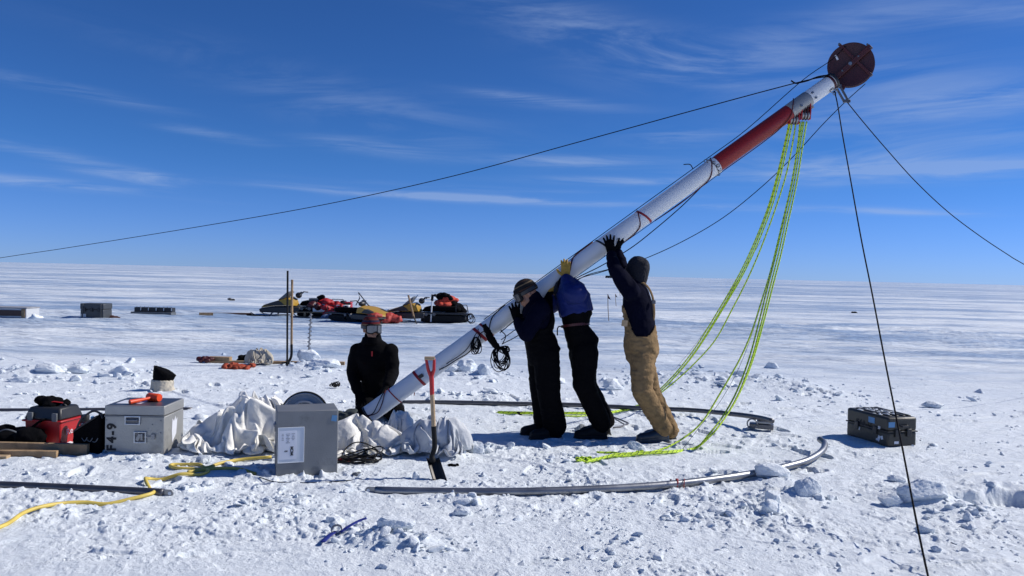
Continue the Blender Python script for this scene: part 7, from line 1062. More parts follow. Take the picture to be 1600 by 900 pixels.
# --- red tool box with black lid
a, b = ground(35, 699), ground(104, 703); rz3, W3 = edge_frame(a, b); W3 = .345; rz3 = R(-8); a = Vector((a.x-.02, a.y+.04, 0))
tb = thing('tool_box', 'red plastic tool box with black lid and shoulder strap', 'tool box', (a.x, a.y, 0), rz3); zb = H(a.x, a.y)-.01; zb = max(zb, -.01)
mb = MB(); x0, x1 = .02, W3-.02
def trap(z_0, z_1, i0, i1, d, o=0):
    return [(Vector((W3/2, d/2, z)), Vector(((W3/2-i), 0, 0)), Vector((0, d/2-i, 0))) for z, i in ((z_0, i0), (z_1, i1))]
def frustum(mb, z0, z1, w0, d0, w1, d1, cx, cy):
    v = [(cx+sx*w/2, cy+sy*d/2, z) for z, w, d in ((z0, w0, d0), (z1, w1, d1)) for sx, sy in ((-1, -1), (1, -1), (1, 1), (-1, 1))]
    return mb.add(v, [(3, 2, 1, 0), (4, 5, 6, 7), (0, 1, 5, 4), (1, 2, 6, 5), (2, 3, 7, 6), (3, 0, 4, 7)])
mb = MB(); frustum(mb, zb, zb+.22, W3-.035, .25, W3-.01, .27, W3/2, .14); tbb = mb.build('box_body', red_plas, tb, bevel=.012)
mb = MB(); frustum(mb, zb+.205, zb+.222, W3+.02, .30, W3+.02, .30, W3/2, .14); mb.build('rim', red_plas, tb, bevel=.006)
mb = MB(); frustum(mb, zb+.2225, zb+.325, W3, .285, W3-.06, .22, W3/2, .14); lid3 = mb.build('lid', blk_plas, tb, bevel=.016)
for x in (.07, W3-.05):
    mb = MB(); mb.box((x, -.006, zb+.25), (.045, .018, .07)); mb.build('latch', grey_plas, tb, bevel=.004)
mb = MB(); mb.tube([(.04, .14, zb+.30), (.08, .14, zb+.345), (W3-.08, .14, zb+.345), (W3-.04, .14, zb+.30)], .011, 8); mb.build('handle', blk_plas, lid3)
M = faceM((W3-.0005, .11, zb+.115), (.0, 1, .12), (1, 0, -.04)); text_mesh('Re', .075, paper, 'maker_mark', tbb, M, .001)
mb = MB(); mb.tube(catmull([(W3*.62, -.02, zb+.235), (W3*.45, -.035, zb+.20), (W3*.22, -.05, zb+.12), (W3*.0, -.06, zb+.06), (-.08, -.05, zb+.035), (-.16, -.03, zb+.03)], 6), .028, 10, flat=.35); mb.build('shoulder_strap', black_fab, tb, smooth='all')
# gloves heaped on the lid
def heap(name, label, cat, c, ext, m, seed, n=9, amp=.02, sc=18, vox=.008, elong=.5):
    rr = random.Random(seed); mb = MB(); c = Vector(c)
    for i in range(n):
        p = c+Vector((rr.uniform(-1, 1)*ext[0], rr.uniform(-1, 1)*ext[1], rr.uniform(0, .9)*ext[2]*(1-.3*rr.random())))
        r_ = min(ext)*rr.uniform(.5, .8); mb.ball(p, (r_*(1+elong), r_, r_*.8), Matrix.Rotation(rr.uniform(0, 3), 3, 'Z'))
    mb.ball(c+Vector((0, 0, ext[2]*.3)), (ext[0]*.9, ext[1]*.9, ext[2]*.5))
    V, N, F = fuse(mb, vox, 2); V = wrinkle(V, N, amp, sc, seed)
    o = finish(name, V, F, m, None, True, smooth='all', fixn=False); return tag(o, label, cat)
Rt = Matrix.Rotation(rz3, 3, 'Z')
def tl(x, y, z): return Vector(tb.location)+Rt @ Vector((x, y, z))
heap('gloves', 'crumpled black gloves on top of the red tool box', 'gloves', tl(W3*.48, .13, zb+.335), (.10, .05, .05), black_fab, 5, 10, .008, 30, .006)
mb = MB(); c = tl(W3*.40, .09, zb+.352); mb.tube([c, c+Vector((.07, .0, .012)), c+Vector((.13, .02, .0))], .012, 8, flat=.4); tag(mb.build('red_strap', red_fab, None, world=True), 'red strap under the black gloves on the tool box', 'strap')
# --- black tool bag with tools, between the tool box and the silver case
a = ground(110, 709); BW, BD = .262, .24
bg_ = thing('tool_bag', 'open black tool bag with sloping top beside the silver case', 'tool bag', (a.x, a.y+.02, 0), R(-12)); zb = -.01
mb = MB(); mb.prism([(0, zb), (BW, zb), (BW, zb+.33), (BW*.92, zb+.34), (0, zb+.20)], BD, None, (0, BD/2, 0), .97); V, N, F = fuse(mb, .009, 4); V = wrinkle(V, N, .005, 14, 8); finish('bag_body', V, F, black_fab, bg_, smooth='all', fixn=False)
mb = MB(); mb.prism([(.02, zb+.20), (BW*.9, zb+.335), (BW*.9, zb+.32), (.02, zb+.185)], .02, None, (0, -.004, 0)); mb.build('bag_rim', blk_plas, bg_, bevel=.003)
mb = MB(); mb.tube(catmull([(.03, .02, zb+.22), (.07, .02, zb+.29), (.17, .02, zb+.36), (.24, .02, zb+.35), (.27, .02, zb+.31)], 6), .009, 8); mb.build('handle', blk_plas, bg_)
for i, (x, z, l, m_) in enumerate(((.12, .30, .10, bluetape), (.17, .33, .09, grey_plas), (.21, .34, .08, blk_plas), (.24, .34, .07, bluetape))):
    mb = MB(); mb.tube([(x, .06+.03*i, zb+z-.1), (x+.03, .05+.03*i, zb+z-.02+l*.3)], [.012, .014], 8); mb.build('tool_handle', m_, bg_)
for i in range(3):
    mb = MB(); mb.tube(catmull([(.10+.05*i, -.006, zb+.14-.01*i), (.13+.05*i, -.010, zb+.12), (.15+.05*i, -.006, zb+.15)], 4), .004, 6); mb.build('bag_loop', grey_plas, bg_)
# thermos
c = ground(118, 703); c = Vector((c.x, c.y+.14, 0)); fl = thing('thermos_flask', 'dark red thermos flask behind the black tool bag', 'flask', c)
MB().lathe([(.036, 0), (.038, .01), (.038, .20), (.034, .215)], None, 20).build('flask_body', maroon, fl); MB().lathe([(.034, .216), (.034, .262), (.03, .27)], None, 20).build('cap', blk_plas, fl); MB().lathe([(.0385, .18), (.0390, .182), (.0390, .2), (.0385, .202)], None, 20).build('ring', steel, fl)
# black bag at left edge
p = ground(14, 702); heap('duffel_bag', 'low black duffel bag at the left edge beside the red tool box', 'bag', (p.x-.02, p.y+.12, .03), (.19, .11, .12), black_fab, 15, 12, .012, 14, .010)
mb = MB(); q = Vector((p.x+.05, p.y-.02, .12)); mb.tube(catmull([q+Vector((-.12, 0, .03)), q+Vector((-.03, -.03, .055)), q+Vector((.06, -.02, .02)), q+Vector((.12, 0, -.05))], 5), .010, 8, flat=.5); tag(mb.build('bag_strap', grey_plas, None, world=True), 'grey webbing strap lying over the low black duffel bag', 'strap')
# planks
def plank(pa, pb, h, t, label, z=0.0, m=wood, grp='weathered planks', dy=0, cat='plank', name='plank', tilt=0):
    a = ground(*pa); b = ground(*pb); a.y += dy; b.y += dy; d = b-a; L = d.length; rz = math.atan2(d.y, d.x)
    o = MB().box((L/2, t/2, h/2), (L, t, h)).build(name, m, None, bevel=.004); o.location = (a.x, a.y, max(-.01, min(H(a.x, a.y), H(b.x, b.y))-.01)+z); o.rotation_euler = (tilt, 0, rz)
    return tag(o, label, cat, grp)
plank((-160, 706), (136, 713), .092, .038, 'long weathered plank on edge in front of the tool box')
plank((-160, 715), (88, 717), .062, .045, 'shorter weathered plank lying against the long one')
plank((-120, 719), (10, 720), .03, .06, 'short plank end nearest the camera at the left edge', m=woodp)
# --- olive hard case at right
a = ground(1322, 677); b = ground(1384, 696); rz4, W4 = edge_frame(a, b); W4 = .60; D4 = .52; H4 = .245
hc_ = thing('hard_case', 'dark olive ribbed hard case dusted with snow standing alone at right', 'case', (a.x, a.y, 0), rz4); zb = H(a.x+.3, a.y)-.015
W4 = (b-a).length*1.04; D4 = .33; H4 = .285
mb = MB(); mb.box((W4/2, D4/2, zb+H4*.27), (W4, D4, H4*.53)); hb = mb.build('lower_shell', olive, hc_, bevel=.022)
mb = MB(); mb.box((W4/2, D4/2, zb+H4*.78), (W4, D4, H4*.47)); ht = mb.build('upper_shell', olive, hc_, bevel=.022)
mb = MB(); mb.box((W4/2, D4/2, zb+H4*.54), (W4+.012, D4+.012, .012)); mb.build('seal_rim', blk_plas, hc_, bevel=.003)
for y in (.12, .24, .36, .46):
    mb = MB(); mb.box((W4/2, y*D4/.52, zb+H4*1.025), (W4*.8, .035, .016)); mb.build('rib', olive, ht, bevel=.006)
for x in (.28, .72):
    mb = MB(); mb.box((W4*x, -.008, zb+H4*.5), (.05, .02, .075)); mb.build('latch', blk_plas, hc_, bevel=.004)
for y in (.3, .7):
    mb = MB(); mb.box((W4+.008, D4*y, zb+H4*.5), (.02, .05, .075)); mb.build('latch', blk_plas, hc_, bevel=.004)
mb = MB(); mb.tube([(W4+.006, D4*.4, zb+H4*.75), (W4+.03, D4*.42, zb+H4*.73), (W4+.03, D4*.6, zb+H4*.73), (W4+.006, D4*.62, zb+H4*.75)], .010, 8); mb.build('handle', blk_plas, hc_)
for (x, z, w_, h_, m_, an) in ((.62, .80, .085, .055, bluetape, 0), (.80, .25, .030, .055, paper, .4), (.87, .30, .028, .035, paper, -.3), (.75, .2, .014, .02, paper, .2), (.33, .40, .022, .03, paper, .2), (.80, .60, .03, .035, grey_cloth, .1)):
    mb = MB(); mb.box((W4*x, -.0015, zb+H4*z), (w_, .002, h_), Matrix.Rotation(an, 3, 'Y')); mb.build('sticker', m_, hc_)
mb = MB(); mb.box((W4+.0015, D4*.12, zb+H4*.78), (.002, .07, .05)); mb.build('sticker', bluetape, hc_)
mb = MB(); mb.box((W4+.0015, D4*.3, zb+H4*.18), (.002, .05, .025)); mb.build('sticker', paper, hc_)
M = faceM((W4*.45, -.0015, zb+H4*.60), (1, 0, 0), (0, -1, 0)); text_mesh('F44-16', .085, ink, 'stencil_number', hc_, M, .0008, bold=.003)
rr = random.Random(3); mb = MB()
for i in range(90):
    x, y = rr.gauss(.42, .16)*W4, rr.gauss(.5, .2)*D4
    if 0.02 < x < W4-.02 and 0.02 < y < D4-.02: mb.ball((x, y, zb+H4*1.02+.003), (rr.uniform(.006, .028), rr.uniform(.006, .02), rr.uniform(.002, .009)), None, 7, 5)
o = mb.build('dusting_of_snow', snow, ht, smooth='all'); o['kind'] = 'stuff'
# ================================================================== shovel stuck in the snow
def shovel(label, tip, blade_w, pts, dgrip, blade, grp='shovels'):
    pass
sh = thing('shovel', 'shovel with red D grip and black blade standing upright in the snow', 'shovel', gz(684, 752))
sD = 5.74
def s_(x, y, dd=0): return at(x, y, sD+dd)
mb = MB(); mb.tube(catmull([s_(675, 614), s_(676.5, 640), s_(677.5, 667)], 4), [.0165]*9, 12); mb.build('shaft', woodp, sh, world=True)
mb = MB(); mb.tube(catmull([s_(677.5, 666), s_(679, 690), s_(678.5, 703), s_(675, 712), s_(676, 722)], 5), [.019]*10+[.017]*6+[.02, .022, .024, .024, .02], 12); mb.build('socket', black_rub, sh, world=True)
# D grip: two arms meeting in a Y below a wooden bar
mb = MB(); 
mb.chain([s_(675, 616), s_(674.5, 596), s_(674, 588)], [.0175, .018, .018], 12)
mb.chain([s_(674, 590), s_(669, 578), s_(666, 562)], [.015, .013, .0115], 10); mb.chain([s_(674, 590), s_(678, 578), s_(678.5, 562)], [.015, .013, .0115], 10)
V, N, F = fuse(mb, .004, 3); finish('yoke', V, F, red_plas, sh, True, smooth='all', fixn=False)
mb = MB(); mb.cyl(s_(663.5, 560), s_(679.5, 560), .0145, 14); mb.build('grip_bar', woodp, sh, world=True)
# blade: curved plate
TL, TR, BL, BR = s_(665.5, 714, -.0), s_(686, 713, .0), s_(676, 750, -.10), s_(700, 755, -.10)
n_, m_ = 10, 10; vs = []; nrm = (TR-TL).cross(BL-TL).normalized(); nrm = nrm if nrm.y < 0 else -nrm
for k, off in ((0, 0), (1, .004)):
    for j in range(m_+1):
        for i in range(n_+1):
            u, v = i/n_, j/m_; L = TL+(BL-TL)*v; R_ = TR+(BR-TR)*v; p = L+(R_-L)*u
            vs.append(p+nrm*(-.028*(1-(2*u-1)**2)+.012*math.exp(-((u-.5)/.1)**2)*(1-v*.8)-.02*(1-v)**3+off)+(BL-TL).normalized()*(.02*(1-(2*u-1)**2)*(1 if v > .99 else 0)))
fs = []; Wd = n_+1; O = Wd*(m_+1)
for j in range(m_):
    for i in range(n_): q4 = (j*Wd+i, j*Wd+i+1, (j+1)*Wd+i+1, (j+1)*Wd+i); fs += [q4, tuple(O+x for x in reversed(q4))]
ed_ = list(range(Wd))+[j*Wd+n_ for j in range(1, m_+1)]+[m_*Wd+i for i in range(n_-1, -1, -1)]+[j*Wd for j in range(m_-1, 0, -1)]
for x, y in zip(ed_, ed_[1:]+ed_[:1]): fs.append((x, y, O+y, O+x))
mb = MB(); mb.add(vs, fs); mb.build('blade', mat('black_blade', (.03, .026, .024), .45, metal=.4, var=.3, dirt=(.07, .05, .04), dscale=12), sh, world=True, smooth='all')
# --- second shovel and black pole farther back
a = gz(452, 572)
s2 = thing('shovel', 'wood-handled shovel standing blade down beside the thin black pole', 'shovel', a, 0)
d2 = a.y
MB().tube(catmull([at(456.5, 437, d2), at(456, 490, d2), at(455.5, 540, d2)], 4), .019, 12).build('shaft', wood, s2, world=True)
MB().tube(catmull([at(455.5, 538, d2), at(455.5, 553, d2), at(453.5, 561, d2), at(450, 566, d2)], 4), .021, 12).build('socket', black_rub, s2, world=True)
mb = MB(); mb.prism([(-.10, 0), (.10, 0), (.09, -.22), (.0, -.27), (-.09, -.22)], .006, Matrix.Rotation(.9, 3, 'Z'), at(448.5, 565, d2)); mb.build('blade', black_rub, s2, world=True)
pl = MB().tube([at(449.5, 423, d2-.1), at(449, 500, d2-.1), gz(449, 575)-Vector((0, 0, .2))], .016, 12).build('pole', black_rub, None, world=True); tag(pl, 'straight thin black pole standing beside the wood-handled shovel', 'pole')
# --- ice auger
a = gz(481, 562); au = thing('ice_auger', 'slim spiral ice auger standing in the snow between pole and kneeling man', 'auger', a)
L = .80; MB().tube([a-Vector((0, 0, .1)), a+Vector((.04, 0, L))], .012, 8).build('auger_rod', steel, au, world=True)
vs = []; fs = []; nn = 120
for i in range(nn):
    t = i/(nn-1); an = t*2*math.pi*11; c = a+Vector((.04*t, 0, L*t-.02)); e = Vector((math.cos(an), math.sin(an), 0)); vs += [c+e*.010, c+e*.034, c+e*.034+Vector((0, 0, .006)), c+e*.010+Vector((0, 0, .006))]
for i in range(nn-1):
    for k in range(4): fs.append((i*4+k, i*4+(k+1) % 4, (i+1)*4+(k+1) % 4, (i+1)*4+k))
mb = MB(); mb.add(vs, fs); mb.build('auger_flight', steel, au, world=True)
# ================================================================== bent pipes on the snow
def pipe(label, pts, r, m=dk_steel, lift=.0, eye=None, name='bent_pipe', parts=()):
    P = [ground(p[0], p[1]+5)+Vector((0, 0, r*.8+.012+(p[2] if len(p) > 2 else 0))) for p in pts]
    t = thing(name, label, 'pipe', P[0], 0, 'bent metal pipes lying round the mast foot')
    MB().tube(catmull(P, 8), r, 14).build('pipe', m, t, world=True, smooth='all')
    if eye is not None:
        e = P[eye]; o_ = P[eye+(1 if eye == 0 else -1)]; d = (e-o_).normalized(); up = Vector((0, 0, 1)); vw = Vector((0, -1, .15)).normalized()
        out = []; 
        for k in range(13): an = math.pi/2-math.pi*k/12; out.append((.045+.024*math.cos(an), .024*math.sin(an)))
        out += [(-.05, -.024), (-.05, .024)]
        Mq = Matrix(((d.x, -vw.x, up.x), (d.y, -vw.y, up.y), (d.z, -vw.z, up.z)))
        mb = MB(); mb.prism(out, .012, Mq, e+vw*.004); ey = mb.build('end_lug', steel, t, world=True, bevel=.003)
        mb = MB(); c = e+d*.045+vw*.004; mb.cyl(c-vw*.01, c+vw*.010, .011, 12); mb.build('pin', white_p, ey, world=True)
        for k in (0, 1):
            mb = MB(); c = e-d*(.02+.035*k)+vw*.012; mb.cyl(c-vw*.01, c+vw*.008, .006, 8); mb.build('bolt', steel, ey, world=True)
    return t, P
pf, PF = pipe('long bright pipe across the foreground with a hooked right end', [(586, 769), (700, 771), (850, 770), (1000, 763), (1100, 753), (1180, 741), (1230, 730), (1262, 722, .01), (1283, 712, .03), (1288, 703, .05), (1280, 699, .07)], .0275, steel, eye=0)
for px in ((1058, 757),):
    p = ground(1058, 763)+Vector((0, 0, .034))
    for k in range(3):
        mb = MB(); q = p+Vector((.05*k-.05, 0.005*k, 0)); pts = [q+Vector((.004*i*0+.006*math.sin(i), math.cos(i*.7)*.032, math.sin(i*.7)*.032)) for i in range(14 if k == 1 else 10)]; mb.tube(pts, .006 if k == 1 else .0035, 6); mb.build('red_tie', red_fab if k else redline, pf, world=True)
pipe('straight dark pipe at the lower left ending in a lug', [(-160, 757), (0, 761), (120, 766), (200, 770), (256, 773)], .0275, dk_steel, eye=4)
pipe('far curved pipe running behind the three pushers', [(625, 628), (700, 628), (800, 630), (900, 632), (1000, 637), (1080, 643, .02), (1150, 656, .06), (1185, 666, .09), (1206, 675, .11)], .025, dk_steel)
pipe('pipe behind the silver case and tool box at left', [(-160, 642), (0, 642), (150, 641), (240, 640), (300, 640)], .026, dk_steel)
# clamp under the end of the far pipe
a = gz(1185, 668); c_ = thing('pipe_clamp', 'dark clamp bracket under the right end of the far pipe', 'clamp', a, R(-20))
mb = MB(); mb.box((.03, 0, .045), (.24, .11, .05)); mb.build('base_block', dk_steel, c_, bevel=.006)
mb = MB(); mb.box((.05, -.005, .085), (.15, .07, .03)); mb.build('clamp_jaw', steel, c_, bevel=.006)
mb = MB(); mb.tube([Vector((-.06+.05*math.cos(t), -.06, .07+.05*math.sin(t))) for t in np.linspace(0, 6.0, 16)], .008, 8); mb.build('ring', steel, c_)
mb = MB(); mb.box((.02, 0, .12), (.05, .05, .05)); mb.build('upright', dk_steel, c_, bevel=.004)
# ================================================================== hose, cables, strap
def lay(pts, lift): return [gz(x, y)+Vector((0, 0, lift+(z[0] if z else 0))) for x, y, *z in pts]
hs_ = rope('hose', 'yellow hose snaking under the lower left pipe and back to the grey box', 'hose', lay([(-40, 850), (0, 838), (17, 829), (37, 817), (67, 807, .006), (100, 798, .01), (133, 794), (167, 793), (207, 788), (236, 782, .005), (240, 776, .0), (235, 768, .005), (227, 760, .018), (232, 753, .022), (253, 751, .012), (283, 750), (311, 747), (326, 742), (307, 738), (277, 737), (266, 734), (270, 731), (285, 730), (310, 731), (322, 735), (345, 729), (377, 723), (424, 722)], .011), .0125, yel_hose, k=6, n=10)
rope('hose', 'second yellow hose strand lying behind the loop beside the silver case', 'hose', lay([(293, 744), (312, 741), (340, 738), (372, 737), (400, 739)], .011), .0115, yel_hose, k=6, n=10)
cc = gz(560, 722)
def lying_coil(name, label, c, rx, ry, loops, r, m, seed, cat, lift=.10):
    rr = random.Random(seed); pts = []; ph = 0
    for l in range(loops):
        cx_, cy_ = rr.gauss(0, .16)*rx, rr.gauss(0, .12)*ry; a_, b_ = rx*rr.uniform(.65, 1.05), ry*rr.uniform(.7, 1.1); up = rr.random()**3*lift; pu = rr.uniform(0, 6.28)
        for i in range(14):
            t = 2*math.pi*i/14; k = i/14
            pts.append((cx_+a_*math.cos(t), cy_+b_*math.sin(t), .006+l*.003+up*max(0, math.cos(t-pu))**2))
    # ease one loop into the next
    P = np.array(pts); Q = P.copy()
    for it in range(2): Q[1:-1] = (Q[:-2]+2*Q[1:-1]+Q[2:])/4
    P = [Vector((c.x+x, c.y+y, H(c.x+x, c.y+y)*.8+z)) for x, y, z in Q.tolist()]
    o = MB().tube(catmull(P, 4), r, 6).build(name, m, None, world=True, smooth='all', fixn=False); return tag(o, label, cat)
lying_coil('power_cable', 'black cable coiled on the snow right of the grey box', cc, .19, .12, 8, .0055, black_rub, 5, 'cable', .16)
lying_coil('thin_cable', 'thin red wire looped on the cloth above the black cable', gz(541, 722)+Vector((0, .0, 0)), .07, .04, 4, .003, red_fab, 8, 'wire', .22)
rope('thin_cable', 'thin dark cord on the snow below the grey box', 'cord', lay([(405, 752), (430, 757), (480, 758), (530, 757), (565, 754)], .004), .0035, line_m)
st_ = thing('ratchet_strap', 'blue webbing strap with metal buckle half buried in the foreground', 'strap', gz(530, 850))
P = lay([(504, 861), (514, 851), (524, 845)], .02); MB().tube(catmull(P, 5), .016, 8, flat=.2).build('webbing', blue_web, st_, world=True, smooth='all')
P = lay([(531, 848), (545, 844, .02), (560, 838, .04), (572, 836, .03)], .015); MB().tube(catmull(P, 5), .015, 8, flat=.2).build('webbing', blue_web, st_, world=True, smooth='all')
c = gz(526, 846)+Vector((0, 0, .03)); mb = MB(); mb.tube([c+Vector((.03*math.cos(t), .01*math.sin(t), .022*math.sin(t))) for t in np.linspace(0, 6.28, 14)], .006, 8); mb.build('buckle', steel, st_, world=True)
for (x, y, l) in ((688, 727, 'small dark hole of glove fabric lying beside the shovel blade'),):
    pass
def scrap(px, py, w, h, label, m, seed, cat='scrap'):
    p = gz(px, py); heap('cloth_scrap', label, cat, (p.x, p.y, p.z), (w, w*.6, h), m, seed, 6, .006, 30, .006)
scrap(706, 730, .045, .015, 'small dark glove half buried right of the shovel', black_fab, 2, 'glove')
scrap(559, 745, .03, .02, 'small dark rag on the snow left of the shovel', grey_plas, 3, 'rag')
a = gz(522, 609); coil('wire_loop', 'small loop of dark wire on the snow left of the kneeling man', a+Vector((0, 0, .02)), .12, .10, 6, .007, black_rub, seed=41, cat='wire loop', flat=.06)
a = gz(970, 663); t = thing('wire_stand', 'small bent wire frame on the snow between two pushers', 'wire frame', a)
P = lay([(957, 656, .03), (972, 659, .02), (982, 662), (970, 667), (958, 668)], .01); MB().tube(P, .008, 6).build('wire', dk_steel, t, world=True); P = lay([(960, 662, .04), (975, 664)], .01); MB().tube(P, .006, 6).build('cross_wire', dk_steel, t, world=True)
# ================================================================== heaps of cloth (collapsed tent fabric)
def cloth_heap(name, label, data, px0, px1, pyb, depth, hgt, m, rot=0.0, flip=1, grp='heaps of pale fabric', dy=0.0, dz=0.0):
    V = cloth_points(data)*np.array([flip, 1, 1]); c_, s_ = math.cos(rot), math.sin(rot); V = np.stack([V[:, 0]*c_-V[:, 1]*s_, V[:, 0]*s_+V[:, 1]*c_, V[:, 2]], -1)
    a, b = ground(px0, pyb), ground(px1, pyb); lo, hi = V.min(0), V.max(0); w_ = (b-a).length
    V = (V-[(lo[0]+hi[0])/2, lo[1], lo[2]])/[(hi[0]-lo[0]), (hi[1]-lo[1]), (hi[2]-lo[2])]*[w_, depth, hgt]
    X = V[:, 0]+(a.x+b.x)/2; Y = V[:, 1]+a.y+dy-.03
    V = np.stack([X, Y, V[:, 2]+height(X, Y)*.9+.002+dz], -1); N = 52
    F = [(j*N+i, j*N+i+1, (j+1)*N+i+1, (j+1)*N+i) for j in range(N-1) for i in range(N-1)]
    o = finish(name, V, F, m, None, True, smooth='all', fixn=False); ss = o.modifiers.new('smooth', 'SUBSURF'); ss.levels = 2; ss.render_levels = 2
    so_ = o.modifiers.new('thickness', 'SOLIDIFY'); so_.thickness = .003
    return tag(o, label, 'fabric', grp)
cloth_heap('fabric_heap', 'crumpled white fabric heap between the silver case and the grey box', CLOTH_A, 258, 462, 714, .75, .45, white_cloth)
cloth_heap('fabric_heap', 'white fabric fold rising behind the heap next to the silver case', CLOTH_C, 325, 450, 698, .45, .46, white_cloth, rot=.6)
cloth_heap('fabric_heap', 'white fabric heap under the foot of the mast beside the grey box', CLOTH_A, 466, 655, 716, .60, .31, white_cloth, rot=3.14)
cloth_heap('fabric_heap', 'greyish fabric heap behind the upright shovel', CLOTH_C, 618, 740, 718, .55, .31, grey_cloth)
cloth_heap('fabric_heap', 'small fold of white fabric right behind the mast foot', CLOTH_C, 590, 655, 686, .35, .26, white_cloth, rot=2.0)
dg_cloth = mat('dark_green_cloth', (.035, .045, .045), .8, bump=.2)
p = ground(548, 672); heap('fabric_edge', 'dark green fabric edge behind the grey box and the mast foot', 'fabric', (p.x-.08, p.y, .06), (.16, .08, .10), dg_cloth, 27, 8, .02, 9)
p = ground(436, 690); heap('fabric_edge', 'dark green fabric edge left of the white drum', 'fabric', (p.x, p.y, .20), (.07, .05, .16), dg_cloth, 29, 7, .015, 9)
# ================================================================== sack with black collar
a = gz(254, 613); sk = thing('sack', 'small canvas sack with a black collar standing on the snow', 'sack', a)
mb = MB(); mb.loft([(Vector((0, 0, z)), Vector((rx, 0, 0)), Vector((0, ry, 0))) for z, rx, ry in ((-.02, .13, .11), (.03, .14, .12), (.08, .13, .11), (.15, .125, .10))], 24); V, N, F = fuse(mb, .008, 3); V = wrinkle(V, N, .010, 16, 3); finish('sack_body', V, F, canvas, sk, smooth='all', fixn=False)
mb = MB(); mb.loft([(Vector((-.0+.01*k, 0, z)), Vector((rx, 0, .0-.02*(k))), Vector((0, ry, 0))) for k, (z, rx, ry) in enumerate(((.13, .112, .095), (.18, .122, .10), (.235, .128, .09), (.262, .135, .075)))], 24); V, N, F = fuse(mb, .008, 3); V = wrinkle(V, N, .008, 14, 6); finish('sack_collar', V, F, black_fab, sk, smooth='all', fixn=False)
# ================================================================== boards, sack and orange net in the middle distance
plank((326, 569), (538, 571), .06, .09, 'long board lying behind the snow rubble near the black pole', m=wood, grp=None)
pk = [o for o in bpy.data.objects if o.name.startswith('plank')]
a = gz(318, 569); heap('rag_bundle', 'small dark red bundle on the left end of the long board', 'bundle', (a.x, a.y, a.z+.03), (.13, .06, .06), dkred, 61, 8, .01, 20)
a = gz(344, 568); bx = MB().box((0, 0, .05), (.36, .12, .09)).build('wood_block', wood, None, bevel=.01); bx.location = (a.x, a.y-.02, a.z+.0); tag(bx, 'short pale wood block beside the dark red bundle', 'block')
p = at(398, 563, 11.9)
cloth_heap('canvas_bag', 'beige canvas bag slumped behind the orange net', CLOTH_C, 376, 424, 573, .35, .27, canvas, rot=.4, flip=-1, grp=None)
a = gz(372, 578); heap('cargo_net', 'orange cargo net heaped in front of the beige canvas bag', 'net', (a.x, a.y, a.z), (.20, .10, .07), org_fab, 71, 14, .018, 30, .010)
a = gz(384, 566); heap('dark_bag', 'small black bag wedged between the canvas bag and the orange net', 'bag', (a.x, a.y, a.z), (.12, .08, .12), black_fab, 73, 8, .01, 20)
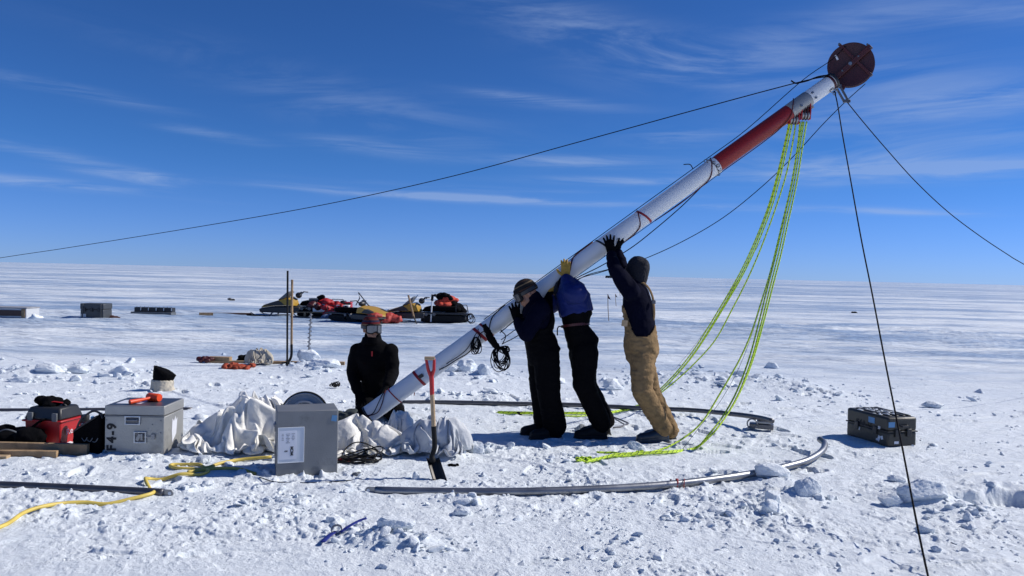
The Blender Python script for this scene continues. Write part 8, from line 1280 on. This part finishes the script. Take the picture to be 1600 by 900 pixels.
# ================================================================== things far back on the plain
def place(o, px, pyb, d=None):
    p = ground(px, pyb); o.location = (p.x, p.y, H(p.x, p.y)); return p
def outl(mb, pts, w, taper=1.0, y=0): return mb.prism(pts, w, None, (0, y, 0), taper)
def snowmobile(px, pyb, flip, label, cargo=None, scale=1.0, windshield=True):
    p = ground(px, pyb); t = thing('snowmobile', label, 'snowmobile', (p.x, p.y, H(p.x, p.y)), 0, 'parked snowmobiles')
    f = -1 if flip else 1
    def B(): return MB()
    def fin(mb, name, m, par=t, bevel=0, **k):
        mb.v = [(v[0]*f*scale, v[1]*.92, v[2]*scale*.82) for v in mb.v]; return mb.build(name, m, par, bevel=bevel, **k)
    # nose towards -x (flip=False)
    mb = B(); outl(mb, [(-1.38, .30), (-1.42, .24), (-1.30, .14), (-.35, .12), (.1, .16), (.1, .40), (-.35, .42), (-.9, .40)], .86, .86); fin(mb, 'belly_pan', blk_plas, bevel=.03)
    mb = B(); outl(mb, [(-1.36, .34), (-1.28, .43), (-.95, .56), (-.55, .72), (-.30, .78), (-.18, .70), (-.10, .42), (-.35, .425), (-.9, .405), (-1.36, .31)], .80, .78); hd = fin(mb, 'cowl', yel_paint, bevel=.04)
    mb = B(); outl(mb, [(-1.0, .52), (-.70, .64), (-.58, .56), (-.50, .46), (-1.2, .41)], .812, .99); fin(mb, 'side_vent', blk_plas, hd)
    if windshield:
        mb = B(); outl(mb, [(-.78, .62), (-.45, .98), (-.36, 1.03), (-.33, 1.0), (-.50, .72), (-.60, .66)], .62, .8); fin(mb, 'windshield', grey_plas, bevel=.01)
    mb = B(); outl(mb, [(-.15, .42), (-.05, .60), (.15, .66), (.95, .66), (1.15, .62), (1.2, .50), (1.1, .42)], .42, .85); fin(mb, 'seat', black_fab, bevel=.04)
    mb = B(); outl(mb, [(-.1, .40), (1.25, .42), (1.42, .36), (1.42, .33), (-.1, .34)], .60); fin(mb, 'tunnel', blk_plas, bevel=.01)
    mb = B(); outl(mb, [(-.15, .06), (.0, .0), (1.12, .0), (1.32, .12), (1.32, .24), (1.15, .32), (-.1, .30)], .46); fin(mb, 'track', black_rub, bevel=.03)
    for s in (-1, 1):
        mb = B(); mb.tube([(-1.55, s*.48, .14), (-1.42, s*.48, .05), (-1.2, s*.48, .02), (-.55, s*.48, .02)], .045, 8, flat=.4); sk = fin(mb, 'ski', black_rub)
        mb = B(); mb.tube([(-.95, s*.48, .04), (-.75, s*.30, .34)], .025, 8); fin(mb, 'ski_strut', dk_steel, sk)
        mb = B(); mb.tube([(-.16, s*.06, .78), (-.02, s*.16, .98), (.06, s*.38, .96)], .024, 8); fin(mb, 'handlebar', blk_plas)
    mb = B(); mb.ball((-.14, 0, .84), (.10, .16, .12)); fin(mb, 'console', blk_plas)
    mb = B(); mb.ball((-1.22, .22, .43), (.07, .09, .05)); fin(mb, 'headlight', lens_m if False else white_p); 
    mb = B(); mb.tube([(1.0, -.2, .45), (1.0, -.2, .72), (1.35, -.2, .72), (1.4, -.2, .42)], .018, 6); fin(mb, 'rear_rack', blk_plas)
    for x in (-.22, .05, .3): 
        mb = B(); mb.box((x, -.36, .33), (.10, .05, .10), Matrix.Rotation(.5, 3, 'Y')); fin(mb, 'side_plate', dk_steel)
    return t
sm1 = snowmobile(473, 494, False, 'snowmobile with yellow cowl leftmost, hitched to the red cargo sled')
sm2 = snowmobile(561, 503, True, 'snowmobile behind the kneeling man, its nose under an orange tarp', scale=.80, windshield=False); sm2.rotation_euler = (0, 0, R(-30))
sm3 = snowmobile(665, 503, False, 'snowmobile with yellow cowl rightmost, left of the white mast', scale=.94)
def fheap(name, label, cat, px, pyb, ext, m, seed, z=0, n=9, amp=.03, sc=8, dy=0, vox=.03):
    p = ground(px, pyb); return heap(name, label, cat, (p.x, p.y+dy, H(p.x, p.y)+z), ext, m, seed, n, amp, sc, vox)
# cargo of the rightmost snowmobile
fheap('cargo_bag', 'orange bag strapped on the seat of the rightmost snowmobile', 'bag', 694, 503, (.26, .20, .24), mat('orange_cargo', (.50, .045, .02), .7, bump=.3), 81, .50, vox=.02)
fheap('cargo_bag', 'black bag on top of the orange bag on the rightmost snowmobile', 'bag', 692, 503, (.18, .18, .14), black_fab, 82, .72, vox=.02)
fheap('cargo_bag', 'tall black duffel standing at the rear of the rightmost snowmobile', 'bag', 712, 503, (.20, .24, .42), black_fab, 83, .25, 12, vox=.02)
fheap('cargo_bag', 'black bundle lying on the snow behind the rightmost snowmobile', 'bag', 717, 503, (.20, .20, .20), black_fab, 84, .0, 10, vox=.02)
# orange tarp over the nose of the middle snowmobile
p = ground(603, 505)
o = heap('tarp', 'orange red tarp draped over the nose of the middle snowmobile', 'tarp', (p.x-.05, p.y-.1, .06), (.36, .30, .19), mat('orange_tarp', (.42, .045, .03), .6, bump=.4, bscale=9), 91, 12, .05, 6, .03, .6)
fheap('pale_bag', 'small pale bag on the snow at the right end of the orange tarp', 'bag', 618, 505, (.10, .08, .10), white_cloth, 92)
# cargo sled with boxes and red duffels
p = ground(515, 495); sl = thing('cargo_sled', 'long cargo sled between the two left snowmobiles loaded with boxes', 'sled', (p.x, p.y, H(p.x, p.y)))
for s in (-1, 1):
    MB().tube([(-1.15, s*.42, .22), (-1.0, s*.42, .05), (-.8, s*.42, .02), (1.1, s*.42, .02), (1.2, s*.42, .05)], .035, 8, flat=.5).build('runner', wood, sl)
for x in (-.7, 0, .7):
    MB().box((x, 0, .10), (.06, .86, .12)).build('cross_slat', wood, sl)
MB().box((0, 0, .17), (2.0, .84, .03)).build('deck', wood, sl)
def sledbox(px, z, size, m, label, dy=0, det=None, grp=None):
    pp = ground(px, 495); o = thing('storage_box', label, 'box', (pp.x, p.y+dy, H(p.x, p.y)+z), 0, grp)
    MB().box((0, 0, size[2]*.40), (size[0], size[1], size[2]*.8)).build('box_shell', m, o, bevel=.02); MB().box((0, 0, size[2]*.905), (size[0]*1.03, size[1]*1.03, size[2]*.17)).build('lid', m, o, bevel=.015)
    for s in (-1, 1): MB().box((s*size[0]*.28, -size[1]/2-.01, size[2]*.7), (.07, .02, .10)).build('latch', blk_plas, o)
    return o
sledbox(502, .19, (.42, .40, .26), white_p, 'white storage box low on the cargo sled, left of the red sack', -.2, grp='white boxes on the sled')
sledbox(541, .19, (.40, .40, .24), white_p, 'white storage box low on the cargo sled, right of the red sack', -.2, grp='white boxes on the sled')
sledbox(489, .24, (.28, .40, .38), grey_plas, 'dark grey storage box high on the left end of the cargo sled', .0)
sledbox(481, .19, (.18, .30, .26), blk_plas, 'small black box at the left end of the cargo sled', .0)
sledbox(546, .24, (.24, .30, .28), red_plas, 'red fuel box at the right end of the cargo sled', .0)
sledbox(538, .24, (.14, .30, .32), blk_plas, 'black canister box between red duffel and red fuel box', .0)
rdf = mat('red_duffel', (.36, .008, .012), .6, bump=.4, bscale=9)
def sheap(px, z, ext, m, seed, label, dy=-.1, n=10):
    pp = ground(px, 495); heap('duffel_bag', label, 'bag', (pp.x, p.y+dy, z), ext, m, seed, n, .035, 7, .022)
sheap(510, .34, (.24, .26, .22), rdf, 101, 'red duffel next to the dark grey box on the cargo sled')
sheap(527, .32, (.28, .26, .18), rdf, 102, 'red duffel lying across the middle of the cargo sled')
sheap(523, .08, (.17, .14, .34), rdf, 103, 'red sack hanging down the front side of the cargo sled', -.55)
sheap(494, .30, (.16, .2, .14), dkred, 104, 'dark red bag below the dark grey box on the cargo sled', -.25)
sheap(499, .60, (.08, .15, .08), black_fab, 105, 'small black bag on top of the dark grey box', 0, 6)
sheap(532, .02, (.26, .16, .12), mat('blue_grey_cloth', (.05, .09, .18), .7), 106, 'blue grey bag lying on the snow before the cargo sled', -1.0)
fheap('duffel_bag', 'black heap of gear between the cargo sled and the middle snowmobile', 'bag', 557, 502, (.20, .25, .40), black_fab, 107, .02, 12, vox=.025)
# upright ski poles, skis and a flagged pole
def stick(name, label, cat, a, b, d, r, m, grp=None, flat=None):
    o = MB().tube([at(a[0], a[1], d), at(b[0], b[1], d)], r, 8, flat=flat).build(name, m, None, world=True); return tag(o, label, cat, grp)
stick('pole', 'slanting wooden pole leaning against the rightmost snowmobile', 'pole', (638, 461), (647, 497), 23.0, .028, wood)
stick('ski', 'dark ski tip stuck in the snow below the slanting wooden pole', 'ski', (646, 494), (652, 508), 22.6, .05, black_rub, flat=.4)
stick('ski', 'pale ski standing up behind the windshield of the rightmost snowmobile', 'ski', (653, 461), (641, 478), 24.5, .06, mat('pale_blue_paint', (.35, .42, .52), .4), flat=.35)
pp = thing('instrument_pole', 'pale pole with a small dark instrument at its top beside the orange bag', 'pole', at(673, 503, 23.4))
MB().tube([at(673, 503, 23.4), at(675.2, 470, 23.4)], .022, 8).build('pole', white_p, pp, world=True); MB().tube([at(675, 470, 23.4), at(676, 460, 23.4)], .04, 8).build('grip', black_rub, pp, world=True); MB().ball(at(680, 461.5, 23.4), .045).build('instrument', black_rub, pp, world=True)
wr = thing('wire_antenna', 'thin bent wire hoops rising above the middle snowmobile', 'antenna', at(568, 482, 24.5))
MB().tube([at(556, 477, 24.5), at(562, 466, 24.5), at(560, 457, 24.5), at(578, 480, 24.5)], .018, 6).build('hoop', blk_plas, wr, world=True); MB().tube([at(565, 470, 24.5), at(568, 469, 24.5), at(580, 481, 24.5)], .02, 6).build('hoop', blk_plas, wr, world=True)
# cases on the plain at left
def fcase(px0, px1, pyb, h, dep, m, label, det=1, grp=None):
    a, b = ground(px0, pyb), ground(px1, pyb); c = (a+b)/2; w_ = (b-a).length; o = thing('storage_case', label, 'case', (c.x, c.y, H(c.x, c.y)-.02), 0, grp)
    MB().box((0, dep/2, h*.30), (w_*.97, dep*.97, h*.60)).build('lower_shell', m, o, bevel=.02); MB().box((0, dep/2, h*.80), (w_, dep, h*.40)).build('lid', m, o, bevel=.025)
    for s in (-.30, .0, .30): MB().box((s*w_, -.012, h*.58), (.07, .03, h*.25)).build('latch', blk_plas, o)
    MB().box((-.33*w_, -.008, h*.18), (.14, .01, h*.22)).build('sticker', grey_cloth, o)
    for s in (-.38, .38): MB().box((s*w_, -.005, h*.5), (.04, .03, h*.98)).build('corner_post', m, o, bevel=.01)
    return o
fcase(122, 164, 497, .42, .5, mat('dark_case', (.05, .055, .06), .5, bump=.1), 'dark grey hard case standing far left on the plain')
# battery tray
a, b = ground(201, 492), ground(271, 492); c = (a+b)/2; w_ = (b-a).length
by = thing('battery_tray', 'long dark tray holding a row of black batteries on the plain', 'tray', (c.x, c.y, H(c.x, c.y)-.01)); MB().box((0, .15, .05), (w_, .36, .10)).build('tray', grey_plas, by, bevel=.01)
for i in range(5):
    bt = thing('battery', 'black battery number in the dark tray' if False else ['leftmost black battery in the long tray', 'second black battery from the left in the tray', 'middle black battery in the long tray', 'second black battery from the right in the tray', 'rightmost black battery in the long tray'][i], 'battery', (c.x-w_/2+.20+.24*i, c.y+.15, H(c.x, c.y)+.09), 0, 'batteries in the tray')
    MB().box((0, 0, .07), (.22, .26, .14)).build('battery_case', blk_plas, bt, bevel=.01)
    for s in (-1, 1): MB().cyl((s*.06, -.06, .14), (s*.06, -.06, .165), .014, 8).build('terminal', steel, bt)
    MB().box((.095, -.133, .09), (.02, .004, .09)).build('label_plate', white_p, bt)
# white crate at the left edge with a snow cap
a, b = ground(-40, 496), ground(47, 496); c = (a+b)/2; w_ = (b-a).length
cr = thing('crate', 'long low pale crate with a dark side panel at the left edge', 'crate', (c.x, c.y, H(c.x, c.y)-.02))
MB().box((0, .3, .13), (w_, .6, .26)).build('crate_body', grey_cloth, cr, bevel=.01); MB().box((.15, -.005, .13), (.8, .02, .16)).build('side_panel', mat('brown_panel', (.06, .03, .025), .6), cr); MB().box((0, .3, .275), (w_+.03, .62, .03)).build('lid', mat('grey_lid', (.30, .30, .31), .6), cr, bevel=.006)
MB().box((w_/2-.08, -.008, .13), (.10, .02, .24)).build('end_batten', wood, cr)
fheap('snow_block', 'lump of snow piled at the right end of the pale crate', 'snow block', 53, 498, (.12, .12, .20), snow, 111, -.05, 7, .02)
bpy.data.objects[[o.name for o in bpy.data.objects if o.name.startswith('snow_block')][0]]['category'] = 'snow block'
fheap('dark_bag', 'flat dark red bundle on the snow right of the dark grey case', 'bundle', 176, 496, (.26, .12, .07), mat('brown_cloth', (.05, .015, .012), .8), 112)
plank((311, 493), (333, 493), .10, .10, 'short end of a board far left of the snowmobiles', m=wood, grp=None)
plank((333, 492), (392, 492), .06, .05, 'long dark board pointing towards the leftmost snowmobile', m=mat('dark_board', (.10, .05, .04), .7), grp=None)
fheap('dark_bag', 'low black bundle just left of the leftmost snowmobile', 'bundle', 400, 494, (.30, .14, .05), black_fab, 113)
fheap('fuel_can', 'small lone dark can far off on the plain, left of the poles', 'can', 361, 469.5, (.10, .09, .12), blk_plas, 114, 0, 6, .01, 8, 0, .02)
fheap('dark_lump', 'small dark lump lying alone on the plain right of the green ropes', 'lump', 1334, 489, (.13, .08, .06), black_fab, 115, 0, 6, .01, 8, 0, .02)
# flags
def flag(px, pyb, pyt, label, m):
    p = ground(px, pyb); h = (pyb-pyt)/FPX*p.y; t = thing('marker_flag', label, 'flag', (p.x, p.y, H(p.x, p.y)-.05), 0, 'marker flags on bamboo poles')
    MB().tube([(.03, 0, 0), (-.01, 0, h*.5), (-.03, 0, h)], .014, 6).build('pole', mat('bamboo', (.25, .17, .12), .7) if 'bamboo' not in _M else _M['bamboo'], t)
    mb = MB(); s = max(.14, h*.15); mb.add([(-.03, -.004, h), (-.03, .004, h), (s*.75-.03, -.05, h-s*1.35), (s*.75-.03, -.042, h-s*1.35), (-.02, -.004, h-s*1.0), (-.02, .004, h-s*1.0)], [(0, 2, 4), (1, 5, 3), (0, 1, 3, 2), (2, 3, 5, 4), (4, 5, 1, 0)]); mb.build('pennant', m, t)
flag(950, 502, 458, 'nearest dark red marker flag between the blue jacket and tan overalls', dkred)
flag(962, 478, 457, 'middle black marker flag just left of the tan overalls', black_fab)
flag(968.5, 463, 452, 'farthest black marker flag touching the silhouette of the tan overalls', black_fab)
# distant shelters on the horizon
for i, (px, w_, lab) in enumerate(((948, 2.0, 'leftmost tiny dark shelter on the horizon'), (952, 1.8, 'middle tiny dark shelter on the horizon'), (958, 5.5, 'largest dark shelter on the horizon left of the tan overalls'))):
    d = 520; p = ground(px, 436.4); p = Vector(((px-800)/FPX*d, d, H((px-800)/FPX*d, d)))
    t = thing('distant_shelter', lab, 'shelter', p, 0, 'shelters on the horizon')
    MB().prism([(-w_/2, 0), (w_/2, 0), (w_/2, .9), (w_*.25, 1.6), (-w_*.25, 1.6), (-w_/2, .9)], 3.0, None, (0, 0, 0)).build('shelter_body', black_fab, t); MB().box((0, -1.52, .5), (.5, .03, .9)).build('door', grey_plas, t)
# ================================================================== snow blocks and loose debris
def icos(sub):
    bm = bmesh.new(); bmesh.ops.create_icosphere(bm, subdivisions=sub, radius=1); V = np.array([v.co[:] for v in bm.verts]); F = [tuple(v.index for v in f.verts) for f in bm.faces]; bm.free(); return V, F
IV = {s: icos(s) for s in (1, 2, 3, 5)}
def facet(V, seed, n=14, cutd=(.62, .95)):      # chop a ball with planes: broken, angular snow
    rg = np.random.default_rng(seed); V = V.copy()
    for i in range(n):
        d = rg.normal(size=3); d /= np.linalg.norm(d); c = rg.uniform(*cutd); t = V @ d; m = t > c; V[m] -= np.outer(t[m]-c, d)*rg.uniform(.85, 1)
    return V
def snow_block(px, pyb, w, h, label, seed, dep=.8, rot=0, n=12):
    p = ground(px, pyb); V, F = IV[5]; V = facet(V, seed, 16, (.55, .92))
    V = V+.09*V*vnoise3(V*2.5+seed, seed)[:, None]+.05*V*vnoise3(V*7+seed, seed+3)[:, None]+.042*V*vnoise3(V*16, seed+5)[:, None]
    wr = w/2/FPX*p.y; hr = h/FPX*p.y*.62; V = V*np.array([wr, wr*dep, hr]); c_, s_ = math.cos(rot), math.sin(rot); V = np.stack([V[:, 0]*c_+V[:, 2]*s_, V[:, 1], -V[:, 0]*s_+V[:, 2]*c_], -1)
    V = V+np.array([p.x, p.y+wr*dep*.6, H(p.x, p.y)+hr*.42]); o = finish('snow_block', V, F, snow, None, True, smooth='all', fixn=False); return tag(o, label, 'snow block', 'broken blocks of snow')
for a in ((1205, 808, 36, 26, 'round snow block below the hooked pipe end, nearest the camera of its cluster', 1, .8, .2), (1212, 792, 30, 26, 'pointed snow block leaning on top of the round one below the pipe', 2, .7, -.5),
          (1262, 782, 46, 34, 'large cupped snow block right of the round one below the pipe', 3, .6, .3), (1283, 785, 22, 12, 'small snow block at the right foot of the cupped block', 4, .8, 0),
          (1205, 750, 62, 24, 'smooth snow block touching the bright pipe near its hooked end', 5, .5, .1), (1447, 792, 78, 38, 'biggest snow block beside the steep guy line at lower right', 6, .6, -.1), (1395, 793, 46, 24, 'snow block left of the biggest one beside the steep guy line', 7, .6, .2),
          (1408, 754, 34, 14, 'flat snow block above the biggest one, left of the steep guy line', 8, .7, 0), (1449, 834, 32, 18, 'lone rounded snow block right of the steep guy line in the foreground', 9, .8, 0), (1465, 864, 18, 10, 'small lone snow block nearest the lower right corner', 10, .8, 0),
          (1207, 576, 26, 12, 'pointed snow block standing alone on the smooth plain behind the ropes', 11, .7, 0), (1463, 636, 36, 11, 'lone grey snow block right of the hard case', 12, .7, 0), (1516, 815, 18, 14, 'small snow block on the smooth snow at the right edge of the pit', 13, .8, 0),
          (853, 578, 3, 3, None, 0, 0, 0), (728, 582, 44, 22, 'snow block on the rubble ridge right of the shovel grip', 14, .6, 0), (756, 592, 26, 20, 'upright snow block on the ridge below the big cord coil', 15, .6, .3), (703, 582, 40, 18, 'flat snow block on the ridge behind the red shovel grip', 16, .7, 0),
          (480, 572, 38, 21, 'steep snow block beside the foot of the ice auger', 17, .6, .4), (505, 580, 50, 18, 'snow block between the ice auger and the kneeling man', 18, .6, 0), (650, 862, 3, 3, None, 0, 0, 0),
          (615, 852, 62, 26, 'snow heap covering the end of the blue strap', 19, .5, 0), (742, 708, 38, 26, 'snow block at the right end of the greyish fabric heap', 20, .6, .2), (1010, 712, 3, 3, None, 0, 0, 0), (995, 700, 34, 14, 'snow block in front of the tan overalls boots', 21, .6, .2),
          (941, 717, 30, 16, None, 0, 0, 0), (908, 673, 22, 14, 'pointed snow block between the boots of the middle pusher', 22, .5, .3), (720, 810, 36, 14, 'snow block in the foreground right below the shovel', 23, .7, 0), (650, 752, 12, 14, 'small upright snow cone just left of the shovel blade', 24, .8, 0),
          (75, 590, 50, 17, 'large snow block in the rubble far left behind the tool box', 25, .6, .1), (120, 588, 40, 15, 'snow block right of the largest one in the left rubble', 26, .6, 0), (28, 600, 44, 12, 'low snow block at the left edge of the rubble', 27, .6, 0),
          (958, 610, 40, 20, 'snow block in the rubble right behind the tan trousers', 28, .6, 0), (1135, 606, 44, 14, 'snow block in the rubble between the two rope bundles', 29, .6, 0), (845, 606, 3, 3, None, 0, 0, 0), (870, 600, 30, 12, 'snow block in the rubble seen between left and middle pushers', 30, .6, 0)):
    if a[4]: snow_block(a[0], a[1], a[2], a[3], a[4], a[5], a[6], a[7])
def debris():
    rg = np.random.default_rng(11); VV = []; FF = []; off = 0
    def put(x, y, s, sub, fl):
        nonlocal off
        V, F = IV[sub]; V = facet(V, int(rg.integers(1e6)), 9, (.30, .82)); sc = np.array([s*rg.uniform(.8, 1.5), s*rg.uniform(.7, 1.2), s*rg.uniform(.45, .9)*fl]); a = rg.uniform(0, 6.28); b = rg.uniform(-.5, .5)
        V = V*sc; V = np.stack([V[:, 0]*math.cos(b)+V[:, 2]*math.sin(b), V[:, 1], -V[:, 0]*math.sin(b)+V[:, 2]*math.cos(b)], -1)
        V = np.stack([V[:, 0]*math.cos(a)-V[:, 1]*math.sin(a), V[:, 0]*math.sin(a)+V[:, 1]*math.cos(a), V[:, 2]], -1)
        return V, F
    # candidate positions, kept by density
    n = 34000; y = 1/rg.uniform(1/16., 1/3.9, n); x = rg.uniform(-.72, .72, n)*y
    D = disturbed(x, y); patch = sstep(-.2, .4, fbm(x*1.1, y*1.3, 3, 231)); m_ = np.zeros(n)
    for (mx_, my_, sx, sy, hh) in MOUNDS: m_ = np.maximum(m_, np.exp(-(((x-mx_)/(sx*1.25))**2+((y-my_)/(sy*1.35))**2)))
    pr = np.clip(D*(.02+.50*patch**2)+m_*.9, 0, 1)*.55; keep = rg.random(n) < pr; x, y, m_ = x[keep], y[keep], m_[keep]
    z = height(x, y); s = np.exp(rg.normal(-4.3, .55, len(x)))*(1+.7*m_); s = np.clip(s, .006, .065); s = s*np.clip(y/7, .75, 1.5)
    for i in range(len(x)):
        px = s[i]/y[i]*768; sub = 3 if px > 3.5 else 2 if px > 1.6 else 1
        V, F = put(x[i], y[i], s[i], sub, .9)
        if sub >= 2: V = V*(1+.10*vnoise3(V/s[i]*2.5+i, 3))[:, None]
        VV.append(V+np.array([x[i], y[i], z[i]+s[i]*.15])); FF.append(np.array(F)+off); off += len(V)
    V = np.concatenate(VV); F = np.concatenate(FF); me = bpy.data.meshes.new('snow_debris'); me.vertices.add(len(V)); me.vertices.foreach_set('co', V.ravel()); me.loops.add(F.size); me.loops.foreach_set('vertex_index', F.ravel().astype(np.int32))
    me.polygons.add(len(F)); me.polygons.foreach_set('loop_start', np.arange(0, F.size, 3, dtype=np.int32)); me.polygons.foreach_set('loop_total', np.full(len(F), 3, dtype=np.int32)); me.update()
    me.polygons.foreach_set('use_smooth', np.ones(len(F), dtype=bool)); me.materials.append(snow)
    try: me.set_sharp_from_angle(angle=R(30))
    except Exception: pass
    o = bpy.data.objects.new('snow_debris', me); COL.objects.link(o); tag(o, 'loose crumbs and clods of snow scattered over the trampled camp', 'snow debris', kind='stuff'); print('debris', len(x), len(V))
debris()
